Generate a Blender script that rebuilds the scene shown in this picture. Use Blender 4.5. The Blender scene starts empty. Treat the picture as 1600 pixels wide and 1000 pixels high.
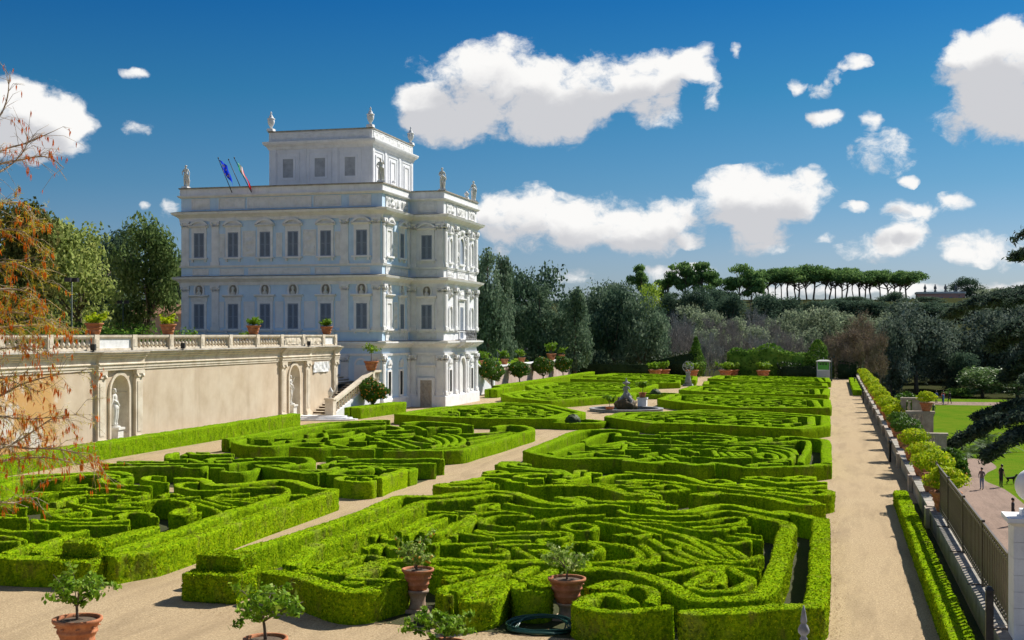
import bpy, math, random
import numpy as np
from mathutils import Vector, Matrix

SC = bpy.context.scene
COL = SC.collection
rad = math.radians

# ------------------------------------------------------------------ camera
cam_d = bpy.data.cameras.new('camera')
cam = bpy.data.objects.new('camera', cam_d)
COL.objects.link(cam)
cam.location = (0, 0, 6.0)
cam.rotation_euler = (rad(90), 0, rad(14.255))
cam_d.sensor_width = 36.0
cam_d.lens = 44.55
cam_d.shift_y = 0.01375
cam_d.clip_start = 0.1
cam_d.clip_end = 6000
SC.camera = cam

# ------------------------------------------------------------------ sun and sky
SUN_AZ = math.atan2(0.55, 0.83)          # from +Y towards +X
SUN_EL = rad(42)
sd = Vector((math.sin(SUN_AZ) * math.cos(SUN_EL), math.cos(SUN_AZ) * math.cos(SUN_EL), math.sin(SUN_EL)))
sun_d = bpy.data.lights.new('sun', 'SUN')
sun_d.energy = 4.6
sun_d.angle = rad(0.53)
sun_d.color = (1.0, 0.955, 0.87)
sun = bpy.data.objects.new('sun', sun_d)
COL.objects.link(sun)
sun.location = (40, 60, 60)
sun.rotation_euler = sd.to_track_quat('Z', 'Y').to_euler()

SC.view_settings.view_transform = 'Standard'
SC.view_settings.look = 'None'
SC.view_settings.exposure = 0.6
SC.view_settings.gamma = 1.0
SC.view_settings.use_curve_mapping = False
SC.render.engine = 'CYCLES'
SC.cycles.use_denoising = True
SC.cycles.max_bounces = 6
SC.cycles.diffuse_bounces = 3
SC.cycles.glossy_bounces = 2
SC.cycles.transmission_bounces = 3
SC.cycles.transparent_max_bounces = 6
SC.cycles.use_adaptive_sampling = True
SC.cycles.adaptive_threshold = 0.02
CLOUDS = [(-0.6109, 0.1624, 0.0331, 0.0236), (-0.5886, 0.1498, 0.0202, 0.02), (-0.6284, 0.1453, 0.0305, 0.0197), (-0.624, 0.1708, 0.0197, 0.0141), (-0.65, 0.1532, 0.0342, 0.0256), (-0.5398, 0.1954, 0.0102, 0.0039), (-0.5384, 0.1532, 0.0121, 0.0068), (-0.5113, 0.0943, 0.0085, 0.0083), (-0.5314, 0.0953, 0.0065, 0.0039), (-0.2992, 0.1952, 0.0363, 0.0252), (-0.3043, 0.1708, 0.0312, 0.0227), (-0.2538, 0.2003, 0.0429, 0.0263), (-0.2488, 0.1759, 0.0556, 0.0253), (-0.1983, 0.1904, 0.0453, 0.0242), (-0.2084, 0.166, 0.0378, 0.0182), (-0.1581, 0.1947, 0.0411, 0.0191), (-0.1282, 0.2027, 0.0299, 0.014), (-0.1043, 0.2103, 0.0178, 0.012), (-0.1331, 0.1699, 0.0179, 0.013), (-0.0925, 0.1883, 0.0089, 0.016), (-0.3169, 0.178, 0.0226, 0.0176), (-0.2437, 0.0967, 0.0303, 0.0222), (-0.2134, 0.0866, 0.0363, 0.0212), (-0.1681, 0.0864, 0.0391, 0.0211), (-0.1481, 0.0787, 0.03, 0.0161), (-0.1207, 0.0934, 0.0169, 0.014), (-0.0787, 0.1002, 0.0353, 0.0239), (-0.0494, 0.1036, 0.0378, 0.0238), (-0.0229, 0.1088, 0.0216, 0.0177), (-0.0543, 0.0712, 0.0267, 0.0119), (-0.1083, 0.0734, 0.0099, 0.006), (-0.2639, 0.0891, 0.0172, 0.0222), (0.1089, 0.1925, 0.0332, 0.0274), (0.1309, 0.2044, 0.0283, 0.0225), (0.1177, 0.1599, 0.0396, 0.0212), (0.091, 0.2097, 0.0162, 0.0114), (0.1482, 0.1716, 0.043, 0.0373), (0.0151, 0.2043, 0.0122, 0.0049), (0.0024, 0.1965, 0.0104, 0.0078), (-0.0109, 0.1853, 0.0105, 0.0079), (-0.0287, 0.1885, 0.0058, 0.0064), (-0.0062, 0.1637, 0.0133, 0.0069), (0.0254, 0.161, 0.0084, 0.0068), (0.0352, 0.1359, 0.0223, 0.0165), (0.0547, 0.1152, 0.0078, 0.0039), (0.0455, 0.0949, 0.013, 0.0077), (0.0639, 0.093, 0.0091, 0.0062), (0.0865, 0.097, 0.0126, 0.0081), (0.0151, 0.0958, 0.0094, 0.0044), (-0.0062, 0.0754, 0.0086, 0.0049), (0.0339, 0.0663, 0.0289, 0.0116), (0.0501, 0.0742, 0.0175, 0.0121), (0.0978, 0.065, 0.0232, 0.0124), (0.133, 0.0595, 0.0157, 0.0141), (-0.1958, 0.0474, 0.0181, 0.0071), (0.0593, 0.0337, 0.0321, 0.0048), (0.1177, 0.033, 0.0264, 0.0057), (-0.0014, 0.0343, 0.0665, 0.0069), (-0.0738, 0.2178, 0.0049, 0.0065), (-0.1182, 0.0485, 0.0248, 0.007)]
TREES = {
 'terrace': [(-60.53, 83.67, 5.0, 11.38, 7.76, 'oak_brown'), (-59.97, 92.07, 5.0, 10.45, 7.88, 'oak_light'), (-60.81, 104.24, 5.0, 12.37, 7.5, 'oak_mid'), (-76.06, 109.65, 5.0, 13.44, 8.21, 'oak_mid'), (-74.08, 120.47, 5.0, 13.07, 8.86, 'oak_dark'), (-69.76, 126.72, 5.0, 9.98, 7.07, 'oak_dark'), (-94.2, 130.83, 4.6, 7.61, 6.82, 'oak_dark'), (-89.8, 131.95, 4.6, 7.61, 6.82, 'oak_dark'), (-85.39, 133.07, 4.6, 7.61, 6.82, 'oak_dark'), (-80.99, 134.19, 4.6, 7.61, 6.82, 'oak_dark'), (-76.95, 135.22, 4.6, 7.61, 6.82, 'oak_dark')],
 'slope': [(-39.72, 144.67, 2.5, 13.88, 5.0, 'column'), (-39.71, 150.87, 2.5, 13.51, 4.1, 'column'), (-44.09, 153.88, 3.0, 12.86, 5.66, 'column'), (-38.73, 167.62, 1.0, 12.12, 5.73, 'column'), (-34.1, 168.8, 1.0, 11.6, 4.86, 'column'), (-42.48, 190.4, -1, 18.42, 10.83, 'oak_airy'), (-44.92, 184.62, -1, 16.79, 8.64, 'oak_dark'), (-31.9, 187.93, -2, 15.68, 9.21, 'oak_dark'), (-27.13, 185.02, -2, 14.29, 8.45, 'oak_mid2'), (-39.26, 211.86, -2, 16.9, 9.77, 'oak_mid2'), (-35.11, 174.73, -1, 11.67, 4.49, 'oak_dark'), (-43.09, 169.61, 1, 9.6, 7.07, 'oak_dark'), (-26.13, 191.46, -2, 12.27, 4.85, 'oak_dark')],
 'ridge_pine': [(-48.78, 328.09, 8, 16.33, 6.0, 'pine_round'), (-42.8, 334.77, 9, 14.09, 7.11, 'pine_round'), (-38.54, 335.85, 9, 16.12, 8.8, 'pine_round'), (-33.29, 337.18, 9, 16.29, 9.47, 'pine_round'), (-29.03, 338.27, 9, 14.26, 7.44, 'pine_round'), (-24.76, 339.35, 9, 15.78, 8.8, 'pine_round'), (-21.48, 340.18, 9, 13.58, 6.09, 'pine_round')],
 'umbrella': [(-22.28, 417.36, 15, 12.33, 10.35, 'umbrella'), (-18.66, 418.28, 15, 11.91, 9.53, 'umbrella'), (-14.65, 419.3, 15, 12.74, 11.6, 'umbrella'), (-10.44, 420.37, 15, 12.33, 10.35, 'umbrella'), (-6.62, 421.34, 15, 12.95, 11.6, 'umbrella'), (-3.01, 422.26, 15, 12.33, 10.35, 'umbrella'), (0.6, 423.18, 15, 12.54, 11.18, 'umbrella'), (4.01, 424.04, 15, 11.91, 10.35, 'umbrella'), (7.83, 425.01, 15, 12.12, 10.77, 'umbrella'), (11.44, 425.93, 15, 11.91, 10.35, 'umbrella'), (15.05, 426.85, 15, 11.5, 11.18, 'umbrella'), (18.66, 427.76, 15, 11.29, 10.77, 'umbrella'), (22.28, 428.68, 15, 11.5, 10.35, 'umbrella'), (-25.38, 439.28, 15, 13.04, 8.73, 'umbrella'), (-21.57, 440.24, 15, 13.91, 11.35, 'umbrella'), (-17.13, 441.37, 15, 13.25, 9.6, 'umbrella'), (-12.69, 442.5, 15, 14.13, 10.91, 'umbrella'), (-8.67, 443.52, 15, 13.25, 10.04, 'umbrella'), (-1.48, 445.35, 15, 13.04, 9.6, 'umbrella'), (2.54, 446.37, 15, 13.47, 11.35, 'umbrella'), (6.56, 447.39, 15, 13.69, 9.6, 'umbrella'), (10.57, 448.41, 15, 12.6, 10.91, 'umbrella'), (17.97, 450.29, 15, 13.04, 10.04, 'umbrella'), (21.78, 451.26, 15, 12.16, 9.6, 'umbrella')],
 'understory': [(-23.94, 303.45, 5, 11.15, 10.61, 'oak_dark'), (-16.87, 310.4, 5, 10.86, 12.32, 'oak_dark'), (-10.32, 317.23, 6, 9.39, 12.53, 'oak_dark'), (-4.25, 318.77, 6, 8.77, 10.96, 'oak_dark'), (-32.01, 301.4, 5, 11.91, 10.61, 'oak_dark'), (-37.15, 300.09, 5, 11.15, 9.09, 'oak_dark'), (-28.49, 320.86, 6, 12.21, 9.64, 'oak_dark'), (-2.29, 267.68, 1, 11.17, 10.51, 'oak_olive'), (-7.86, 261.1, 1, 10.41, 6.44, 'oak_olive'), (-28.81, 271.26, 1, 12.09, 9.55, 'oak_olive'), (-23.62, 251.94, 0, 11.3, 7.58, 'oak_olive'), (-18.35, 248.12, 0, 9.71, 7.42, 'oak_olive'), (-10.77, 255.21, 0, 10.04, 8.84, 'oak_olive'), (-14.15, 238.87, -1, 9.02, 7.12, 'oak_olive'), (-22.36, 226.47, -2, 9.36, 6.82, 'oak_olive'), (-4.37, 241.35, -1, 9.02, 7.12, 'oak_olive'), (-17.55, 222.53, -2, 8.22, 5.56, 'oak_olive'), (-7.93, 227.04, -2, 8.22, 6.73, 'oak_olive'), (1.13, 340.77, 9, 6.33, 11.67, 'oak_dark'), (6.78, 342.21, 9, 6.0, 11.67, 'oak_dark'), (12.44, 343.64, 9, 5.67, 11.67, 'oak_dark'), (18.09, 345.08, 9, 5.67, 13.33, 'oak_dark'), (23.75, 346.51, 9, 5.33, 13.33, 'oak_dark'), (30.21, 348.16, 9, 5.33, 13.33, 'oak_dark'), (36.67, 349.8, 9, 5.33, 13.33, 'oak_dark'), (43.94, 351.64, 9, 5.67, 15.0, 'oak_dark'), (0.93, 278.81, 3, 8.05, 9.55, 'oak_olive'), (6.21, 280.15, 3, 7.64, 9.55, 'oak_olive'), (12.61, 292.1, 4, 7.23, 9.9, 'oak_olive')],
 'thicket': [(-26.63, 215.07, -3, 13.56, 7.6, 'bare_grey'), (-23.38, 205.57, -3, 12.31, 6.21, 'bare_grey'), (-19.38, 201.43, -3, 11.22, 6.06, 'bare_grey'), (-16.86, 207.23, -3, 11.8, 5.8, 'bare_grey'), (-14.05, 211.04, -3, 11.52, 5.88, 'bare_grey'), (-10.78, 207.74, -3, 11.27, 5.77, 'bare_grey'), (-7.94, 212.59, -3, 11.52, 5.88, 'bare_grey'), (-4.79, 209.26, -3, 10.75, 5.77, 'bare_grey'), (-28.55, 240.37, -1, 13.3, 8.48, 'bare_grey'), (-20.32, 242.46, -1, 12.33, 8.48, 'bare_grey'), (-12.35, 249.64, -1, 12.44, 8.66, 'bare_grey'), (-16.26, 274.45, 2, 11.09, 8.18, 'bare_grey')],
 'bare': [(2.76, 182.29, -3, 14.33, 12.44, 'bare_big'), (4.91, 176.65, -5, 14.61, 8.59, 'bare_big'), (0.7, 211.69, -4, 14.35, 6.21, 'bare_big'), (4.63, 233.32, -3, 13.77, 7.95, 'bare_big')],
 'right': [(13.01, 215.85, -3.6, 15.84, 12.48, 'oak_grey'), (8.71, 208.57, -4, 13.23, 7.47, 'oak_grey'), (18.54, 225.51, -3.6, 14.14, 10.81, 'oak_grey'), (25.06, 229.23, -3.6, 15.27, 12.0, 'oak_grey'), (31.98, 235.11, -3.6, 15.93, 13.33, 'oak_grey'), (2.45, 191.5, -5, 6.98, 3.74, 'oak_olive'), (19.86, 217.59, -3.8, 7.41, 6.24, 'oak_dark'), (7.61, 241.3, -3.2, 4.75, 7.03, 'oak_dark'), (12.72, 242.6, -3.2, 6.15, 8.2, 'oak_dark'), (17.26, 243.75, -3.2, 5.22, 8.2, 'oak_dark'), (22.37, 245.05, -3.2, 6.51, 9.37, 'oak_dark'), (27.48, 246.35, -3.2, 5.22, 9.37, 'oak_dark'), (32.59, 247.65, -3.2, 6.15, 9.37, 'oak_dark')],
 'far': [(43.59, 444.41, 16, 8.88, 12.73, 'oak_dark'), (49.34, 425.24, 16, 4.75, 12.12, 'oak_olive'), (56.19, 426.98, 16, 4.55, 10.1, 'oak_olive'), (27.34, 399.02, 14, 3.32, 9.6, 'oak_dark'), (17.56, 406.85, 14, 5.2, 11.82, 'oak_dark'), (5.02, 393.35, 14, 3.52, 15.35, 'oak_dark'), (-47.98, 287.02, 5, 13.6, 10.25, 'oak_mid2'), (-41.56, 298.97, 5, 13.42, 7.58, 'oak_lime'), (-55.24, 274.86, 4, 11.47, 11.31, 'oak_dark')],
 'shrub': [(22.49, 210.0, -3.9, 4.9, 9.5, 'magnolia'), (27.54, 209.22, -3.9, 4.36, 7.92, 'magnolia'), (19.0, 208.08, -3.8, 1.44, 4.97, 'shrub')],
}
CYPRESS_BRANCHES = [[(-9.01, 11.64, 7.58), (-8.8, 12.0, 7.77), (-8.79, 12.21, 7.89), (-8.68, 12.24, 8.02), (-8.61, 12.26, 8.19)], [(-8.87, 11.67, 7.79), (-8.86, 12.19, 8.05), (-8.72, 12.33, 8.12), (-8.46, 12.5, 8.28)], [(-9.07, 11.83, 8.09), (-8.93, 12.18, 8.42), (-8.85, 12.2, 8.63), (-8.83, 12.2, 8.86)], [(-9.2, 12.11, 7.82), (-8.85, 12.4, 7.95), (-8.6, 12.57, 8.0), (-8.48, 12.7, 7.89)], [(-9.01, 11.64, 7.31), (-8.8, 12.0, 7.42), (-8.69, 12.24, 7.44), (-8.59, 12.36, 7.26)], [(-9.07, 11.73, 6.98), (-8.93, 12.18, 7.15), (-8.66, 12.25, 7.11), (-8.57, 12.37, 6.9)], [(-9.01, 11.64, 6.63), (-8.8, 12.0, 6.78), (-8.62, 12.25, 6.72), (-8.45, 12.3, 6.58)], [(-9.01, 11.64, 6.35), (-8.87, 12.09, 6.49), (-8.66, 12.25, 6.47), (-8.48, 12.29, 6.3)], [(-9.07, 11.73, 6.15), (-8.93, 12.18, 6.23), (-8.66, 12.25, 6.23), (-8.44, 12.3, 6.12)], [(-9.07, 11.73, 6.01), (-8.93, 12.18, 6.07), (-8.64, 12.46, 6.1), (-8.43, 12.61, 6.07)], [(-8.94, 11.55, 5.2), (-8.8, 12.0, 5.33), (-8.69, 12.24, 5.45), (-8.41, 12.41, 5.54), (-8.18, 12.57, 5.58)], [(-8.81, 11.59, 4.73), (-8.68, 12.03, 4.8), (-8.57, 12.27, 4.93), (-8.41, 12.41, 5.07), (-8.24, 12.56, 5.1)], [(-8.94, 11.55, 4.86), (-8.8, 12.0, 4.8), (-8.66, 12.25, 4.74), (-8.24, 12.35, 4.72), (-8.01, 12.62, 4.57)], [(-8.87, 11.47, 4.54), (-8.74, 11.92, 4.62), (-8.69, 12.24, 4.63), (-8.38, 12.32, 4.63), (-8.06, 12.5, 4.53)], [(-8.94, 11.55, 4.19), (-8.74, 11.92, 4.18), (-8.7, 12.13, 4.15), (-8.62, 12.25, 4.2)], [(-8.94, 11.55, 5.74), (-8.8, 12.0, 5.84), (-8.66, 12.25, 5.84), (-8.38, 12.32, 5.73)], [(-8.87, 11.47, 5.48), (-8.74, 11.92, 5.53), (-8.72, 12.23, 5.45), (-8.52, 12.28, 5.36)], [(-8.81, 11.48, 5.07), (-8.74, 11.92, 5.11), (-8.66, 12.25, 5.06), (-8.28, 12.34, 5.09)]]
CEDAR = [([(-4.0, 5.27, 8.27), (-6.26, 4.7, 8.27), (-8.07, 5.27, 7.7), (-9.61, 5.91, 6.77), (-10.59, 6.69, 5.93)], 1.9, 6500, 0.5), ([(-4.38, 3.11, 7.9), (-6.41, 3.63, 7.51), (-8.0, 3.22, 6.68), (-8.84, 4.04, 5.77)], 1.5, 4000, 0.5), ([(-3.24, 9.59, 8.74), (-4.95, 9.16, 8.66), (-6.53, 9.79, 8.33), (-8.5, 10.32, 7.55)], 1.7, 4500, 0.5), ([(-2.12, 14.0, 14.14), (-3.96, 15.6, 14.58), (-5.92, 17.16, 14.64), (-7.61, 18.8, 14.3), (-9.19, 20.46, 13.53)], 3.2, 7500, 0.5), ([(-2.9, 9.68, 12.98), (-4.62, 11.3, 13.0), (-6.1, 12.99, 12.65), (-7.5, 14.7, 11.51)], 2.8, 6500, 0.8), ([(-3.29, 7.52, 11.58), (-4.61, 9.24, 11.56), (-5.83, 9.97, 11.2), (-6.91, 10.72, 9.91)], 2.4, 5500, 0.8), ([(-0.17, 20.69, 15.51), (-2.17, 22.24, 15.39), (-4.29, 23.77, 15.17), (-6.1, 25.37, 14.81)], 3.0, 6500, 0.4), ([(-3.67, 5.35, 10.27), (-5.12, 6.02, 10.24), (-6.28, 6.76, 9.86)], 2.0, 4000, 0.8), ([(-4.84, -1.13, 16.35), (-6.14, -0.43, 16.42), (-7.03, 0.37, 16.27), (-7.71, 1.23, 16.08)], 1.0, 900, 0.6), ([(-4.84, -1.13, 17.26), (-6.14, -0.43, 17.44), (-7.18, 0.34, 17.27), (-7.79, 0.18, 16.9)], 0.8, 700, 0.6)]

def build_world():
    w = bpy.data.worlds.new('World')
    SC.world = w
    w.use_nodes = True
    nt = w.node_tree
    nt.nodes.clear()
    N, L = nt.nodes, nt.links

    # cumulus field as a node group: (azimuth, elevation) -> summed puffs
    g = bpy.data.node_groups.new('cloud_field', 'ShaderNodeTree')
    g.interface.new_socket('p', in_out='INPUT', socket_type='NodeSocketVector')
    g.interface.new_socket('d', in_out='OUTPUT', socket_type='NodeSocketFloat')
    g.interface.new_socket('s', in_out='OUTPUT', socket_type='NodeSocketFloat')
    gi, go = g.nodes.new('NodeGroupInput'), g.nodes.new('NodeGroupOutput')
    acc = None
    for (a, e, ra, re) in CLOUDS:
        ra *= 1.3; re *= 1.3
        m = g.nodes.new('ShaderNodeVectorMath'); m.operation = 'MULTIPLY_ADD'
        g.links.new(gi.outputs[0], m.inputs[0])
        m.inputs[1].default_value = (1 / ra, 1 / re, 0)
        m.inputs[2].default_value = (-a / ra, -e / re, 0)
        dt = g.nodes.new('ShaderNodeVectorMath'); dt.operation = 'DOT_PRODUCT'
        g.links.new(m.outputs[0], dt.inputs[0]); g.links.new(m.outputs[0], dt.inputs[1])
        s = g.nodes.new('ShaderNodeMath'); s.operation = 'SUBTRACT'; s.use_clamp = True
        s.inputs[0].default_value = 1.0
        g.links.new(dt.outputs['Value'], s.inputs[1])
        if acc is None:
            acc = s
        else:
            ad = g.nodes.new('ShaderNodeMath'); ad.operation = 'ADD'
            g.links.new(acc.outputs[0], ad.inputs[0]); g.links.new(s.outputs[0], ad.inputs[1])
            acc = ad
    # noise breaks the puffs into billows
    nz = g.nodes.new('ShaderNodeTexNoise'); nz.inputs['Scale'].default_value = 21; nz.inputs['Detail'].default_value = 14; nz.inputs['Roughness'].default_value = 0.64
    mp = g.nodes.new('ShaderNodeVectorMath'); mp.operation = 'MULTIPLY'; mp.inputs[1].default_value = (1.0, 1.35, 1)
    g.links.new(gi.outputs[0], mp.inputs[0]); g.links.new(mp.outputs[0], nz.inputs['Vector'])
    cl = g.nodes.new('ShaderNodeMath'); cl.operation = 'MINIMUM'; cl.inputs[1].default_value = 1.35
    g.links.new(acc.outputs[0], cl.inputs[0])
    n2 = g.nodes.new('ShaderNodeMath'); n2.operation = 'MULTIPLY_ADD'; n2.inputs[1].default_value = 4.4; n2.inputs[2].default_value = -2.42
    g.links.new(nz.outputs[0], n2.inputs[0])
    sm = g.nodes.new('ShaderNodeMath'); sm.operation = 'ADD'
    g.links.new(cl.outputs[0], sm.inputs[0]); g.links.new(n2.outputs[0], sm.inputs[1])
    # no cloud where there is no puff
    gate = g.nodes.new('ShaderNodeMapRange'); gate.inputs[1].default_value = 0.0; gate.inputs[2].default_value = 0.15
    g.links.new(acc.outputs[0], gate.inputs[0])
    mu = g.nodes.new('ShaderNodeMath'); mu.operation = 'MULTIPLY'
    g.links.new(sm.outputs[0], mu.inputs[0]); g.links.new(gate.outputs[0], mu.inputs[1])
    g.links.new(mu.outputs[0], go.inputs[0]); g.links.new(acc.outputs[0], go.inputs[1])

    tc = N.new('ShaderNodeTexCoord')
    sep = N.new('ShaderNodeSeparateXYZ'); L.new(tc.outputs['Generated'], sep.inputs[0])
    az = N.new('ShaderNodeMath'); az.operation = 'ARCTAN2'; L.new(sep.outputs[0], az.inputs[0]); L.new(sep.outputs[1], az.inputs[1])
    el = N.new('ShaderNodeMath'); el.operation = 'ARCSINE'; L.new(sep.outputs[2], el.inputs[0])
    cb = N.new('ShaderNodeCombineXYZ'); L.new(az.outputs[0], cb.inputs[0]); L.new(el.outputs[0], cb.inputs[1])
    # slight domain warp so the outlines are ragged
    wn = N.new('ShaderNodeTexNoise'); wn.inputs['Scale'].default_value = 40; wn.inputs['Detail'].default_value = 4
    L.new(cb.outputs[0], wn.inputs['Vector'])
    wv = N.new('ShaderNodeVectorMath'); wv.operation = 'MULTIPLY_ADD'; wv.inputs[1].default_value = (0.02, 0.014, 0); wv.inputs[2].default_value = (-0.01, -0.007, 0)
    L.new(wn.outputs['Color'], wv.inputs[0])
    pw = N.new('ShaderNodeVectorMath'); pw.operation = 'ADD'; L.new(cb.outputs[0], pw.inputs[0]); L.new(wv.outputs[0], pw.inputs[1])
    f1 = N.new('ShaderNodeGroup'); f1.node_tree = g; L.new(pw.outputs[0], f1.inputs[0])
    off = N.new('ShaderNodeVectorMath'); off.operation = 'ADD'; off.inputs[1].default_value = (0.010, 0.022, 0)
    L.new(pw.outputs[0], off.inputs[0])
    f2 = N.new('ShaderNodeGroup'); f2.node_tree = g; L.new(off.outputs[0], f2.inputs[0])
    # the same kind of scattered cumulus carries on round the rest of the sky
    gn = N.new('ShaderNodeTexNoise'); gn.inputs['Scale'].default_value = 5.0; gn.inputs['Detail'].default_value = 8; gn.inputs['Roughness'].default_value = 0.6
    L.new(tc.outputs['Generated'], gn.inputs['Vector'])
    gm = N.new('ShaderNodeMapRange'); gm.inputs[1].default_value = 0.535; gm.inputs[2].default_value = 0.65
    L.new(gn.outputs[0], gm.inputs[0])
    da = N.new('ShaderNodeMath'); da.operation = 'ADD'; da.inputs[1].default_value = 0.2488; L.new(az.outputs[0], da.inputs[0])
    ab = N.new('ShaderNodeMath'); ab.operation = 'ABSOLUTE'; L.new(da.outputs[0], ab.inputs[0])
    r1 = N.new('ShaderNodeMapRange'); r1.inputs[1].default_value = 0.44; r1.inputs[2].default_value = 0.56; L.new(ab.outputs[0], r1.inputs[0])
    r2 = N.new('ShaderNodeMapRange'); r2.inputs[1].default_value = 0.28; r2.inputs[2].default_value = 0.38; L.new(el.outputs[0], r2.inputs[0])
    mx = N.new('ShaderNodeMath'); mx.operation = 'MAXIMUM'; L.new(r1.outputs[0], mx.inputs[0]); L.new(r2.outputs[0], mx.inputs[1])
    gw = N.new('ShaderNodeMath'); gw.operation = 'MULTIPLY'; L.new(gm.outputs[0], gw.inputs[0]); L.new(mx.outputs[0], gw.inputs[1])

    al = N.new('ShaderNodeMapRange'); al.interpolation_type = 'SMOOTHSTEP'
    al.inputs[1].default_value = 0.01; al.inputs[2].default_value = 0.95
    L.new(f1.outputs[0], al.inputs[0])
    am = N.new('ShaderNodeMath'); am.operation = 'MAXIMUM'; L.new(al.outputs[0], am.inputs[0]); L.new(gw.outputs[0], am.inputs[1])
    # the body thickens away from the sun: smooth volume plus a little billow
    sa = N.new('ShaderNodeMath'); sa.operation = 'MULTIPLY_ADD'; sa.inputs[1].default_value = 0.6
    L.new(f2.outputs[0], sa.inputs[0]); L.new(f2.outputs[1], sa.inputs[2])
    sh = N.new('ShaderNodeMapRange'); sh.interpolation_type = 'SMOOTHSTEP'
    sh.inputs[1].default_value = 0.25; sh.inputs[2].default_value = 2.0
    L.new(sa.outputs[0], sh.inputs[0])
    cc = N.new('ShaderNodeMix'); cc.data_type = 'RGBA'
    L.new(sh.outputs[0], cc.inputs[0])
    cc.inputs[6].default_value = (6.4, 6.35, 6.25, 1)
    cc.inputs[7].default_value = (4.1, 4.15, 4.35, 1)

    sky = N.new('ShaderNodeTexSky'); sky.sky_type = 'NISHITA'
    sky.sun_disc = False
    sky.sun_elevation = SUN_EL
    sky.sun_rotation = SUN_AZ
    sky.altitude = 300; sky.air_density = 1.0; sky.dust_density = 1.0; sky.ozone_density = 4.0
    tint = N.new('ShaderNodeMix'); tint.data_type = 'RGBA'; tint.blend_type = 'MULTIPLY'; tint.inputs[0].default_value = 1.0
    L.new(sky.outputs[0], tint.inputs[6])
    # deep clear blue overhead, paler towards the horizon
    er = N.new('ShaderNodeMapRange'); er.inputs[1].default_value = 0.0; er.inputs[2].default_value = 0.30; L.new(el.outputs[0], er.inputs[0])
    rp = N.new('ShaderNodeValToRGB'); L.new(er.outputs[0], rp.inputs[0])
    els = rp.color_ramp.elements
    els.new(0.35); els.new(0.62); els.new(0.82)
    for e_, (p_, c_) in zip(els, SKY_TINT): e_.position = p_; e_.color = c_ + (1,)
    L.new(rp.outputs[0], tint.inputs[7])
    mixc = N.new('ShaderNodeMix'); mixc.data_type = 'RGBA'
    L.new(am.outputs[0], mixc.inputs[0]); L.new(tint.outputs[2], mixc.inputs[6]); L.new(cc.outputs[2], mixc.inputs[7])
    bg = N.new('ShaderNodeBackground'); bg.inputs[1].default_value = 0.1
    L.new(mixc.outputs[2], bg.inputs[0])
    out = N.new('ShaderNodeOutputWorld'); L.new(bg.outputs[0], out.inputs[0])

SKY_TINT = [(0.0, (0.40, 0.43, 0.55)), (0.2, (0.33, 0.41, 0.53)), (0.38, (0.19, 0.36, 0.47)), (0.62, (0.085, 0.313, 0.43)), (0.85, (0.034, 0.248, 0.43))]
build_world()

# ================================================================== helpers
def tag(o, label=None, cat=None, group=None, kind=None):
    if label: o['label'] = label
    if cat: o['category'] = cat
    if group: o['group'] = group
    if kind: o['kind'] = kind
    return o

def empty(name, loc=(0, 0, 0), rz=0.0, label=None, cat=None, group=None):
    o = bpy.data.objects.new(name, None)
    COL.objects.link(o)
    o.location = loc
    o.rotation_euler = (0, 0, rz)
    o.empty_display_size = 0.3
    return tag(o, label, cat, group)

def link(name, me, parent=None, loc=None, rz=0.0, scale=None):
    o = bpy.data.objects.new(name, me)
    COL.objects.link(o)
    if parent is not None:
        o.parent = parent
    if loc is not None: o.location = loc
    if rz: o.rotation_euler = (0, 0, rz)
    if scale is not None: o.scale = scale if hasattr(scale, '__len__') else (scale,) * 3
    return o

def copy_tree(o, parent=None):
    c = o.copy()
    COL.objects.link(c)
    c.parent = parent
    for ch in list(o.children):
        copy_tree(ch, c)
    return c

def np_mesh(name, V, F, mats, mi=None, smooth=False):
    """V (n,3), F (m,4) or (m,3) arrays"""
    V = np.asarray(V, dtype=np.float32); F = np.asarray(F, dtype=np.int32)
    me = bpy.data.meshes.new(name)
    k = F.shape[1]
    me.vertices.add(len(V)); me.vertices.foreach_set('co', V.ravel())
    me.loops.add(F.size); me.loops.foreach_set('vertex_index', F.ravel())
    me.polygons.add(len(F))
    me.polygons.foreach_set('loop_start', np.arange(0, F.size, k, dtype=np.int32))
    me.polygons.foreach_set('loop_total', np.full(len(F), k, dtype=np.int32))
    if mi is not None: me.polygons.foreach_set('material_index', np.asarray(mi, dtype=np.int32))
    if smooth: me.polygons.foreach_set('use_smooth', np.ones(len(F), dtype=bool))
    for m in (mats if isinstance(mats, (list, tuple)) else [mats]): me.materials.append(m)
    me.update(calc_edges=True)
    return me

class Fr:
    """a vertical wall frame: u along, n outwards, z up"""
    def __init__(s, ox, oy, ux, uy, nx, ny):
        s.o = (ox, oy); s.u = (ux, uy); s.n = (nx, ny)
    def p(s, u, n, z):
        return (s.o[0] + s.u[0] * u + s.n[0] * n, s.o[1] + s.u[1] * u + s.n[1] * n, z)
W0 = Fr(0, 0, 1, 0, 0, 1)

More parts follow.
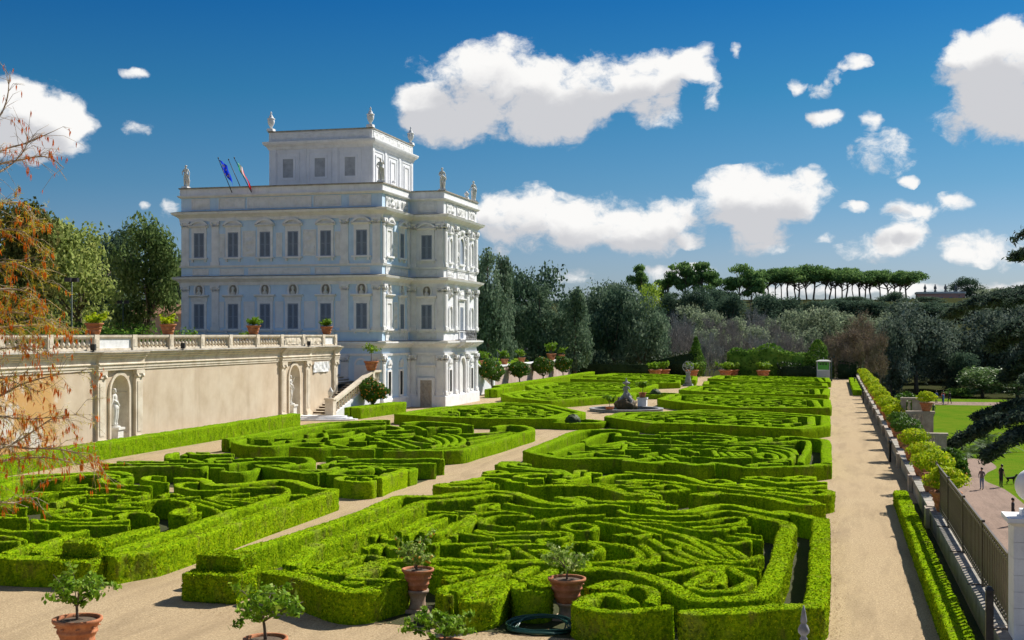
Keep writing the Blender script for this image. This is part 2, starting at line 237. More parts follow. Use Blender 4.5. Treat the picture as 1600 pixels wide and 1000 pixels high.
class MB:
    def __init__(s): s.v = []; s.f = []; s.mi = []; s.sm = []
    def add(s, vs, fs, mi=0, sm=False):
        b = len(s.v); s.v += [tuple(v) for v in vs]
        for f in fs:
            s.f.append(tuple(b + i for i in f)); s.mi.append(mi); s.sm.append(sm)
        return s
    def fbox(s, fr, u0, u1, n0, n1, z0, z1, mi=0):
        vs = [fr.p(u, n, z) for z in (z0, z1) for n in (n0, n1) for u in (u0, u1)]
        return s.add(vs, [(0, 2, 3, 1), (4, 5, 7, 6), (0, 1, 5, 4), (2, 6, 7, 3), (0, 4, 6, 2), (1, 3, 7, 5)], mi)
    def box(s, x0, x1, y0, y1, z0, z1, mi=0):
        return s.fbox(W0, x0, x1, y0, y1, z0, z1, mi)
    def frustum(s, cx, cy, z0, z1, a0, b0, a1, b1, mi=0):
        vs = [(cx + i * a0, cy + j * b0, z0) for j in (-1, 1) for i in (-1, 1)] + [(cx + i * a1, cy + j * b1, z1) for j in (-1, 1) for i in (-1, 1)]
        return s.add(vs, [(0, 2, 3, 1), (4, 5, 7, 6), (0, 1, 5, 4), (2, 6, 7, 3), (0, 4, 6, 2), (1, 3, 7, 5)], mi)
    def lathe(s, prof, n=16, c=(0, 0, 0), mi=0, sm=True, ph=0.0, capb=True, capt=True):
        vs = []
        for r, z in prof:
            for i in range(n):
                a = 2 * math.pi * i / n + ph
                vs.append((c[0] + r * math.cos(a), c[1] + r * math.sin(a), c[2] + z))
        fs = [(k * n + i, k * n + (i + 1) % n, (k + 1) * n + (i + 1) % n, (k + 1) * n + i) for k in range(len(prof) - 1) for i in range(n)]
        s.add(vs, fs, mi, sm)
        b = len(s.v) - len(vs)
        if capb: s.f.append(tuple(b + i for i in range(n))[::-1]); s.mi.append(mi); s.sm.append(False)
        if capt:
            t = b + (len(prof) - 1) * n
            s.f.append(tuple(t + i for i in range(n))); s.mi.append(mi); s.sm.append(False)
        return s
    def tube(s, pts, rs, n=6, mi=0, sm=True):
        pts = [Vector(p) for p in pts]
        if not hasattr(rs, '__len__'): rs = [rs] * len(pts)
        vs = []; ref = Vector((0.31, 0.17, 0.93))
        for k, p in enumerate(pts):
            t = (pts[min(k + 1, len(pts) - 1)] - pts[max(k - 1, 0)])
            t = t.normalized() if t.length > 1e-9 else Vector((0, 0, 1))
            a = t.cross(ref)
            if a.length < 0.05: a = t.cross(Vector((1, 0, 0)))
            a.normalize(); b = t.cross(a)
            for i in range(n):
                an = 2 * math.pi * i / n
                vs.append(p + (a * math.cos(an) + b * math.sin(an)) * rs[k])
        fs = [(k * n + i, k * n + (i + 1) % n, (k + 1) * n + (i + 1) % n, (k + 1) * n + i) for k in range(len(pts) - 1) for i in range(n)]
        fs.append(tuple(range(n))[::-1]); fs.append(tuple((len(pts) - 1) * n + i for i in range(n)))
        return s.add(vs, fs, mi, sm)
    def prism(s, poly, z0, z1, mi=0):
        n = len(poly)
        vs = [(x, y, z0) for x, y in poly] + [(x, y, z1) for x, y in poly]
        return s.add(vs, [tuple(range(n))[::-1], tuple(range(n, 2 * n))] + [(i, (i + 1) % n, n + (i + 1) % n, n + i) for i in range(n)], mi)
    def extrude(s, fr, prof, u0, u1, mi=0):
        """closed profile of (n, z) run along u"""
        n = len(prof)
        vs = [fr.p(u0, a, z) for a, z in prof] + [fr.p(u1, a, z) for a, z in prof]
        return s.add(vs, [tuple(range(n))[::-1], tuple(range(n, 2 * n))] + [(i, (i + 1) % n, n + (i + 1) % n, n + i) for i in range(n)], mi)
    def fpoly(s, fr, poly, n0, n1, mi=0):
        """polygon of (u, z) given thickness from n0 to n1"""
        k = len(poly)
        vs = [fr.p(u, n0, z) for u, z in poly] + [fr.p(u, n1, z) for u, z in poly]
        return s.add(vs, [tuple(range(k))[::-1], tuple(range(k, 2 * k))] + [(i, (i + 1) % k, k + (i + 1) % k, k + i) for i in range(k)], mi)
    def arch_band(s, fr, uc, zc, r0, r1, n0, n1, a0=0.0, a1=math.pi, seg=12, mi=0):
        vs = []
        for k in range(seg + 1):
            a = a0 + (a1 - a0) * k / seg
            for r in (r0, r1):
                for n in (n0, n1):
                    vs.append(fr.p(uc + r * math.cos(a), n, zc + r * math.sin(a)))
        fs = []
        for k in range(seg):
            i, j = 4 * k, 4 * k + 4
            fs += [(i, i + 1, j + 1, j), (i + 2, j + 2, j + 3, i + 3), (i + 1, i + 3, j + 3, j + 1), (i, j, j + 2, i + 2)]
        fs += [(0, 2, 3, 1), (4 * seg, 4 * seg + 1, 4 * seg + 3, 4 * seg + 2)]
        return s.add(vs, fs, mi)
    def sweep(s, path, prof, mi=0):
        """closed profile (n outwards to the right of travel, z) along an open plan polyline with mitred corners"""
        P = [Vector(p) for p in path]; k = len(prof); vs = []
        for i, p in enumerate(P):
            d0 = (P[i] - P[i - 1]).normalized() if i > 0 else (P[1] - P[0]).normalized()
            d1 = (P[i + 1] - P[i]).normalized() if i < len(P) - 1 else d0
            n0, n1 = Vector((d0.y, -d0.x)), Vector((d1.y, -d1.x))
            m = (n0 + n1) / (1 + n0.dot(n1))
            vs += [(p.x + m.x * a, p.y + m.y * a, z) for a, z in prof]
        fs = [(i * k + j, i * k + (j + 1) % k, (i + 1) * k + (j + 1) % k, (i + 1) * k + j) for i in range(len(P) - 1) for j in range(k)]
        fs += [tuple(range(k))[::-1], tuple((len(P) - 1) * k + j for j in range(k))]
        return s.add(vs, fs, mi)
    def mesh(s, name, mats):
        me = bpy.data.meshes.new(name)
        me.from_pydata([tuple(v) for v in s.v], [], s.f)
        for m in (mats if isinstance(mats, (list, tuple)) else [mats]): me.materials.append(m)
        me.polygons.foreach_set('material_index', s.mi)
        me.polygons.foreach_set('use_smooth', s.sm)
        me.update()
        return me
    def build(s, name, mats, parent=None, loc=None, rz=0.0):
        return link(name, s.mesh(name, mats), parent, loc, rz)

# ---------------------------------------------------------------- numpy noise
def _h(ix, iy, iz, seed):
    h = (ix.astype(np.uint32) * np.uint32(374761393) + iy.astype(np.uint32) * np.uint32(668265263) + iz.astype(np.uint32) * np.uint32(2147483647) + np.uint32(seed * 974711 % 4294967291))
    h = (h ^ (h >> np.uint32(13))) * np.uint32(1274126177)
    h = (h ^ (h >> np.uint32(16))) * np.uint32(2246822519)
    return ((h ^ (h >> np.uint32(15))) & np.uint32(0xFFFFFF)).astype(np.float32) / 16777216.0
def vnoise(P, seed=0):
    I = np.floor(P).astype(np.int64); f = (P - I).astype(np.float32); f = f * f * (3 - 2 * f)
    I = I & 0xFFFFFF
    r = 0
    for dx in (0, 1):
        for dy in (0, 1):
            for dz in (0, 1):
                wgt = (f[:, 0] if dx else 1 - f[:, 0]) * (f[:, 1] if dy else 1 - f[:, 1]) * (f[:, 2] if dz else 1 - f[:, 2])
                r = r + wgt * _h(I[:, 0] + dx, I[:, 1] + dy, I[:, 2] + dz, seed)
    return r
def vnoise3(P, seed=0):
    return np.stack([vnoise(P, seed + k * 17) for k in range(3)], 1) - 0.5

# ---------------------------------------------------------------- materials
def new_mat(name):
    m = bpy.data.materials.new(name); m.use_nodes = True
    nt = m.node_tree; nt.nodes.clear()
    out = nt.nodes.new('ShaderNodeOutputMaterial')
    return m, nt, out
def nz(nt, scale, detail=5, rough=0.55, src='Object', sc=None):
    tc = nt.nodes.new('ShaderNodeTexCoord') if src in ('Object', 'Generated') else nt.nodes.new('ShaderNodeNewGeometry')
    so = tc.outputs[src if src in ('Object', 'Generated') else 'Position']
    if sc:
        mp = nt.nodes.new('ShaderNodeMapping'); mp.inputs['Scale'].default_value = sc
        nt.links.new(so, mp.inputs[0]); so = mp.outputs[0]
    n = nt.nodes.new('ShaderNodeTexNoise')
    n.inputs['Scale'].default_value = scale; n.inputs['Detail'].default_value = detail; n.inputs['Roughness'].default_value = rough
    nt.links.new(so, n.inputs['Vector'])
    return n.outputs[0]
def ramp(nt, fac, stops):
    r = nt.nodes.new('ShaderNodeValToRGB')
    els = r.color_ramp.elements
    while len(els) < len(stops): els.new(0.5)
    for e, (p, c) in zip(els, stops):
        e.position = p; e.color = tuple(c) + (1,) if len(c) == 3 else c
    nt.links.new(fac, r.inputs[0])
    return r.outputs[0]
def mix(nt, fac, a, b, blend='MIX'):
    m = nt.nodes.new('ShaderNodeMix'); m.data_type = 'RGBA'; m.blend_type = blend
    for sock, v in ((m.inputs[0], fac), (m.inputs[6], a), (m.inputs[7], b)):
        if isinstance(v, (int, float)): sock.default_value = v
        elif isinstance(v, tuple): sock.default_value = v + (1,) if len(v) == 3 else v
        else: nt.links.new(v, sock)
    return m.outputs[2]
def maprange(nt, v, a, b, c=0.0, d=1.0):
    m = nt.nodes.new('ShaderNodeMapRange'); m.inputs[1].default_value = a; m.inputs[2].default_value = b; m.inputs[3].default_value = c; m.inputs[4].default_value = d
    nt.links.new(v, m.inputs[0]); return m.outputs[0]
def bsdf(nt, out, col, rough=0.8, bump=None, bstr=0.3, bdist=0.02, spec=0.3, metal=0.0):
    b = nt.nodes.new('ShaderNodeBsdfPrincipled')
    if isinstance(col, tuple): b.inputs['Base Color'].default_value = col + (1,)
    else: nt.links.new(col, b.inputs['Base Color'])
    b.inputs['Roughness'].default_value = rough; b.inputs['Metallic'].default_value = metal
    b.inputs['Specular IOR Level'].default_value = spec
    if bump is not None:
        bp = nt.nodes.new('ShaderNodeBump'); bp.inputs['Strength'].default_value = bstr; bp.inputs['Distance'].default_value = bdist
        nt.links.new(bump, bp.inputs['Height']); nt.links.new(bp.outputs[0], b.inputs['Normal'])
    nt.links.new(b.outputs[0], out.inputs[0])
    return b
def stone(name, base, dark, light, stain=0.5, scale=1.2, rough=0.85, streak=True):
    """weathered plaster or stone: soft mottling, rain streaks, grain"""
    m, nt, out = new_mat(name)
    c = ramp(nt, nz(nt, scale, 6, 0.6, 'Position'), [(0.3, dark), (0.52, base), (0.72, light)])
    if streak:
        s = nz(nt, 1.0, 6, 0.65, 'Position', (3.2, 3.2, 0.35))
        f = maprange(nt, s, 0.52, 0.72, 0, stain)
        c = mix(nt, f, c, tuple(v * 0.55 for v in dark))
    g = nz(nt, 30, 4, 0.6, 'Position')
    c = mix(nt, 0.25, c, ramp(nt, g, [(0.3, (0.25, 0.25, 0.25)), (0.7, (0.75, 0.75, 0.75))]), 'OVERLAY')
    bsdf(nt, out, c, rough, g, 0.25, 0.02, 0.2)
    return m
def plain(name, a, b, scale=6, rough=0.6, metal=0.0, bstr=0.15, spec=0.4, src='Object'):
    m, nt, out = new_mat(name)
    n = nz(nt, scale, 5, 0.6, src)
    bsdf(nt, out, ramp(nt, n, [(0.3, a), (0.7, b)]), rough, n, bstr, 0.02, spec, metal)
    return m
def leafmat(name, cols, trans=0.25, clump=0.35, rough=0.6, spec=0.15):
    """leaf: each leaf varies, clumps vary, light passes through"""
    m, nt, out = new_mat(name)
    geo = nt.nodes.new('ShaderNodeNewGeometry')
    oi = nt.nodes.new('ShaderNodeObjectInfo')
    n = nz(nt, clump, 3, 0.6, 'Position')
    a = nt.nodes.new('ShaderNodeMath'); a.operation = 'MULTIPLY_ADD'; a.inputs[1].default_value = 0.55
    nt.links.new(geo.outputs['Random Per Island'], a.inputs[0])
    b_ = nt.nodes.new('ShaderNodeMath'); b_.operation = 'MULTIPLY_ADD'; b_.inputs[1].default_value = 0.75; b_.inputs[2].default_value = -0.15
    nt.links.new(n, b_.inputs[0]); nt.links.new(b_.outputs[0], a.inputs[2])
    k = len(cols)
    c = ramp(nt, a.outputs[0], [(0.12 + 0.76 * i / max(1, k - 1), cols[i]) for i in range(k)])
    b = nt.nodes.new('ShaderNodeBsdfPrincipled')
    nt.links.new(c, b.inputs['Base Color']); b.inputs['Roughness'].default_value = rough; b.inputs['Specular IOR Level'].default_value = spec
    t = nt.nodes.new('ShaderNodeBsdfTranslucent'); nt.links.new(c, t.inputs[0])
    mx = nt.nodes.new('ShaderNodeMixShader'); mx.inputs[0].default_value = trans
    nt.links.new(b.outputs[0], mx.inputs[1]); nt.links.new(t.outputs[0], mx.inputs[2])
    nt.links.new(mx.outputs[0], out.inputs[0])
    return m

# leaves: every leaf a folded quad
def leaf_cards(P, Nrm, size, rng, flat=0.5, asp=0.55):
    n = len(P)
    r = rng.normal(size=(n, 3)).astype(np.float32)
    nr = Nrm * flat + r * (1 - flat) * 0.8
    nr /= np.linalg.norm(nr, axis=1, keepdims=True) + 1e-9
    t = np.cross(nr, rng.normal(size=(n, 3))); t /= np.linalg.norm(t, axis=1, keepdims=True) + 1e-9
    b = np.cross(nr, t)
    s = (size * rng.uniform(0.6, 1.35, n))[:, None]
    V = np.empty((n, 4, 3), np.float32)
    V[:, 0] = P - t * s; V[:, 1] = P - b * s * asp + nr * s * 0.12; V[:, 2] = P + t * s; V[:, 3] = P + b * s * asp + nr * s * 0.12
    F = np.arange(n * 4, dtype=np.int32).reshape(n, 4)
    return V.reshape(-1, 3), F
def join_np(*parts):
    Vs, Fs, o = [], [], 0
    for V, F in parts:
        Vs.append(V); Fs.append(F + o); o += len(V)
    return np.concatenate(Vs), np.concatenate(Fs)
def catmull(pts, step, closed=False):
    P = np.array(pts, float); n = len(P)
    if n == 2 and not closed:
        L = np.linalg.norm(P[1] - P[0]); k = max(2, int(L / step) + 1)
        return P[0] + (P[1] - P[0]) * np.linspace(0, 1, k)[:, None]
    out = []
    rngk = range(n if closed else n - 1)
    for i in rngk:
        if closed: a, b, c, d = P[i - 1], P[i], P[(i + 1) % n], P[(i + 2) % n]
        else: a, b, c, d = P[max(i - 1, 0)], P[i], P[i + 1], P[min(i + 2, n - 1)]
        L = np.linalg.norm(c - b)
        if L < 1e-6: continue
        k = max(2, int(L / step * 3))
        # centripetal-ish: tangents limited by the segment length
        tb = c - a; td = d - b
        tb = tb / (np.linalg.norm(tb) + 1e-9) * L * 0.9; td = td / (np.linalg.norm(td) + 1e-9) * L * 0.9
        t = np.linspace(0, 1, k, endpoint=False)[:, None]
        h = (2 * t**3 - 3 * t**2 + 1) * b + (t**3 - 2 * t**2 + t) * tb + (-2 * t**3 + 3 * t**2) * c + (t**3 - t**2) * td
        out.append(h)
    Q = np.concatenate(out + [P[0:1] if closed else P[-1:]])
    seg = np.linalg.norm(np.diff(Q, axis=0), axis=1); s = np.concatenate([[0], np.cumsum(seg)])
    k = max(2, int(s[-1] / step) + 1)
    u = np.linspace(0, s[-1], k)
    return np.stack([np.interp(u, s, Q[:, j]) for j in range(Q.shape[1])], 1)
PLAN = {
 'near_right': [
  ('b',0.5,[-14.38,27.43,-14.2,28.48,-14.02,29.9,-13.85,31.94,-13.75,33.95,-13.73,36.4,-13.86,38.62,-13.79,39.45,-12.84,39.83,-11.81,41.22,-11.45,41.61,-10.6,41.53,-9.96,40.7,-9.19,39.54,-8.52,38.94,-7.99,38.83,-7.8,39.51,-8.17,40.2,-8.71,40.6]),
  ('b',0.42,[-8.38,40.68,-7.95,40.79,-7.43,40.25,-6.4,40.12,-6.15,40.18]),
  ('b',0.45,[-5.35,40.39,-5.79,40.46,-5.86,40,-5.26,39.77,-4.87,39.5]),
  ('b',0.45,[-5.47,38.93,-4.98,38.34,-4.31,38.56,-3.79,39.65,-3.52,40.21,-3.03,40.09,-2.35,39.41,-1.53,38.57,-1.61,39.17,-0.94,38.56,-0.42,37.86,-0.31,37.17]),
  ('b',0.52,[-0.35,37.69,-0.34,33.52,-0.33,29.72,-0.32,28.87,-0.34,26.57,-0.37,25.69,-0.54,25.5,-1.17,25.22,-1.74,24.81,-2.32,24.57,-2.75,24.36]),
  ('b',0.5,[-2.42,38.28,-1.92,37.48,-1.39,36.89,-1.22,36.08,-1.27,34.78,-1.25,31.92,-1.25,29.94,-1.27,29.94,-1.31,28.25,-1.39,27.07,-1.64,26.29,-2.13,25.85,-2.64,25.72,-2.97,26.11,-3.32,26.92,-3.75,27.63,-4.23,28.13,-4.76,28.45,-5.26,28.59,-5.7,28.34,-5.78,29.35,-6.5,29.17,-7.03,29.1,-7.53,28.76,-8.43,28.82,-9.19,28.77,-9.21,28.62,-10.17,28.38,-10.48,27.46,-10.81,26.72,-11.27,26.6,-11.71,26.62]),
  ('b',0.48,[-12.19,27.21,-12.73,29.63,-12.69,30.97,-12.62,32.26,-12.65,33.21,-12.59,35.1,-12.73,36.89,-12.72,38.39,-12.35,38.87,-11.47,40.03,-11.03,40.7,-10.46,40.57]),
  ('b',0.55,[-12.32,26.28,-11.96,26.17,-11.31,25.83,-10.6,25.3,-10.06,24.86,-9.67,24.74,-9.43,25.02,-9.33,25.39,-9.12,25.91]),
  ('s',0.45,[-9.4,27.05,-9.71,27.59,-10.07,27.73,-10.27,27.12,-10.43,26.43,-9.92,26.31,-9.41,26.26,-9.03,26.05]),
  ('s',0.5,[-10.24,25.6,-9.87,25.69]),
  ('s',0.42,[-8.94,27.99,-8.59,28.08,-8.21,27.97,-8.01,27.62,-8.08,27.26,-8.33,26.97]),
  ('s',0.36,[-8.29,26.7,-7.77,27.36,-7.52,27.88,-7.46,28.5]),
  ('s',0.4,[-7.22,27.96,-7.36,27.28,-7.76,26.49,-8.01,25.78,-8,25.39,-7.7,25.02]),
  ('s',0.4,[-7.69,25.35,-7.44,26.22,-7.14,27.02]),
  ('s',0.4,[-7.27,24.7,-7.22,25.7,-7.02,26.74]),
  ('s',0.5,[-7.2,24.51,-6.82,24.98,-6.81,26.03,-6.77,26.86]),
  ('s',0.5,[-6.66,28.37,-6.79,27.8,-6.81,27.29,-6.48,26.82,-6.09,26.33,-5.87,26.04,-5.96,25.68,-6.3,25.71,-6.51,26.1,-6.53,26.45]),
  ('s',0.5,[-6.41,27.2,-6.32,27.86,-6.27,28.47]),
  ('s',0.6,[-3.93,25.14,-4.23,25.69,-4.64,25.8,-4.85,25.21,-4.87,24.65,-4.47,24.31,-3.96,24.29,-3.5,24.6,-3.16,24.83]),
  ('s',0.55,[-4.99,26.49,-4.77,27.19,-4.39,27.35,-4.41,26.75,-4.75,26.44]),
  ('s',0.5,[-4.46,26.4,-4.25,26.79,-4,26.86,-3.74,26.58,-3.6,25.95,-3.57,25.23]),
  ('s',0.45,[-5.89,29.32,-5.18,29.5,-4.65,29.92,-4.54,30.53,-4.75,31.25,-5.21,31.94]),
  ('s',0.4,[-4.59,29.23,-4.2,29.89,-4.22,30.77,-4.48,31.48,-4.69,32.07]),
  ('s',0.35,[-4.31,29.3,-3.96,29.6,-3.49,29.31]),
  ('s',0.5,[-3.75,28.38,-3.28,28.89,-2.88,29.6,-2.52,29.76,-2.08,29.66,-1.72,29.49]),
  ('s',0.45,[-2.54,29.41,-2.72,28.77,-3,27.52,-2.99,27,-2.62,26.64,-2.2,26.75,-1.88,27.4,-1.77,28.13,-2.02,28.7,-2.29,29.28]),
  ('s',0.55,[-2.65,29.38,-2.46,28.46,-2.42,27.49]),
  ('s',0.4,[-2.7,27.19,-2.52,27.41]),
  ('s',0.36,[-3.74,31.5,-3.12,30.45,-2.48,30.12,-1.92,30.76,-1.75,31.25]),
  ('s',0.36,[-3.64,30.62,-3,29.71]),
  ('s',0.42,[-3.67,32,-3,31]),
  ('s',0.4,[-3.42,32.39,-2.69,30.93]),
  ('s',0.36,[-2.86,32.21,-2.35,30.65]),
  ('s',0.36,[-2.63,32.27,-2.08,31.01]),
  ('s',0.36,[-6.2,36.5,-5.27,36.42,-4.35,36.23,-3.64,36.52,-3.12,37.39,-2.69,37.61,-2.55,36.9,-2.75,36.43,-3.28,35.79,-3.82,35.45]),
  ('s',0.36,[-5.82,35.86,-4.9,35.89,-4.08,35.19,-3.47,34.77,-3.07,35.06,-2.69,35.64]),
  ('s',0.36,[-5.59,35.92,-4.59,34.68,-3.8,33.94,-3.24,33.03,-2.86,32.62]),
  ('s',0.45,[-4.66,34.75,-3.91,33.74,-3.19,32.05,-2.73,30.93]),
  ('s',0.5,[-4.19,33.31,-3.63,32.43,-3.05,31.15]),
  ('s',0.36,[-2.93,29.87,-3.44,30.75,-3.79,31.58,-3.71,32,-3.24,31.25,-2.66,30.43,-2.17,30.34,-1.79,31.24]),
  ('s',0.36,[-2.85,32.3,-2.55,31.43,-2.37,30.72]),
  ('s',0.42,[-2.6,32.36,-2.3,31.49,-2.05,30.8]),
  ('s',0.36,[-3,33.61,-2.68,33,-2.38,33.25,-2.15,33.48,-2.37,33.86,-2.71,34.04]),
  ('s',0.36,[-2.52,34.54,-2.19,34.53,-1.91,34.33]),
  ('s',0.4,[-2.64,35.75,-2.3,35.74]),
  ('s',0.4,[-2.32,33.96,-1.88,33.81]),
  ('s',0.4,[-5.99,35.3,-5.48,34.84,-4.95,34.2,-4.82,33.87,-5.12,33.25]),
  ('s',0.45,[-5.66,33.65,-5.33,33.92]),
  ('s',0.3,[-5.11,34.54,-4.56,33.84]),
  ('s',0.4,[-4.64,33.02,-4.3,32.26,-4.01,31.68]),
  ('s',0.4,[-4.78,32.3,-4.42,31.42,-4.19,30.71,-4.26,29.95,-4.62,29.37,-4.96,29.21]),
  ('s',0.4,[-4.01,31.06,-3.63,30.26,-3.17,29.67]),
  ('s',0.4,[-5.48,32.29,-4.97,31.6,-4.6,30.75,-4.59,30.01,-5,29.48]),
  ('s',0.36,[-10.07,38.8,-9.35,38.23,-8.65,38.05,-8.03,38.21,-7.5,38.83,-6.93,39.35,-6.22,39.03]),
  ('s',0.36,[-6.34,38.28,-6.01,37.66,-5.42,37.47,-4.51,37.59,-3.94,37.96]),
  ('s',0.36,[-3.85,38.03,-3.53,38.52,-3.09,38.87,-2.6,38.53,-2.37,37.8]),
  ('s',0.36,[-10.65,35.81,-10.39,36.55,-10.02,36.99,-9.38,37.03,-8.82,36.72,-8.58,36.22]),
  ('s',0.36,[-8.72,34.41,-9,34.34,-9.36,34.55,-9.75,34.86,-9.88,35.67,-9.67,36.28,-9.25,36.5,-8.76,36.47]),
  ('s',0.36,[-8.66,35.03,-8.24,35.56,-7.79,36.32,-7.26,36.78,-6.64,37.16]),
  ('s',0.36,[-9.5,33.43,-8.88,33.3,-8.35,33.53,-7.68,33.79,-7.17,33.83,-6.85,33.26,-7.03,32.77,-7.48,32.3,-7.16,31.86]),
  ('s',0.32,[-9.4,33.07,-8.85,32.66,-8.13,32.66,-7.64,32.97,-7.16,33.27]),
  ('s',0.36,[-6.42,34.79,-6.56,34.27,-6.89,34.19,-7.27,34.58,-7.37,35.05,-7.14,35.42,-6.78,35.41,-6.46,34.98]),
  ('s',0.36,[-9.22,31.01,-8.67,31.48,-8.22,31.9,-7.7,32.03]),
  ('s',0.36,[-8.23,31.18,-7.7,31.48,-7.07,31.72]),
  ('s',0.4,[-8.18,30.78,-7.9,30.45,-7.86,30,-8.34,29.8,-8.81,29.99,-8.89,30.6,-8.53,30.98]),
  ('s',0.36,[-7.75,30.89,-7.39,30.2,-6.97,29.55]),
  ('s',0.6,[-7.27,30.69,-6.98,30.69,-6.74,30.21]),
  ('s',0.4,[-6.56,31.19,-6.56,31.85,-6.25,32.09,-5.8,31.55,-5.61,30.96,-5.8,30.45]),
  ('s',0.36,[-6.16,32.46,-5.68,32.24,-5.06,31.73]),
  ('s',0.36,[-6.59,35.87,-6.1,35.48,-5.58,35.01]),
  ('s',0.32,[-6.47,36.54,-5.85,36.7]),
  ('s',0.5,[-9.97,33.5,-10.18,35.06,-10.09,35.73]),
  ('s',0.36,[-9.76,32.8,-9.41,32.61,-8.73,32.24]),
  ('s',0.36,[-10.89,37.97,-10.71,38.9,-10.39,38.98,-10.36,38.1,-9.8,37.4,-9.38,37.27]),
  ('s',0.32,[-11.84,36.41,-11.44,36.51,-10.98,36.4]),
  ('s',0.32,[-11.14,36.94,-10.59,36.96]),
  ('s',0.36,[-11.44,32.56,-11.54,33.89,-11.56,35.36,-11.31,36.09,-10.88,35.97]),
  ('s',0.3,[-11.07,32.1,-11.09,33.02,-11.16,34.61,-11.03,35.49]),
  ('s',0.3,[-10.84,32.71,-10.97,33.84,-10.99,35.07]),
  ('s',0.36,[-10.59,32.22,-10.35,32.83,-10.4,34.18,-10.35,36.11]),
  ('s',0.4,[-9.86,32.4,-10.01,33.68,-10.11,35.29]),
  ('s',0.36,[-11.84,31.54,-11.81,32.09,-11.35,31.31,-11.03,31.22]),
  ('s',0.36,[-11.49,30.1,-11.36,30.71,-11.2,30.84]),
  ('s',0.45,[-11.13,29.87,-11.04,30.38,-10.68,29.99]),
  ('s',0.36,[-11.6,27.25,-11.63,28.37,-11.38,29.11]),
  ('s',0.4,[-11.25,27.27,-11.19,28.27,-11.03,28.97]),
  ('s',0.36,[-10.91,28.92,-10.49,28.66]),
  ('s',0.36,[-9.99,30.98,-9.79,31.71]),
  ('s',0.36,[-9.68,30.89,-8.93,31.16]),
  ('s',0.4,[-9.08,28.17,-8.56,27.62,-7.99,27.63,-8.05,27.17,-8.25,26.56]),
 ],
 'near_left': [
  ('b',0.55,[-16.58,40.34,-16.55,38.7,-16.54,37.08,-16.53,35.04,-16.4,28.35,-16.72,27.56,-16.85,27.18]),
  ('b',0.5,[-16.69,40.77,-17.36,40.95,-18.71,42.32,-19.64,42.99,-20.05,42.49,-20.47,41.74,-21.16,40.95,-22.52,42.39,-23.21,42.75,-23.67,42.63]),
  ('b',0.45,[-17.13,39.2,-17.61,38.86,-17.64,37.4,-17.55,36.06,-17.7,35.28,-17.53,33.92,-17.33,29.96,-17.25,28.88,-17.37,27.67]),
  ('b',0.42,[-18.23,31.52,-18.23,30.05,-18.3,29.07,-18.29,28.61]),
  ('s',0.36,[-20.62,39.89,-20.13,40.72,-19.46,41.26,-19.1,41.47,-18.51,40.9,-18.1,40.06,-18.01,39.41,-18.36,39.21,-18.56,38.73]),
  ('s',0.3,[-19.9,38.49,-19.45,39.05,-19.18,39.29]),
  ('s',0.3,[-19.6,37.93,-18.84,38.12,-18.45,38.86]),
  ('s',0.36,[-19.32,37.38,-18.73,37.32,-17.93,37.12]),
  ('s',0.3,[-18.68,36.15,-17.95,36.05]),
  ('s',0.36,[-27.45,43.65,-27,43.76,-26.23,43.23,-25.48,42.45,-25.6,42.09,-25.45,41.51]),
  ('s',0.36,[-26.68,42.42,-26.3,42.74]),
  ('s',0.36,[-25.8,41.03,-24.97,40.73,-24.15,40.44,-23.5,40.4]),
  ('s',0.4,[-24.46,42.98,-25.07,43.11,-24.77,42.08,-24.11,41.46,-23.29,41.16]),
  ('s',0.45,[-22.41,41.76,-22.86,41.52,-22.78,41.03,-22.14,40.21,-21.39,39.69,-20.72,39.86,-20.24,40.1]),
  ('s',0.36,[-22.19,41.82,-21.5,41.36,-20.89,41.39]),
  ('s',0.36,[-24.73,39.32,-23.94,39.04,-23.03,38.81,-22.39,38.3,-22.34,37.66,-22.74,37.34]),
  ('s',0.36,[-23.85,37.93,-23.09,37.9]),
  ('s',0.36,[-21.7,37.82,-21.61,38.5,-21.03,38.1]),
  ('s',0.36,[-21.23,37.3,-20.83,37.83,-20.41,38.15]),
  ('s',0.4,[-22.28,35.43,-21.88,35.92,-21.47,36.42,-21.23,36.99,-20.62,36.94,-19.69,36.28,-19.28,35.62,-19.37,34.95,-19.21,34.27,-18.86,34.01,-18.57,34.7]),
  ('s',0.36,[-20.2,36.95,-19.33,36.37,-18.36,35.48,-17.92,34.87]),
  ('s',0.32,[-19.97,37.21,-18.96,36.47,-18.04,35.75]),
  ('s',0.36,[-19.96,37.84,-19.87,38.5,-19.58,38.79]),
  ('s',0.3,[-19.69,37.49,-18.47,36.59]),
  ('s',0.4,[-20.49,33.34,-20.58,34.01,-20.28,34.18,-19.79,34.04,-19.33,33.47]),
  ('s',0.36,[-21.77,34.61,-21.1,34.42,-20.63,34.9]),
  ('s',0.3,[-21.63,35.02,-20.77,35.2]),
  ('s',0.36,[-20.9,33.24,-20.67,33.3]),
  ('s',0.4,[-22.32,36.41,-22.08,36.63]),
  ('b',0.45,[-29.12,37.96,-28.79,39.26,-29.01,40.48,-28.69,41.22,-28.21,41.75,-27.81,42.69,-27,43.04,-26.21,42.54]),
  ('b',0.45,[-29.78,39.26,-29.78,41.08,-29.41,42,-28.86,42.71,-28.13,43.18,-27.55,43.92,-26.79,43.82,-26.04,43.14]),
  ('s',0.4,[-26.23,41.45,-26.32,42.23,-25.85,41.95]),
  ('s',0.36,[-25.99,41.11,-25.33,40.64,-24.37,40.38]),
  ('s',0.36,[-26.25,39.66,-25.88,40.12]),
  ('s',0.36,[-27.14,35.39,-26.79,36.53,-26.41,37.28,-26.02,38.05,-25.36,38.45,-24.9,38.57]),
  ('s',0.32,[-26.51,34.94,-26.27,35.82,-26.14,36.48,-25.68,37.02,-25.43,37.64]),
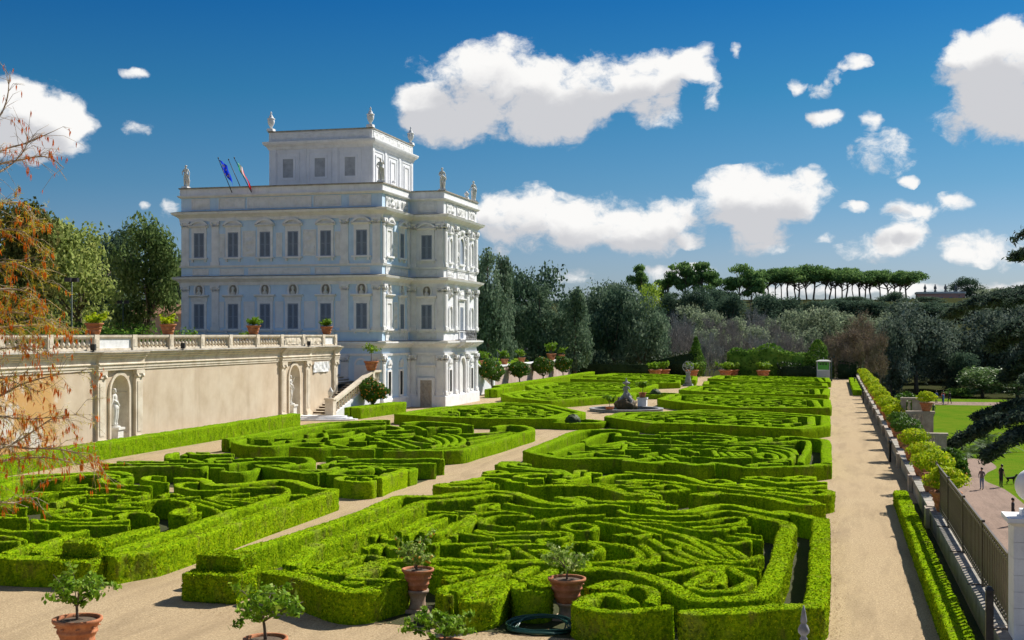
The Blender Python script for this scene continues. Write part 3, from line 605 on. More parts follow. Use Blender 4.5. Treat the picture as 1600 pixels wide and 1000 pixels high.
  ('s',0.36,[-26.05,38.98,-25.54,39.35,-24.67,39.33,-23.61,39.13]),
  ('s',0.4,[-24.11,35.55,-24.37,36.51,-24.34,37.37,-23.94,37.69,-22.79,37.76]),
  ('s',0.4,[-23.85,36.85,-23.99,36.6,-23.65,35.77,-22.73,35.12,-21.84,34.6,-21.07,34.24,-20.72,34.33]),
  ('s',0.36,[-23.12,35.8,-22.58,35.55,-21.75,35.56,-21.6,35.79]),
  ('s',0.36,[-23.53,36.72,-23.05,36.84]),
  ('s',0.4,[-23.59,34.34,-23.35,34.4]),
  ('s',0.36,[-23.11,33.55,-22.94,33.95,-22.75,34.37]),
  ('s',0.36,[-22.52,33.17,-22.28,33.58,-22.13,33.98,-22.02,34.27,-22.49,34.52]),
  ('s',0.36,[-22.37,32.95,-21.49,32.59,-20.9,32.9,-20.67,33.3]),
  ('s',0.36,[-21.66,32.05,-20.81,31.95,-20.23,32.25,-19.74,32.7]),
  ('s',0.36,[-21.07,31.49,-19.32,32.01]),
  ('s',0.4,[-22.47,32.17,-21.93,31.5,-21.5,31.3]),
  ('s',0.4,[-22.34,32.37,-21.74,32.03]),
  ('s',0.36,[-25.65,33.81,-25.05,34.15,-24.21,34.18]),
  ('s',0.36,[-24.53,31.98,-23.72,32.35,-22.97,32.54]),
  ('s',0.3,[-24.15,32.93,-23.63,32.89]),
  ('s',0.5,[-23.35,29.78,-22.18,30.25,-21.46,30.08,-20.93,30.39,-20.25,30.22,-19.76,29.67,-19.71,29.03,-19.48,28.16,-19.05,27.39]),
  ('s',0.4,[-20.05,30.27,-19.89,30.83]),
  ('s',0.42,[-19.12,28.79,-18.65,29.14,-18.6,29.96,-18.32,31.68]),
  ('s',0.36,[-22.29,29.19,-21.65,29.52,-21.07,29.33,-20.56,28.98]),
  ('s',0.36,[-20.85,28.43,-20.41,28.54]),
  ('s',0.45,[-19.81,27.2,-19.91,27.9,-20.03,28.56]),
  ('b',0.55,[-21.33,25.84,-20.39,26.35,-19.45,26.52,-18.66,26.52,-18.08,26.6]),
 ],
 'mid_left': [
  ('s',0.4,[-17.42,44.49,-17.87,44.66,-17.81,43.85,-17.05,43.39,-16.44,43.41,-16.49,44.05,-17.01,44.6]),
  ('s',0.4,[-16.92,45.46,-17.33,45.35,-18.12,45.29,-18.79,45.56,-18.81,46.59,-18.36,47.16,-17.99,47.88,-18.46,48.4,-18.96,48.27]),
  ('b',0.45,[-16.32,44.1,-16.45,45.58,-16.46,47.34,-17.04,47.5]),
  ('s',0.4,[-16.33,47.37,-16.34,48.3,-17.08,48.75,-18.15,48.86,-18.76,48.64,-18.97,48.11]),
  ('s',0.4,[-20.06,48.81,-19.06,49.4,-17.66,49.42,-16.48,50.05,-16.05,50]),
  ('s',0.36,[-19.44,46.89,-19.53,48.12]),
  ('s',0.36,[-21.2,51.14,-20.36,51.35]),
  ('b',0.4,[-20.24,50.13,-19.27,50.9,-18.01,51.41,-16.71,51.84,-16.21,51.51]),
  ('s',0.36,[-19.63,46.53,-19.28,46.93,-18.4,47.52]),
  ('s',0.36,[-20.35,48.24,-20.28,48.92,-20.47,50.07]),
  ('s',0.36,[-18.38,48.74,-17.75,48.25,-17.17,47.31]),
  ('b',0.42,[-22.42,47.07,-21.65,46.63,-20.55,45.7,-19.6,45.06,-19.21,45.16]),
  ('s',0.42,[-23.29,45.6,-22.51,45.2,-22.32,46,-22.45,47.06]),
  ('s',0.36,[-24.24,47.75,-23.87,49.03,-22.96,49.44,-21.83,48.86,-22,48.15,-22.95,47.74]),
  ('b',0.4,[-24.15,50.39,-23.29,50.97,-22.2,50.88,-21.35,49.67,-21.11,48.54,-21.6,47.28]),
  ('s',0.36,[-25.07,49.97,-24.35,50.34]),
  ('s',0.36,[-26.69,51.64,-26.03,51.8]),
  ('s',0.36,[-25.99,50.29,-25.35,50.45]),
  ('b',0.36,[-21.2,51.14,-20.53,51.49]),
  ('s',0.36,[-20.45,46.63,-19.59,47]),
  ('s',0.36,[-20.94,46.2,-19.92,45.8,-19.15,46.2,-18.87,47.34]),
  ('s',0.45,[-27.9,49.44,-28.8,51.1,-28.88,51.87]),
  ('s',0.5,[-27.96,50.92,-28.19,51.65]),
  ('b',0.4,[-28.09,51.67,-27.25,50.91,-26,51.5]),
  ('s',0.4,[-28.12,52.47,-27.66,52.59]),
  ('s',0.36,[-29.22,47.67,-28.24,47.92,-27.18,48.02]),
  ('b',0.4,[-29.32,46.62,-28.13,47.09,-26.84,47.42,-25.47,47.6,-24.45,47.86]),
  ('b',0.42,[-28.44,45.22,-27.59,45.6,-26.5,46.19,-25.7,46.49]),
  ('s',0.4,[-25.48,46.29,-24.65,46.19,-24.76,46.8]),
  ('s',0.45,[-24.3,46.53,-23.84,46.46]),
  ('s',0.36,[-27.63,48.96,-26.87,49.15]),
  ('s',0.45,[-27.03,49.66,-25.83,48.54]),
  ('s',0.36,[-25.91,49.04,-25.96,49.93,-25.37,50.26]),
  ('s',0.36,[-25.4,48.99,-24.96,49.46]),
 ],
 'shell_left': [
  ('b',0.5,[-29.99,58.92,-29.96,61.46,-30.06,65.58,-30.01,69.82,-29.49,71.77,-27.08,74.31,-26.84,74.17]),
  ('b',0.5,[-25.21,72.4,-24.34,73.75,-22.04,72.74,-20.65,71.31]),
  ('b',0.5,[-19,70.44,-18.69,72.25,-17.82,72.03,-16.51,69.42,-16.49,65.97,-16.54,61.81,-16.73,58.67,-16.83,56.37,-17.42,55.68]),
  ('b',0.45,[-19.79,54.54,-18.68,55.09,-17.4,55.31]),
  ('b',0.45,[-22.53,55.2,-21.73,55.4,-20.84,55.63]),
  ('b',0.45,[-24.79,55.47,-23.72,55.18,-23.09,56.18]),
  ('b',0.5,[-29.37,59.54,-28.87,57.72,-27.29,55.99,-26.17,55.69,-25.84,56.95,-25.46,57.96,-24.47,58.22]),
  ('b',0.42,[-29.31,59.89,-28.75,61.42,-28.93,65.86,-28.91,68.78,-28.55,71.09,-26.44,72.55]),
  ('s',0.45,[-28.56,59.42,-27.99,59.56]),
  ('s',0.36,[-27.86,60.26,-26.85,60.86]),
  ('s',0.36,[-25.49,61.2,-26.29,63.11,-26.98,64.04,-27.31,62.85]),
  ('s',0.36,[-27.03,57.87,-26.85,59.19]),
  ('s',0.36,[-26.65,59.12,-26.22,60.34]),
  ('s',0.36,[-26.19,60.02,-25.83,61.46]),
  ('s',0.4,[-24.77,59.72,-24.52,61.79,-24.74,64.61]),
  ('s',0.36,[-27.64,66.19,-26.7,68.07,-25.53,70.07]),
  ('s',0.36,[-26.21,63.5,-25.7,64,-25.83,65.86]),
  ('s',0.4,[-24.07,61.23,-24.1,62.95]),
  ('s',0.36,[-24.61,64.27,-23.38,62.43]),
  ('s',0.36,[-24.19,64.75,-23.9,65.58]),
  ('s',0.4,[-23.53,59.71,-22.82,59.9]),
  ('s',0.4,[-24.12,57.39,-23.39,56.4]),
  ('s',0.45,[-23.86,58.06,-21.89,56.49,-21.67,58.01]),
  ('s',0.36,[-26.56,70.69,-25.08,70.18,-23.68,68.01,-23.85,66.76]),
  ('s',0.36,[-24.15,64.76,-24.28,66.26,-23.57,66.83,-22.86,67.41]),
  ('s',0.36,[-23.54,64.54,-22.71,64.39,-22.25,65.62]),
  ('s',0.36,[-22.62,69.1,-21.88,70.13,-20.54,68.8,-21.16,67.84]),
  ('s',0.4,[-19.68,65.52,-18.4,66.6,-17.77,67.52,-16.95,67.35]),
  ('s',0.36,[-18.32,62.69,-17.48,65.35,-16.99,66.58]),
  ('s',0.36,[-17.74,60.87,-17.39,62.92,-17.05,65.46]),
  ('s',0.36,[-16.9,59.83,-16.69,63.44]),
  ('s',0.36,[-20.19,62.21,-19.2,60.5,-18.6,58.79,-18.69,57.59]),
  ('s',0.36,[-20.6,64.2,-19.46,62.4,-18.56,60.03,-18.15,58.02]),
  ('s',0.36,[-20.66,65.28,-19.24,63.13,-18.34,60.71,-17.9,58.38]),
  ('s',0.36,[-20.38,65.72,-19.07,63.87,-18.2,61.72,-17.72,59.02]),
  ('s',0.36,[-21.84,61.12,-20.36,58.95,-19.13,57.19]),
  ('s',0.36,[-21.17,61.29,-20.16,59.94,-19.23,59.24]),
  ('s',0.36,[-22.84,61.54,-21.01,58.79,-19.76,56.75]),
  ('s',0.36,[-21.4,63.64,-20.09,61.57,-19.21,59.86]),
  ('s',0.36,[-21.19,56.38,-20.23,56.62,-19.02,56.09,-18.09,57.17,-17.38,59.1]),
  ('s',0.36,[-22.42,59.68,-21.46,59.29]),
  ('s',0.36,[-23.59,63.08,-22.4,62.68,-21.46,63.62]),
  ('s',0.36,[-24.63,70.74,-23.34,69.76,-22.06,67.21]),
 ],
 'bridge_right': [
  ('b',0.42,[-12.19,50.54,-12.77,51.14,-12.76,50.23,-11.92,49.42,-11.11,48.88,-10.38,48.58,-9.81,47.32,-9.68,46.46]),
  ('b',0.42,[-13.27,50.1,-13.29,51.44,-12.87,51.55]),
  ('s',0.36,[-13.18,49.87,-12.72,49.22,-11.6,48.75,-10.57,48.29,-10.14,47.47]),
  ('s',0.36,[-13.21,47.72,-12.93,48.42,-12.41,47.82,-12.86,47.01]),
  ('s',0.36,[-12.93,46.53,-11.57,47.56,-10.19,47.45]),
  ('s',0.42,[-12.79,46.02,-12.05,45.86,-11.4,44.87,-10.85,44.59]),
  ('s',0.4,[-10.54,45.94,-11.14,45.78,-11.64,46.41,-11.37,47.15,-10.75,47.31]),
  ('s',0.42,[-10.01,45.73,-9.73,46.01,-9.68,44.89]),
  ('s',0.36,[-13.39,44.03,-13.12,44.94,-12.8,45.89]),
  ('b',0.45,[-11.87,43.41,-12.24,42.73,-13.37,42.44,-13.46,43,-12.95,43.53,-12.2,44.25]),
  ('s',0.4,[-12.27,44.52,-11.75,43.83]),
  ('s',0.4,[-9.67,46.91,-9.57,47.61,-9.74,48.74,-9.48,48.95]),
  ('s',0.42,[-9.46,45.65,-9.06,47.06,-9.26,48.62,-8.82,48.41]),
  ('b',0.45,[-10.37,43.2,-9.89,43.52,-8.8,43.79,-7.86,43.65,-7.28,42.86,-6.7,42,-6.23,41.78]),
  ('s',0.36,[-10.42,43.38,-9.82,44.21,-8.95,44.55,-7.52,44.31]),
  ('s',0.36,[-9.79,44.94,-8.54,44.85,-7.59,44.69,-6.7,44.92]),
  ('s',0.4,[-8.57,46.52,-8.11,47.75,-7.23,48.44]),
  ('s',0.36,[-7.75,46.22,-6.94,46.51]),
  ('s',0.36,[-7.47,43.75,-6.88,42.6]),
  ('s',0.4,[-7.06,44.29,-6.2,44.79,-5.82,45.5,-4.98,44.3]),
  ('s',0.42,[-5.66,41.89,-5.86,42.38,-6.49,42.96,-6.22,43.29,-5.73,43.07,-4.95,44.04]),
  ('b',0.42,[-6.66,41.74,-5.69,41.77]),
  ('b',0.45,[-3.8,43.34,-4.51,42.54,-4.28,42.35,-3.72,42.92,-2.84,42.78,-1.94,41.97,-1.07,40.86,-0.39,41.04]),
  ('s',0.42,[-0.39,41.2,-0.9,42.23,-2,43.36,-2.92,44.05,-3.86,44.59,-4.86,45.34,-6.42,46.42]),
  ('s',0.36,[-7.32,45.89,-6.55,46.61]),
  ('s',0.36,[-7.2,45.15,-6.16,45.54]),
  ('b',0.42,[-6.7,48.4,-5.91,48.13,-5.04,46.99,-4.44,45.85,-3.46,45.28,-2.06,44.65]),
  ('b',0.42,[-7.74,48.52,-6.81,48.13]),
  ('s',0.4,[-4.61,47.1,-4.11,47.45,-3.51,46.3,-4.02,45.88]),
  ('s',0.4,[-3.27,47.88,-2.66,47.37,-2.01,46.6]),
  ('s',0.36,[-3.23,48.03,-2.72,48.48,-2.45,48]),
  ('s',0.4,[-3.28,45.94,-3.08,46.41,-2.61,45.62]),
  ('s',0.4,[-2.58,48.51,-1.94,48.22]),
  ('s',0.42,[-1.84,48.25,-1.29,49.39,-0.75,48.98,-1.45,48.12]),
  ('s',0.4,[-2.96,44.73,-2.08,45.16,-1.26,44.59]),
  ('b',0.42,[-2.11,43.88,-1.14,43.4,-0.33,43.71,-0.22,44.62,-0.73,44.69,-1.02,44.05]),
  ('b',0.42,[-1.95,46.4,-1.23,46.8,-0.35,47.19]),
  ('s',0.4,[-1.24,45.53,-0.35,46.48]),
 ],
 'wide_right': [
  ('b',0.55,[-13.62,56.56,-13.67,59.36,-13.73,64.43,-13.75,68.04,-13.37,69.7,-12.02,70.44,-11.33,69.82,-10.52,68.71]),
  ('b',0.55,[-13.47,56.07,-12.61,54.75,-11.11,53.19,-10.05,53.56,-8.6,53.83,-8.38,52.97,-7.41,52.33,-6.84,52.91,-5.69,52.33,-5.58,51.93,-4.91,52.44]),
  ('b',0.5,[-4.9,53.4,-4.17,52.71,-3.39,51.65,-2.27,52.35,-1.06,53.08,-0.28,54.14]),
  ('b',0.5,[-0.3,54.13,-0.36,59.93,-0.49,65.79,-1.33,66.9,-2.4,67.65,-2.48,66.94]),
  ('s',0.42,[-8.57,69.21,-7.52,70.01,-6.31,69.18,-5.06,67.32,-4.01,66.76]),
  ('s',0.42,[-8.32,67.21,-6.72,67.61,-5.22,66.59,-4.91,65.32,-5.02,64,-3.82,64.43,-3.48,65.82,-4.43,65.98]),
  ('s',0.42,[-4.91,63.28,-3.27,63.81,-2.16,65.05,-1.56,65.71,-1.24,64.65,-1.24,59.71,-1.37,55.67,-1.34,54.31]),
  ('s',0.42,[-3.85,67.63,-3.25,67.44,-3.37,65.71]),
  ('s',0.42,[-2.88,66.37,-2.54,66.93]),
  ('s',0.45,[-12.43,56.07,-12.34,59.11,-12.16,61.87]),
  ('s',0.42,[-12.16,62.18,-12.14,66.23,-11.64,68.2,-10.96,65.83,-9.75,65.1,-8.16,64.83]),
  ('s',0.42,[-10.04,67.35,-9.07,67.59]),
  ('s',0.42,[-9.2,69.04,-7.58,69.76]),
  ('s',0.42,[-8.63,66.77,-7.35,67.6]),
  ('s',0.36,[-11.55,60.19,-10.77,61.6,-10.23,63.32]),
  ('s',0.36,[-11.27,59.27,-10.28,60.22,-10.18,62.37]),
  ('s',0.36,[-11.39,57.13,-10.14,57.99,-9.54,58.14,-9.91,61.51]),
  ('s',0.3,[-10.71,58.4,-9.85,59.17]),
  ('s',0.4,[-11.46,54.44,-10.78,56.23,-10.51,56.82,-9.79,55.97,-8.77,55.47]),
  ('s',0.36,[-11.66,56.53,-11.35,57.14]),
  ('s',0.5,[-9.88,62.45,-9.26,60.48]),
  ('s',0.36,[-9.62,62.83,-8.73,62.74]),
  ('s',0.36,[-9.24,60.96,-8.18,61.35,-6.67,61.31]),
  ('s',0.36,[-9.47,59.84,-8.56,59.79]),
  ('s',0.36,[-9.3,58.2,-8.26,58.36]),
  ('s',0.36,[-8.33,56.24,-7.85,57.5]),
  ('s',0.36,[-8.01,55.92,-7.53,54.48]),
  ('s',0.36,[-7.5,55.55,-7.02,54.33]),
  ('s',0.36,[-7.36,56.59,-6.59,54.44]),
  ('s',0.36,[-7.09,56.65,-6.29,55.76]),
  ('s',0.5,[-7.46,59.22,-7.11,59.59]),
  ('s',0.36,[-8.23,53.46,-7.72,54.53]),
  ('s',0.36,[-7.84,64.58,-6.9,62.77]),
  ('s',0.36,[-6.98,64.99,-5.42,65.19,-5.31,63.8,-6.28,63.24]),
  ('s',0.36,[-7.61,61.49,-6.39,61.8,-5.18,61.11]),
  ('s',0.36,[-7.46,60.24,-5.94,59.77,-5.31,60.33]),
  ('s',0.4,[-4.92,60.31,-4.11,61.2,-3.6,59.92,-3.97,59.12,-4.93,59.2]),
  ('s',0.36,[-6.58,59.44,-6.03,57.85]),
  ('s',0.36,[-5.35,58.66,-4.99,56.19]),
  ('s',0.36,[-4.99,58.22,-4.54,56.2]),
  ('s',0.36,[-4.66,58.31,-4.19,56.29]),
  ('s',0.36,[-4.37,58.12,-3.88,56.47]),
  ('s',0.36,[-4.11,58.45,-3.63,56.78]),
  ('s',0.36,[-6.88,55.61,-6.08,55.33]),
  ('s',0.36,[-6.04,56.17,-5.23,55.78]),
  ('s',0.36,[-5.07,55.1,-4.18,55.66,-3.54,56.07]),
  ('s',0.4,[-3.37,57.6,-3,58.47,-2.48,57.07,-2.73,55.89,-3.28,56.87]),
  ('s',0.36,[-3.07,59.78,-2.4,58.36,-2.08,55.96,-2.58,54.44]),
  ('s',0.36,[-3.39,61.27,-2.23,60,-1.77,57.5,-1.84,55.32]),
  ('s',0.36,[-2.69,62.03,-1.92,60.63,-1.65,58.03]),
  ('s',0.36,[-4.94,62.35,-3.2,62.31,-1.92,62.23]),
  ('s',0.36,[-3.43,52.9,-2.79,54.39,-1.96,55.15]),
  ('s',0.36,[-2.93,53.03,-2.11,53.45]),
 ],
}
BORDER = {
 'L3': [(-28.47,80),(-24.99,78.2),(-21.29,77.23),(-17.76,78.13),(-17.05,78.3),(-16.41,85.19),(-19.18,90.7),(-21.24,94.52),(-25,96.37),(-26.45,92.3),(-28.04,89.29),(-28.57,83.57)],
 'R3': [(-14.44,80.88),(-10.8,75.76),(-7.45,75.51),(-4.32,74.18),(-1.92,72.98),(-0.25,76.26),(-0.28,85.46),(-1.7,86.8),(-5.91,90.09),(-9.09,90.28),(-11.88,87.07),(-14.24,85.45)],
 'R4': [(-14.16,104.16),(-10.47,97.62),(-7.04,93.37),(-1.3,94.42),(-0.27,95.5),(-0.3,106.63),(-2.51,109.6),(-6.68,112.79),(-10.59,113),(-14.05,112.12)],
 'L4': [(-28.9,109.58),(-26.23,103.24),(-22.35,99),(-19.06,106.74),(-17.18,111.33),(-17.51,115.02),(-20.92,116.81),(-26.49,119.6),(-28.77,116.18)],
 'R5': [(-14.48,121.93),(-11,117.32),(-5.71,115.47),(-0.6,114.93),(-0.36,127.71),(-2.98,130.09),(-9.15,132.53),(-12.42,132.53),(-14.16,132.09)],
 'L5': [(-31.09,127.79),(-28.05,119.2),(-24.66,120.8),(-19.44,119.96),(-17.92,126.6),(-18.15,134.51),(-18.72,136.15),(-24.93,139.24),(-30.53,137.82)],
 'R5b': [(-13.53,135.69),(-6.59,133.18),(-0.64,133.87),(-0.74,141.63),(-7.16,144.72),(-14.23,144.91)],
 'L5b': [(-30.76,149.2),(-24.84,146.34),(-18.49,138.04),(-16.54,140.41),(-17.38,148.23),(-22.57,151.28),(-28.6,154.36)],
 'R6': [(-14.81,153.92),(-9.86,148.05),(-0.42,146.44),(-0.61,160.29),(-8.14,164.46),(-14.6,165.38)],
 'L6': [(-31.05,158.64),(-26.5,156.09),(-20.05,149.71),(-15.72,148.66),(-16.7,161.03),(-21.77,168.93),(-29.17,171.3)],
}
PLAN = {k: [(a, w, list(zip(p[::2], p[1::2]))) for a, w, p in v] for k, v in PLAN.items()}

# ================================================================== materials
M = {}
M['trim'] = stone('travertine trim', (0.82, 0.815, 0.82), (0.72, 0.715, 0.72), (0.88, 0.875, 0.88), 0.2, 1.5)
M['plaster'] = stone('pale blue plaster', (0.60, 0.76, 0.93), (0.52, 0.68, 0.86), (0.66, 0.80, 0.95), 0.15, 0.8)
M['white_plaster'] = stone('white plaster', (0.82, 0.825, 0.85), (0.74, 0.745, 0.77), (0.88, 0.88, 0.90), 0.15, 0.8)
M['ledge'] = stone('lichened ledge', (0.34, 0.31, 0.26), (0.20, 0.18, 0.14), (0.46, 0.42, 0.35), 0.4, 3.0)
M['cream'] = stone('cream wall trim', (0.70, 0.61, 0.48), (0.55, 0.46, 0.34), (0.77, 0.70, 0.58), 0.3, 1.5)
M['blind'] = stone('bricked up window plaster', (0.42, 0.43, 0.44), (0.34, 0.35, 0.36), (0.50, 0.51, 0.52), 0.3, 2.0)
M['marble'] = plain('weathered marble', (0.60, 0.57, 0.51), (0.76, 0.74, 0.69), 5, 0.6)
M['grey_stone'] = plain('grey mossy stone', (0.16, 0.16, 0.16), (0.36, 0.36, 0.37), 7, 0.8)
M['dark_stone'] = plain('wet mossy rock', (0.05, 0.045, 0.03), (0.17, 0.11, 0.05), 4, 0.8)
M['relief'] = stone('relief stucco', (0.78, 0.775, 0.77), (0.68, 0.675, 0.66), (0.85, 0.845, 0.84), 0.1, 2.5)
M['shutter'] = plain('blue grey shutters', (0.25, 0.30, 0.38), (0.31, 0.36, 0.44), 3, 0.6)
M['shutter_slat'] = plain('blue grey shutter slats', (0.13, 0.16, 0.21), (0.17, 0.20, 0.26), 3, 0.6)
M['glass'] = plain('dark window glass', (0.02, 0.025, 0.03), (0.04, 0.045, 0.05), 2, 0.15, spec=0.6)
M['dark'] = plain('dark opening', (0.02, 0.02, 0.02), (0.035, 0.032, 0.03), 2, 0.9)
M['iron'] = plain('dark iron', (0.02, 0.02, 0.022), (0.05, 0.05, 0.05), 8, 0.5, 0.3)
M['bronze_fence'] = plain('brown painted iron', (0.07, 0.05, 0.035), (0.12, 0.09, 0.065), 8, 0.45, 0.2)
M['old_wood'] = plain('bleached door wood', (0.35, 0.30, 0.24), (0.48, 0.42, 0.35), 6, 0.7)
M['roof'] = plain('roof tiles', (0.25, 0.12, 0.07), (0.38, 0.20, 0.12), 3, 0.85)
M['terracotta'] = stone('terracotta', (0.50, 0.19, 0.085), (0.36, 0.12, 0.055), (0.58, 0.28, 0.15), 0.35, 4.0, 0.75)
M['soil'] = plain('potting soil', (0.07, 0.045, 0.03), (0.16, 0.11, 0.07), 25, 0.95, bstr=0.6)
M['bark'] = plain('bark', (0.10, 0.075, 0.05), (0.20, 0.16, 0.12), 9, 0.9, bstr=0.5)
M['pale_bark'] = plain('pale bark', (0.28, 0.25, 0.22), (0.42, 0.39, 0.35), 6, 0.9)
M['orange'] = plain('ripe oranges', (0.75, 0.22, 0.02), (0.85, 0.32, 0.03), 20, 0.45)
M['lemon'] = plain('ripe lemons', (0.75, 0.50, 0.05), (0.85, 0.42, 0.04), 20, 0.45)
M['hose'] = plain('dark green hose', (0.004, 0.05, 0.035), (0.008, 0.08, 0.05), 20, 0.35, spec=0.6)
M['lawn'] = None

def gravel_mat(name, a, b, c, d):
    m, nt, out = new_mat(name)
    fine = nz(nt, 24, 5, 0.8, 'Position')
    mid = nz(nt, 9, 4, 0.6, 'Position')
    big = nz(nt, 0.35, 5, 0.6, 'Position')
    col = ramp(nt, fine, [(0.36, a), (0.5, b), (0.64, c)])
    col = mix(nt, maprange(nt, big, 0.35, 0.7, 0, 0.55), col, d)
    trk = nz(nt, 0.9, 5, 0.65, 'Position', (1.6, .22, 1))
    col = mix(nt, maprange(nt, trk, 0.48, 0.66, 0, 0.5), col, tuple(v * 0.62 for v in d))
    col = mix(nt, 0.3, col, ramp(nt, mid, [(0.3, (0.3, 0.3, 0.3)), (0.7, (0.7, 0.7, 0.7))]), 'OVERLAY')
    bsdf(nt, out, col, 0.95, fine, 0.6, 0.02, 0.15)
    return m
M['gravel'] = gravel_mat('pale gravel', (0.22, 0.145, 0.07), (0.42, 0.31, 0.175), (0.66, 0.52, 0.34), (0.39, 0.28, 0.16))
M['earth_path'] = gravel_mat('shade darkened pinkish earth', (0.20, 0.135, 0.10), (0.28, 0.195, 0.15), (0.37, 0.27, 0.21), (0.24, 0.165, 0.125))  # pinkish earth, with tree shade darkened into the whole path colour
M['bed'] = gravel_mat('shade darkened mossy soil', (0.03, 0.03, 0.012), (0.06, 0.06, 0.025), (0.13, 0.10, 0.05), (0.035, 0.055, 0.012))  # mossy soil, its colour darkened to deepen the shade between hedges
def lawn_mat(name, a, b, c):
    m, nt, out = new_mat(name)
    f = nz(nt, 25, 4, 0.7, 'Position'); g = nz(nt, 0.5, 5, 0.6, 'Position')
    col = mix(nt, maprange(nt, g, 0.35, 0.65), ramp(nt, f, [(0.3, a), (0.7, b)]), c)
    bsdf(nt, out, col, 0.95, f, 0.8, 0.05, 0.0)
    return m
M['lawn'] = lawn_mat('short lawn', (0.05, 0.12, 0.008), (0.13, 0.25, 0.014), (0.14, 0.20, 0.016))
M['wild'] = lawn_mat('undergrowth', (0.025, 0.035, 0.012), (0.06, 0.07, 0.025), (0.05, 0.05, 0.025))

# ================================================================== terrain
def terrain_h(x, y):
    x = np.asarray(x, float); y = np.asarray(y, float)
    base = np.full_like(x, -6.4)
    # rises gently past the far lawn, then climbs to the ridge
    base = base + np.clip((y - 150) / 45, 0, 1) * 2.6
    s = np.clip((y - 215) / 220, 0, 1); s = s * s * (3 - 2 * s)
    base = base + s * 21.0
    t = np.clip((y - 470) / 700, 0, 1)
    base = base - t * 22
    left = np.clip((-x - 40) / 25, 0, 1) * np.clip((y - 60) / 30, 0, 1)
    base = base * (1 - left) + np.maximum(base, 2.0) * left
    return base
def build_terrain():
    gx = np.concatenate([np.linspace(-2600, -160, 18), np.linspace(-140, -38, 18), [-36.6, -20, 3.4], np.linspace(6, 90, 30), np.linspace(100, 2600, 20)])
    gy = np.concatenate([np.linspace(-600, 0, 8), np.linspace(8, 230, 50), np.linspace(236, 500, 40), np.linspace(540, 5200, 24)])
    X, Y = np.meshgrid(gx, gy)
    Z = terrain_h(X, Y)
    n = vnoise(np.stack([X.ravel() / 14, Y.ravel() / 14, 0 * X.ravel()], 1), 3).reshape(X.shape)
    Z += (n - 0.5) * np.where((Y > 178), 1.2, 0.12)
    under = (X > -37) & (X < 3.45) & (Y < 181)
    Z = np.where(under, -6.8, Z)
    under2 = (X <= -36.5) & (Y < 178)
    Z = np.where(under2, -0.5, Z)
    V = np.stack([X, Y, Z], -1).reshape(-1, 3)
    nx, ny = len(gx), len(gy)
    i = np.arange(ny - 1)[:, None] * nx + np.arange(nx - 1)[None]
    F = np.stack([i, i + 1, i + nx + 1, i + nx], -1).reshape(-1, 4)
    me = np_mesh('terrain', V, F, M['wild'], smooth=True)
    return tag(link('terrain', me), kind='structure')
build_terrain()

# garden terrace: a raised slab with its gravel top
mb = MB(); mb.box(-37.0, 3.45, -12, 180, -7.0, 0.0)
tag(mb.build('gravel_ground', M['gravel']), kind='structure')
# upper terrace on the left
mb = MB(); mb.box(-110, -37.0, -12, 88.9, -1, 5.1); mb.box(-110, -43.6, 88.9, 93.0, -1, 5.1); mb.box(-110, -51.5, 93.0, 150, -1, 5.1)
tag(mb.build('upper_terrace_ground', M['gravel']), kind='structure')
# lawn slope behind the villa and its retaining wall
def slope():
    gx = np.linspace(-85, -36.0, 26); gy = np.linspace(117, 182, 34)
    X, Y = np.meshgrid(gx, gy)
    Z = 2.6 - np.clip((Y - 150) / 30, 0, 1) * 1.2 + np.clip((-X - 38) / 14, 0, 1) * 2.2
    Z += (vnoise(np.stack([X.ravel() / 6, Y.ravel() / 6, 0 * X.ravel()], 1), 5).reshape(X.shape) - 0.5) * 0.35
    V = np.stack([X, Y, Z], -1).reshape(-1, 3)
    i = np.arange(33)[:, None] * 26 + np.arange(25)[None]
    F = np.stack([i, i + 1, i + 27, i + 26], -1).reshape(-1, 4)
    tag(link('lawn_slope', np_mesh('lawn_slope', V, F, M['lawn'], smooth=True)), kind='structure')
slope()

# lower park: lawn and paths, sheets a little above the terrain
def sheet(name, poly, mat, z, res=3.0, follow=True):
    P = np.array(poly)
    x0, y0 = P.min(0); x1, y1 = P.max(0)
    import mathutils
    pts = catmull(poly, 1.5, closed=True)[:-1]
    n = len(pts)
    zz = terrain_h(pts[:, 0], pts[:, 1]) + z if follow else np.full(n, z)
    V = [(a[0], a[1], b) for a, b in zip(pts, zz)]
    mb = MB(); mb.add(V, [tuple(range(n))])
    me = mb.mesh(name, mat)
    import bmesh
    bm = bmesh.new(); bm.from_mesh(me); bmesh.ops.triangulate(bm, faces=bm.faces[:], ngon_method='EAR_CLIP')
    bm.normal_update()
    for f in bm.faces:
        if f.normal.z < 0: f.normal_flip()
    bm.to_mesh(me); bm.free()
    return tag(link(name, me), kind='structure')
def lawn_sheet(name, gx, gy, dz, mat):
    X, Y = np.meshgrid(gx, gy); Z = terrain_h(X, Y) + dz
    V = np.stack([X, Y, Z], -1).reshape(-1, 3); nx, ny = len(gx), len(gy)
    i = np.arange(ny - 1)[:, None] * nx + np.arange(nx - 1)[None]
    F = np.stack([i, i + 1, i + nx + 1, i + nx], -1).reshape(-1, 4)
    return tag(link(name, np_mesh(name, V, F, mat, smooth=True)), kind='structure')
lawn_sheet('lower_lawn', np.linspace(3.55, 62, 20), np.linspace(28, 198, 60), .2, M['lawn'])
lawn_sheet('far_path', np.linspace(3.6, 62, 20), np.linspace(188.2, 192.4, 6), .206, M['earth_path'])
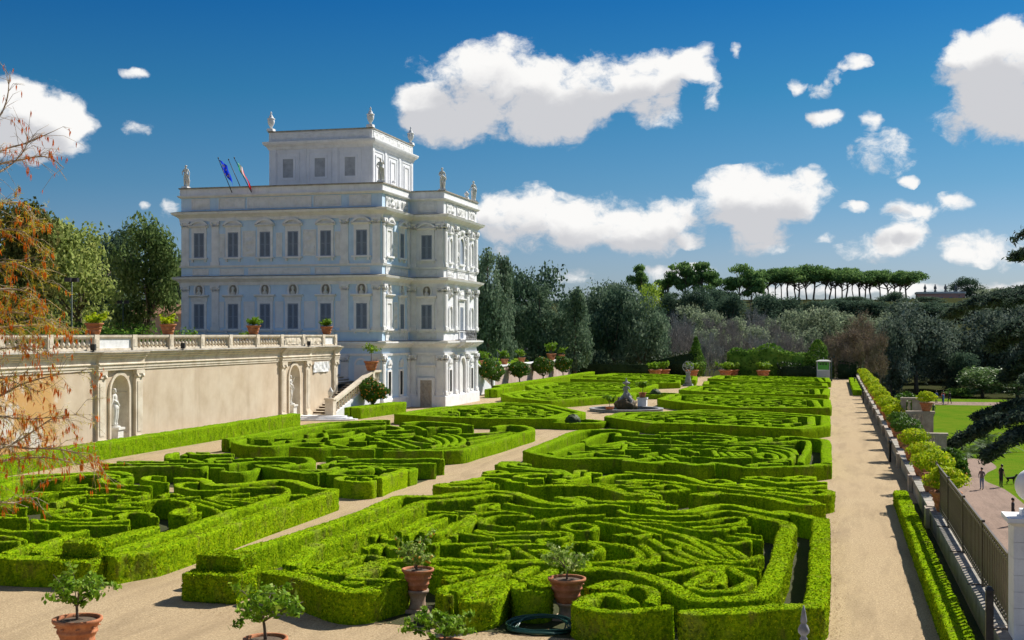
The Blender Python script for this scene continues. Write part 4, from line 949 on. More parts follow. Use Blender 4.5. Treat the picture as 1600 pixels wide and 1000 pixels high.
sheet('earth_path', [(3.8, 60), (12.6, 72), (13.2, 95), (13.0, 106), (12.2, 112), (13.0, 118), (14.5, 124), (13.2, 132), (11.0, 128), (9.6, 140), (8.6, 158), (9.2, 171), (6.8, 171), (6.5, 150), (6.6, 130), (4.4, 118), (3.8, 90)], M['earth_path'], .205)
sheet('side_path', [(18.0, 115), (24, 118), (40, 119), (58, 117), (58, 121), (40, 123), (24, 122), (18.5, 119)], M['earth_path'], .208)

# ================================================================== the villa
VX0, VX1, VY0, VY1 = -51.3, -34.05, 93.0, 116.0
WX, WY0, WY1 = -31.1, 99.6, 109.5
FRONT = Fr(-42.7, VY0, 1, 0, 0, -1)        # u from the middle of the front
SIDE = Fr(VX1, VY0, 0, 1, 1, 0)
WFRONT = Fr(VX1, WY0, 1, 0, 0, -1)
WSIDE = Fr(WX, WY0, 0, 1, 1, 0)
PATH = [(VX0, VY1), (VX0, VY0), (VX1, VY0), (VX1, WY0), (WX, WY0), (WX, WY1), (VX1, WY1), (VX1, VY1)]
villa = empty('villa', (-42.7, 93, 0), 0, 'white three storey baroque villa with shuttered windows and a square rooftop tower', 'villa')
def inv(o, p=villa):
    o.matrix_parent_inverse = Matrix.Translation(-Vector(p.location)); return o
def vb(mb, name, mats, parent=villa):
    o = mb.build(name, mats, parent)
    if parent is villa: inv(o)
    return o

mb = MB()
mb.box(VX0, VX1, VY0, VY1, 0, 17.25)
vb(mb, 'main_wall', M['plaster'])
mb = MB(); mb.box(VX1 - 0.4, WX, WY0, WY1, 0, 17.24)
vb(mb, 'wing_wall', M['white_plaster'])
TX0, TX1, TY0, TY1 = -47.45, -38.0, 101.3, 112.0
mb = MB(); mb.box(TX0, TX1, TY0, TY1, 17.0, 22.5)
vb(mb, 'tower_wall', M['white_plaster'])
mb = MB(); mb.box(VX0 + .3, VX1 - .3, VY0 + .3, VY1 - .3, 17.26, 17.36); mb.box(TX0 + .3, TX1 - .3, TY0 + .3, TY1 - .3, 22.5, 23.1)
vb(mb, 'roof', M['ledge'])

# string courses and cornices that follow the whole plan
def course(name, prof, mat):
    mb = MB(); mb.sweep(PATH, prof); return vb(mb, name, mat)
course('plinth', [(-.1, -.05), (.22, -.05), (.22, .85), (.14, .95), (-.1, .95)], M['trim'])
course('string_course', [(-.1, 4.30), (.10, 4.30), (.14, 4.48), (-.1, 4.48)], M['trim'])
course('cornice', [(-.1, 4.9), (.12, 4.9), (.2, 5.02), (.42, 5.16), (.5, 5.3), (.5, 5.4), (-.1, 5.4)], M['trim'])
course('ledge', [(-.05, 5.403), (.46, 5.403), (.2, 5.47), (-.05, 5.47)], M['ledge'])
course('string_course', [(-.1, 6.16), (.10, 6.16), (.14, 6.3), (-.1, 6.3)], M['trim'])
course('cornice', [(-.1, 9.92), (.10, 9.92), (.12, 10.16), (.3, 10.3), (.52, 10.42), (.58, 10.58), (-.1, 10.58)], M['trim'])
course('ledge', [(-.05, 10.583), (.54, 10.583), (.2, 10.67), (-.05, 10.67)], M['ledge'])
course('string_course', [(-.1, 11.36), (.10, 11.36), (.15, 11.52), (-.1, 11.52)], M['trim'])
course('cornice', [(-.1, 15.1), (.10, 15.1), (.14, 15.34), (.34, 15.5), (.56, 15.62), (.64, 15.8), (-.1, 15.8)], M['trim'])
course('ledge', [(-.05, 15.803), (.6, 15.803), (.2, 15.9), (-.05, 15.9)], M['ledge'])
course('attic_moulding', [(-.1, 16.98), (.10, 16.98), (.24, 17.1), (.26, 17.18), (-.1, 17.18)], M['trim'])
course('parapet', [(-.35, 17.183), (.08, 17.183), (.08, 17.72), (-.35, 17.72)], M['trim'])
course('coping', [(-.42, 17.723), (.17, 17.723), (.17, 17.82), (-.42, 17.84)], M['ledge'])
TPATH = [(TX0, TY1), (TX0, TY0), (TX1, TY0), (TX1, TY1), (TX0, TY1 + .001)]
def tcourse(name, prof, mat):
    mb = MB(); mb.sweep(TPATH, prof); return vb(mb, name, mat)
tcourse('tower_cornice', [(-.1, 21.95), (.08, 21.95), (.16, 22.15), (.4, 22.35), (.46, 22.5), (.46, 22.6), (-.1, 22.6)], M['trim'])
tcourse('tower_parapet', [(-.35, 22.61), (.02, 22.61), (.02, 23.45), (-.35, 23.45)], M['relief'])
tcourse('tower_coping', [(-.42, 23.453), (.1, 23.453), (.1, 23.55), (-.42, 23.57)], M['ledge'])
tcourse('tower_plinth', [(-.1, 17.3), (.08, 17.3), (.08, 17.75), (-.1, 17.75)], M['trim'])

RNG = np.random.default_rng(5)
def relief(fr, u0, u1, z0, z1, depth=0.07, n=0.02, name='relief_panel', k=9, mat='relief', seed=0):
    """stucco relief: a raised, worked field inside a flat frame"""
    nu = max(6, int((u1 - u0) * k)); nv = max(5, int((z1 - z0) * k))
    U_, Z_ = np.meshgrid(np.linspace(u0, u1, nu), np.linspace(z0, z1, nv))
    q = np.stack([U_.ravel() * 3.2, Z_.ravel() * 3.2, np.full(U_.size, seed * 3.7)], 1)
    h = np.abs(vnoise(q, 11 + seed) - 0.5) * 2
    h = np.clip(h * 2.2 - 0.3, 0, 1)
    edge = np.minimum.reduce([(U_ - u0) / .06, (u1 - U_) / .06, (Z_ - z0) / .06, (z1 - Z_) / .06]).ravel()
    h = h * np.clip(edge, 0, 1)
    vs = [fr.p(u, n + depth * hh, z) for u, z, hh in zip(U_.ravel(), Z_.ravel(), h)]
    fs = [(r * nu + c, r * nu + c + 1, (r + 1) * nu + c + 1, (r + 1) * nu + c) for r in range(nv - 1) for c in range(nu - 1)]
    mb = MB(); mb.add(vs, fs, 0, True)
    w = .06
    for a, b, c, d in ((u0 - w, u1 + w, z0 - w, z0), (u0 - w, u1 + w, z1, z1 + w), (u0 - w, u0, z0, z1), (u1, u1 + w, z0, z1)):
        mb.fbox(fr, a, b, 0, n + .04, c, d, 1)
    return vb(mb, name, [M[mat], M['trim']])
def pilaster(fr, u, z0, z1, w=.62, n=.1, cap=True, name='pilaster'):
    mb = MB()
    mb.fbox(fr, u - w / 2, u + w / 2, -.05, n, z0, z1)
    mb.fbox(fr, u - w / 2 - .07, u + w / 2 + .07, -.05, n + .06, z0, z0 + .28)
    mb.fbox(fr, u - w / 2 + .12, u + w / 2 - .12, n, n + .025, z0 + .45, z1 - .75)
    if cap:
        for k, (e, a, b) in enumerate(((.03, z1 - .55, z1 - .47), (.0, z1 - .47, z1 - .14), (.1, z1 - .14, z1 - .003))):
            mb.fbox(fr, u - w / 2 - e, u + w / 2 + e, -.05, n + .03 + e, a, b)
        for s in (-1, 1):
            mb.tube([fr.p(u + s * (w / 2 - .03), -.02, z1 - .25), fr.p(u + s * (w / 2 - .03), n + .13, z1 - .25)], .12, 8)
            for q in range(3):
                mb.tube([fr.p(u + (q - 1) * w * .3, n + .03, z1 - .47), fr.p(u + (q - 1) * w * .3, n + .1, z1 - .3)], [.07, .04], 6)
    return vb(mb, name, M['trim'])
def shutter_mesh(w, h):
    mb = MB(); f = Fr(0, 0, 1, 0, 0, -1)
    b = .075
    mb.fbox(f, 0, w, 0, .02, 0, h, 0)
    for a, c, d, e in ((0, b, 0, h), (w - b, w, 0, h), (b, w - b, 0, b), (b, w - b, h - b, h), (b, w - b, h * .5 - .03, h * .5 + .03)):
        mb.fbox(f, a, c, .02, .05, d, e, 0)
    n = int(h / .09)
    for k in range(n):
        z = b + (h - 2 * b) * (k + .5) / n
        vs = [f.p(b, .02, z + .035), f.p(w - b, .02, z + .035), f.p(w - b, .048, z - .02), f.p(b, .048, z - .02)]
        mb.add(vs, [(0, 1, 2, 3)], 1)
    return mb.mesh('shutter', [M['shutter'], M['shutter_slat']])
SHUT = {}
def window(fr, u, z0, z1, w=.92, kind='segment', blind=False, frame=.2, name='window', sc=1.0):
    """framed window with a pair of louvred shutters, hood and sill"""
    mb = MB()
    mb.fbox(fr, u - w / 2, u + w / 2, .0, .02, z0, z1, 1)
    for a, b, c, d in ((u - w / 2 - frame, u - w / 2, z0, z1 + frame), (u + w / 2, u + w / 2 + frame, z0, z1 + frame), (u - w / 2, u + w / 2, z1, z1 + frame)):
        mb.fbox(fr, a, b, -.04, .09, c, d)
    wo = vb(mb, name, [M['trim'], M['relief'] if blind == 1 else M['glass']])
    if not blind:
        key = (round(w, 2), round(z1 - z0, 2))
        if key not in SHUT: SHUT[key] = shutter_mesh(w / 2 - .015, z1 - z0 - .02)
        for s in (0, 1):
            o = link('shutter', SHUT[key], wo)
            p = fr.p(u - w / 2 + .005 + s * (w / 2 + .005), .025, z0 + .01)
            o.rotation_euler = (0, 0, math.atan2(fr.u[1], fr.u[0]))
            o.location = p
    m2 = MB()
    m2.fbox(fr, u - w / 2 - frame - .14, u + w / 2 + frame + .14, -.04, .24, z0 - .14, z0 - .003)
    for s in (-1, 1): m2.fbox(fr, u + s * (w / 2 + .1) - .08, u + s * (w / 2 + .1) + .08, -.04, .16, z0 - .36, z0 - .143)
    m2.build('sill', M['trim'], wo)
    m3 = MB(); zt = z1 + frame
    hw = w / 2 + frame + .16
    if kind == 'segment':
        m3.fbox(fr, u - hw + .16, u + hw - .16, -.04, .12, zt + .003, zt + .22)
        m3.extrude(fr, [(-.04, zt + .223), (.14, zt + .223), (.3, zt + .34), (.3, zt + .4), (-.04, zt + .4)], u - hw, u + hw)
        r = (hw * hw + .42 * .42) / (2 * .42); a = math.asin(hw / r); zc = zt + .4 + .42 - r
        m3.arch_band(fr, u, zc, r - .15, r + .02, -.04, .3, math.pi / 2 - a, math.pi / 2 + a, 12)
        pts = [(u + (r - .15) * math.sin(t), zc + (r - .15) * math.cos(t)) for t in np.linspace(-a * .97, a * .97, 10)]
        pts = [(u + hw * .93, zt + .403), (u - hw * .93, zt + .403)] + [p for p in pts if p[1] > zt + .41]
        m3.fpoly(fr, pts, -.04, .1)
    else:
        m3.fbox(fr, u - hw + .1, u + hw - .1, -.04, .1, zt + .003, zt + .34, 1)
        m3.extrude(fr, [(-.04, zt + .343), (.14, zt + .343), (.28, zt + .45), (.28, zt + .54), (-.04, zt + .54)], u - hw - .06, u + hw + .06)
    m3.build('hood', [M['trim'], M['relief']], wo)
    return wo
def bust_mesh():
    mb = MB()
    mb.lathe([(.10, -.34), (.17, -.30), (.22, -.2), (.20, -.1), (.1, -.02), (.085, .04), (.12, .1), (.14, .18), (.12, .27), (.06, .33), (.01, .34)], 10, mi=0)
    return mb.mesh('bust', M['marble'])
BUST = bust_mesh()
def medallion(fr, u, z, a=.34, b=.48):
    """oval niche with a bust"""
    mb = MB(); K = 18
    def oval(s, n): return [fr.p(u + a * s * math.cos(2 * math.pi * k / K), n, z + b * s * math.sin(2 * math.pi * k / K)) for k in range(K)]
    rings = [oval(1.42, -.02), oval(1.42, .1), oval(1.15, .13), oval(1.0, .1), oval(.98, .012)]
    vs = sum(rings, [])
    fs = [(r * K + k, r * K + (k + 1) % K, (r + 1) * K + (k + 1) % K, (r + 1) * K + k) for r in range(4) for k in range(K)]
    mb.add(vs, fs, 0)
    mb.add(oval(.98, .012), [tuple(range(K))], 1)
    o = vb(mb, 'medallion', [M['trim'], M['ledge']])
    bu = link('bust', BUST, o); bu.location = fr.p(u, .10, z - .05); bu.scale = (.9, .9, 1.05)
    return o

# front: five piano nobile bays plus the two outer ones
WU = [-6.98, -3.98, -1.2, 1.2, 3.98, 6.98]
for u in WU:
    window(FRONT, u, 6.42, 8.42, .92, 'flat')
    medallion(FRONT, u, 9.5)
    window(FRONT, u, 12.15, 14.15, .92, 'segment')
for u in (-8.2, -5.55, 5.55, 8.2):
    pilaster(FRONT, u, 6.3, 9.92); pilaster(FRONT, u, 11.52, 15.1)
    pilaster(FRONT, u, .95, 4.3)
for k, (a, b) in enumerate(((-7.6, -6.1), (-5.2, -3.0), (-2.7, 2.7), (3.0, 5.2), (6.0, 7.7))):
    relief(FRONT, a, b, 16.1, 16.85, seed=k)
    relief(FRONT, a + .1, b - .1, 10.8, 11.2, .05, seed=10 + k)
for k, (u, w) in enumerate(((-2.6, 1.0), (2.6, 1.0))):
    relief(FRONT, u - w / 2, u + w / 2, 12.25, 14.2, .1, seed=20 + k)
for k, u in enumerate((0, -4.98, 4.98)):
    relief(FRONT, u - .2, u + .2, 12.2, 14.0, .05, seed=30 + k)
for u, w in ((-2.6, .95), (2.6, .95), (0, .7), (-5.0, .45), (5.0, .45)):
    mb = MB()
    for a, b, c, d in ((u - w / 2, u + w / 2, 6.5, 6.56), (u - w / 2, u + w / 2, 8.54, 8.6), (u - w / 2, u - w / 2 + .06, 6.56, 8.54), (u + w / 2 - .06, u + w / 2, 6.56, 8.54)):
        mb.fbox(FRONT, a, b, -.02, .04, c, d)
    mb.fbox(FRONT, u - w / 2 + .06, u + w / 2 - .06, -.02, .012, 6.56, 8.54, 1)
    vb(mb, 'wall_panel', [M['trim'], M['white_plaster']])
# ground floor of the front beyond the steps
for u in (2.2, 4.4, 6.9):
    mb = MB()
    mb.fbox(FRONT, u - .55, u + .55, -.02, .05, 1.1, 3.6)
    mb.arch_band(FRONT, u, 3.6, .4, .55, -.02, .08)
    vb(mb, 'blind_arch', M['white_plaster'])

# side return
for u, bl in ((1.5, 1), (4.5, 0)):
    window(SIDE, u, 6.42, 8.42, .92, 'flat', bl)
    medallion(SIDE, u, 9.5)
    window(SIDE, u, 12.15, 14.15, .92, 'segment', bl)
relief(SIDE, 2.55, 3.45, 12.2, 14.1, .12, seed=41); relief(SIDE, 2.6, 3.4, 6.5, 8.5, .1, seed=42)
relief(SIDE, .8, 6.0, 16.05, 16.85, .14, seed=43); relief(SIDE, .8, 6.0, 10.78, 11.24, .08, seed=44); relief(SIDE, .8, 6.0, 5.55, 6.1, .08, seed=45)
for u in (.33, 6.2):
    for a, b in ((6.3, 9.92), (11.52, 15.1), (.95, 4.3)): pilaster(SIDE, u, a, b, .55)
def lattice_window(fr, u, z0, z1, w):
    mb = MB()
    mb.fbox(fr, u - w / 2, u + w / 2, 0, .02, z0, z1, 1)
    for a, b, c, d in ((u - w / 2 - .16, u - w / 2, z0 - .16, z1 + .16), (u + w / 2, u + w / 2 + .16, z0 - .16, z1 + .16), (u - w / 2, u + w / 2, z1, z1 + .16), (u - w / 2, u + w / 2, z0 - .16, z0)):
        mb.fbox(fr, a, b, -.04, .1, c, d)
    o = vb(mb, 'window', [M['trim'], M['glass']])
    g = MB()
    nv = max(2, int(w / .12)); nh = int((z1 - z0) / .12)
    for k in range(1, nv): g.fbox(fr, u - w / 2 + w * k / nv - .008, u - w / 2 + w * k / nv + .008, .03, .046, z0, z1)
    for k in range(1, nh): g.fbox(fr, u - w / 2, u + w / 2, .047, .063, z0 + (z1 - z0) * k / nh - .008, z0 + (z1 - z0) * k / nh + .008)
    g.build('lattice', M['iron'], o)
    h = MB(); h.arch_band(fr, u, z1 + .55, .16, .42, -.03, .16, 0, math.pi, 10); h.fbox(fr, u - .42, u + .42, -.03, .1, z1 + .3, z1 + .53)
    h.lathe([(.1, 0), (.14, .06), (.02, .14)], 8, fr.p(u, .08, z1 + .56))
    h.build('shell_hood', M['relief'], o)
for u in (1.55, 4.35): lattice_window(SIDE, u, 1.12, 3.02, .66)

# wing front
window(WFRONT, 1.5, 6.42, 8.42, .92, 'flat'); medallion(WFRONT, 1.5, 9.5); window(WFRONT, 1.5, 12.15, 14.15, .92, 'segment')
relief(WFRONT, .75, 2.3, 16.1, 16.8, .08, seed=51); relief(WFRONT, .6, 2.4, 10.8, 11.24, .06, seed=52); relief(WFRONT, .7, 2.3, 5.6, 6.08, .08, seed=53)
for u in (.32, 2.66):
    for a, b in ((6.3, 9.92), (11.52, 15.1), (.95, 4.3)): pilaster(WFRONT, u, a, b, .5)
mb = MB()   # door with lozenge panels
for a, b, c, d in ((.8, 1.0, 0.02, 2.42), (2.0, 2.2, 0.02, 2.42), (1.0, 2.0, 2.2, 2.42)): mb.fbox(WFRONT, a, b, -.02, .26, c, d)
mb.extrude(WFRONT, [(0, 3.3), (.14, 3.3), (.24, 3.4), (.24, 3.48), (0, 3.48)], .7, 2.3)
mb.fbox(WFRONT, .85, 2.15, -.02, .07, 2.5, 3.28)
door = vb(mb, 'door', M['trim'])
mb = MB(); mb.fbox(WFRONT, 1.0, 2.0, .0, .24, 0.02, 2.2)
for s in (0, 1):
    for zc in (.55, 1.55):
        cx = 1.25 + .5 * s
        for p, q in (((cx - .18, zc), (cx, zc + .4)), ((cx, zc + .4), (cx + .18, zc)), ((cx + .18, zc), (cx, zc - .4)), ((cx, zc - .4), (cx - .18, zc))):
            mb.tube([WFRONT.p(p[0], .25, p[1]), WFRONT.p(q[0], .25, q[1])], .025, 5)
mb.build('door_leaf', M['old_wood'], door)
relief(WFRONT, .85, 2.15, 3.52, 4.22, .1, n=.06, seed=54)

# wing side: niches, balcony door, portal
def niche(fr, u, z0, zs, r, name='niche', parent=villa, mats=None):
    """arched recess drawn as a shallow hollow with a proud surround"""
    mb = MB(); K = 10; vs = []
    prof = [(-r, z0), (-r, zs)] + [(-r * math.cos(math.pi * k / K), zs + r * math.sin(math.pi * k / K)) for k in range(1, K)] + [(r, zs), (r, z0)]
    mb.fpoly(fr, [(u + a, z) for a, z in prof], -.02, .012, 1)
    mb.arch_band(fr, u, zs, r, r + .13, -.02, .12, 0, math.pi, 10)
    mb.fbox(fr, u - r - .13, u - r, -.02, .12, z0, zs); mb.fbox(fr, u + r, u + r + .13, -.02, .12, z0, zs)
    mb.fbox(fr, u - r - .2, u + r + .2, -.02, .2, z0 - .16, z0 - .003)
    return vb(mb, name, mats or [M['trim'], M['relief']])
for u in (1.75, 8.15):
    nn = niche(WSIDE, u, 12.0, 13.55, .42)
    nn2 = niche(WSIDE, u, 6.45, 7.9, .4)
    medallion(WSIDE, u, 9.5, .26, .36)
    lattice_window(WSIDE, u, 1.2, 3.0, .62)
    h = MB(); h.arch_band(WSIDE, u, 14.5, .34, .5, -.02, .24, 0, math.pi, 10); h.fbox(WSIDE, u - .56, u + .56, -.02, .2, 14.36, 14.5); vb(h, 'shell_hood', M['trim'])
for u in (.35, 3.2, 6.7, 9.55):
    for a, b in ((6.3, 9.92), (11.52, 15.1), (.95, 4.3)): pilaster(WSIDE, u, a, b, .55, .16)
niche(WSIDE, 4.95, 12.0, 13.6, .62, 'arched_window', mats=[M['trim'], M['shutter']])
for s in (-1, 1): relief(WSIDE, 4.95 + s * 1.05 - .2, 4.95 + s * 1.05 + .2, 12.2, 14.6, .22, seed=60 + s)
relief(WSIDE, 4.2, 5.7, 14.42, 15.0, .2, seed=63)
for a, b, s in ((.8, 2.7, 64), (3.7, 6.2, 65), (7.2, 9.1, 66)):
    relief(WSIDE, a, b, 16.1, 16.85, .14, seed=s); relief(WSIDE, a + .1, b - .1, 10.8, 11.24, .08, seed=s + 10)
window(WSIDE, 4.95, 5.6, 8.3, 1.0, 'flat'); relief(WSIDE, 4.2, 5.7, 9.05, 9.85, .14, seed=70)
mb = MB(); mb.arch_band(WSIDE, 4.95, 3.2, .78, 1.0, -.02, .22); mb.fbox(WSIDE, 3.95, 4.17, -.02, .22, .02, 3.2); mb.fbox(WSIDE, 5.73, 5.95, -.02, .22, .02, 3.2)
portal = vb(mb, 'portal', M['trim'])
mb = MB(); prof = [(4.17, .02), (4.17, 3.2)] + [(4.95 - .78 * math.cos(math.pi * k / 10), 3.2 + .78 * math.sin(math.pi * k / 10)) for k in range(1, 10)] + [(5.73, 3.2), (5.73, .02)]
mb.fpoly(WSIDE, prof, -.02, .03)
mb.build('door_leaf', M['relief'], portal)
# balcony over the portal
mb = MB(); mb.fbox(WSIDE, 3.3, 6.6, -.02, .95, 5.3, 5.46)
for u in (3.5, 4.5, 5.4, 6.4): mb.extrude(WSIDE, [(0, 4.8), (.2, 4.8), (.85, 5.2), (.85, 5.29), (0, 5.29)], u - .12, u + .12)
bal = vb(mb, 'balcony', M['trim'])
mb = MB()
for k in range(18):
    u = 3.35 + 3.2 * k / 17
    mb.tube([WSIDE.p(u, .88, 5.46), WSIDE.p(u, .98, 5.8), WSIDE.p(u, .88, 6.3)], .02, 4)
for z in (5.5, 6.3): mb.tube([WSIDE.p(3.3, 0, z), WSIDE.p(3.3, .9, z), WSIDE.p(6.6, .9, z), WSIDE.p(6.6, 0, z)], .028, 4)
for k in range(5):
    c = 3.7 + .62 * k
    mb.tube([WSIDE.p(c + .22 * math.cos(t), .93, 5.9 + .25 * math.sin(t)) for t in np.linspace(0, 6.28, 10)], .022, 4)
mb.build('railing', M['iron'], bal)

# tower faces
TF = Fr((TX0 + TX1) / 2, TY0, 1, 0, 0, -1); TS = Fr(TX1, TY0, 0, 1, 1, 0)
for u in (-2.95, 0, 2.75):
    mb = MB()
    mb.fbox(TF, u - .48, u + .48, -.02, .012, 19.5, 21.1, 1)
    for a, b, c, d in ((u - .68, u - .48, 19.3, 21.3), (u + .48, u + .68, 19.3, 21.3), (u - .48, u + .48, 21.1, 21.3), (u - .48, u + .48, 19.3, 19.5)): mb.fbox(TF, a, b, -.02, .06, c, d)
    for a, b, c, d in ((u - 1.05, u - .98, 18.2, 21.7), (u + .98, u + 1.05, 18.2, 21.7), (u - .98, u + .98, 18.2, 18.27), (u - .98, u + .98, 21.63, 21.7)): mb.fbox(TF, a, b, -.02, .05, c, d)
    vb(mb, 'blind_window', [M['white_plaster'], M['blind']])
for u in (-4.3, -1.5, 1.42, 4.3):
    mb = MB(); mb.fbox(TF, u - .24, u + .24, -.02, .07, 17.75, 21.95); mb.fbox(TF, u - .14, u + .14, .07, .09, 18.0, 21.6); vb(mb, 'pilaster', M['white_plaster'])
for u in (-2.95, 0):
    mb = MB(); mb.fbox(TF, u - .52, u + .52, -.02, .03, 17.4, 18.45)
    o = vb(mb, 'small_window', M['shutter'])
    m2 = MB()
    for s in (-1, 1): m2.fbox(TF, u + s * .25 - .17, u + s * .25 + .17, .03, .05, 17.5, 18.32)
    m2.build('pane', M['glass'], o)
for u in (1.5, 5.2, 8.9):
    mb = MB()
    mb.fbox(TS, u - .5, u + .5, -.02, .012, 19.0, 21.2, 1)
    for a, b, c, d in ((u - .66, u - .5, 18.85, 21.35), (u + .5, u + .66, 18.85, 21.35), (u - .5, u + .5, 21.2, 21.35), (u - .5, u + .5, 18.85, 19.0)): mb.fbox(TS, a, b, -.02, .07, c, d)
    for a, b, c, d in ((u - 1.2, u - 1.1, 18.2, 21.7), (u + 1.1, u + 1.2, 18.2, 21.7), (u - 1.1, u + 1.1, 21.6, 21.7)): mb.fbox(TS, a, b, -.02, .05, c, d)
    vb(mb, 'blind_window', [M['white_plaster'], M['trim']])
mb = MB(); mb.fbox(TS, 4.5, 5.9, -.02, .1, 17.4, 18.7, 0); mb.arch_band(TS, 5.2, 18.7, .45, .75, -.02, .2, 0, math.pi, 10); mb.lathe([(.12, 0), (.2, .1), (.02, .3)], 8, TS.p(5.2, .1, 19.4))
mb.fpoly(TS, [(4.75, 17.4), (4.75, 18.7)] + [(5.2 - .45 * math.cos(math.pi * k / 8), 18.7 + .45 * math.sin(math.pi * k / 8)) for k in range(1, 8)] + [(5.65, 18.7), (5.65, 17.4)], .1, .112, 1)
vb(mb, 'dormer_door', [M['relief'], M['shutter']])
for u in (.3, 3.35, 7.05, 10.4):
    mb = MB(); mb.fbox(TS, u - .24, u + .24, -.02, .07, 17.75, 21.95); mb.fbox(TS, u - .14, u + .14, .07, .09, 18.0, 21.6); vb(mb, 'pilaster', M['white_plaster'])
relief(TF, -4.5, 4.5, 22.75, 23.3, .06, .03, 'scroll_frieze', 7, 'relief', 81); relief(TS, .3, 10.4, 22.75, 23.3, .1, .03, 'scroll_frieze', 7, 'relief', 82)

# urns, statues and flags that stand on the villa
def urn_mesh():
    mb = MB(); mb.frustum(0, 0, 0, .22, .3, .3, .26, .26)
    mb.lathe([(.12, .22), (.1, .34), (.14, .42), (.25, .62), (.3, .8), (.31, .92), (.26, .98), (.34, 1.04), (.34, 1.1), (.22, 1.16), (.17, 1.3), (.09, 1.42), (.05, 1.5), (.09, 1.58), (.05, 1.68), (.01, 1.74)], 12)
    return mb.mesh('urn', M['relief'])
URN = urn_mesh()
for (x, y), lb in (((TX0 + .15, TY0 + .05), 'stone urn with pointed lid on the left front corner of the rooftop tower'), ((TX1 - .15, TY0 + .05), 'stone urn with pointed lid on the near right corner of the rooftop tower'), ((TX1 - .15, TY1 - .1), 'stone urn with pointed lid on the far right corner of the rooftop tower')):
    tag(link('urn', URN, None, (x, y, 23.57)), lb, 'urn', 'urns on the tower corners')

# ================================================================== retaining wall on the left
def stucco_mat():
    m, nt, out = new_mat('warm stucco')
    c = ramp(nt, nz(nt, 0.55, 7, 0.62, 'Position'), [(0.3, (0.52, 0.41, 0.29)), (0.5, (0.61, 0.50, 0.37)), (0.7, (0.68, 0.58, 0.45))])
    s = nz(nt, 1.0, 6, 0.65, 'Position', (1.5, 1.5, 0.22))
    c = mix(nt, maprange(nt, s, 0.54, 0.75, 0, 0.35), c, (0.36, 0.27, 0.19))
    # the flaked field of orange undercoat and white patching near the left end
    geo = nt.nodes.new('ShaderNodeNewGeometry')
    sp = nt.nodes.new('ShaderNodeSeparateXYZ'); nt.links.new(geo.outputs['Position'], sp.inputs[0])
    fy = maprange(nt, sp.outputs[1], 54.5, 53.0)
    big = nz(nt, 0.5, 6, 0.65, 'Position')
    ma = nt.nodes.new('ShaderNodeMath'); ma.operation = 'MULTIPLY'; nt.links.new(fy, ma.inputs[0])
    nt.links.new(maprange(nt, big, 0.40, 0.47), ma.inputs[1])
    c = mix(nt, ma.outputs[0], c, (0.58, 0.34, 0.13))
    mb_ = nt.nodes.new('ShaderNodeMath'); mb_.operation = 'MULTIPLY'; nt.links.new(fy, mb_.inputs[0])
    nt.links.new(maprange(nt, nz(nt, 0.62, 6, 0.6, 'Position'), 0.55, 0.6), mb_.inputs[1])
    c = mix(nt, mb_.outputs[0], c, (0.66, 0.62, 0.55))
    g = nz(nt, 22, 4, 0.6, 'Position')
    bsdf(nt, out, c, 0.92, g, 0.2, 0.02, 0.15)
    return m
M['stucco'] = stucco_mat()
M['pink_stucco'] = stone('faded pink stucco', (0.55, 0.42, 0.35), (0.42, 0.31, 0.25), (0.62, 0.50, 0.43), 0.3, 0.7)
WF = Fr(-36.2, 0, 0, 1, 1, 0)
rw = empty('retaining_wall', (-36.2, 60, 0), 0, 'long warm stucco terrace wall with statue niches below the stone balustrade', 'wall')
def rwb(mb, name, mats):
    return inv(mb.build(name, mats, rw), rw)
NICH = [(59.1, 57.25, 60.85), (81.2, 79.25, 83.35)]
segs = [(20, 57.25), (60.85, 79.25), (83.35, 88.9)]
mb = MB()
for a, b in segs: mb.fbox(WF, a, b, -1.0, 0, 0, 4.12)
rwb(mb, 'wall_panel', M['stucco'])
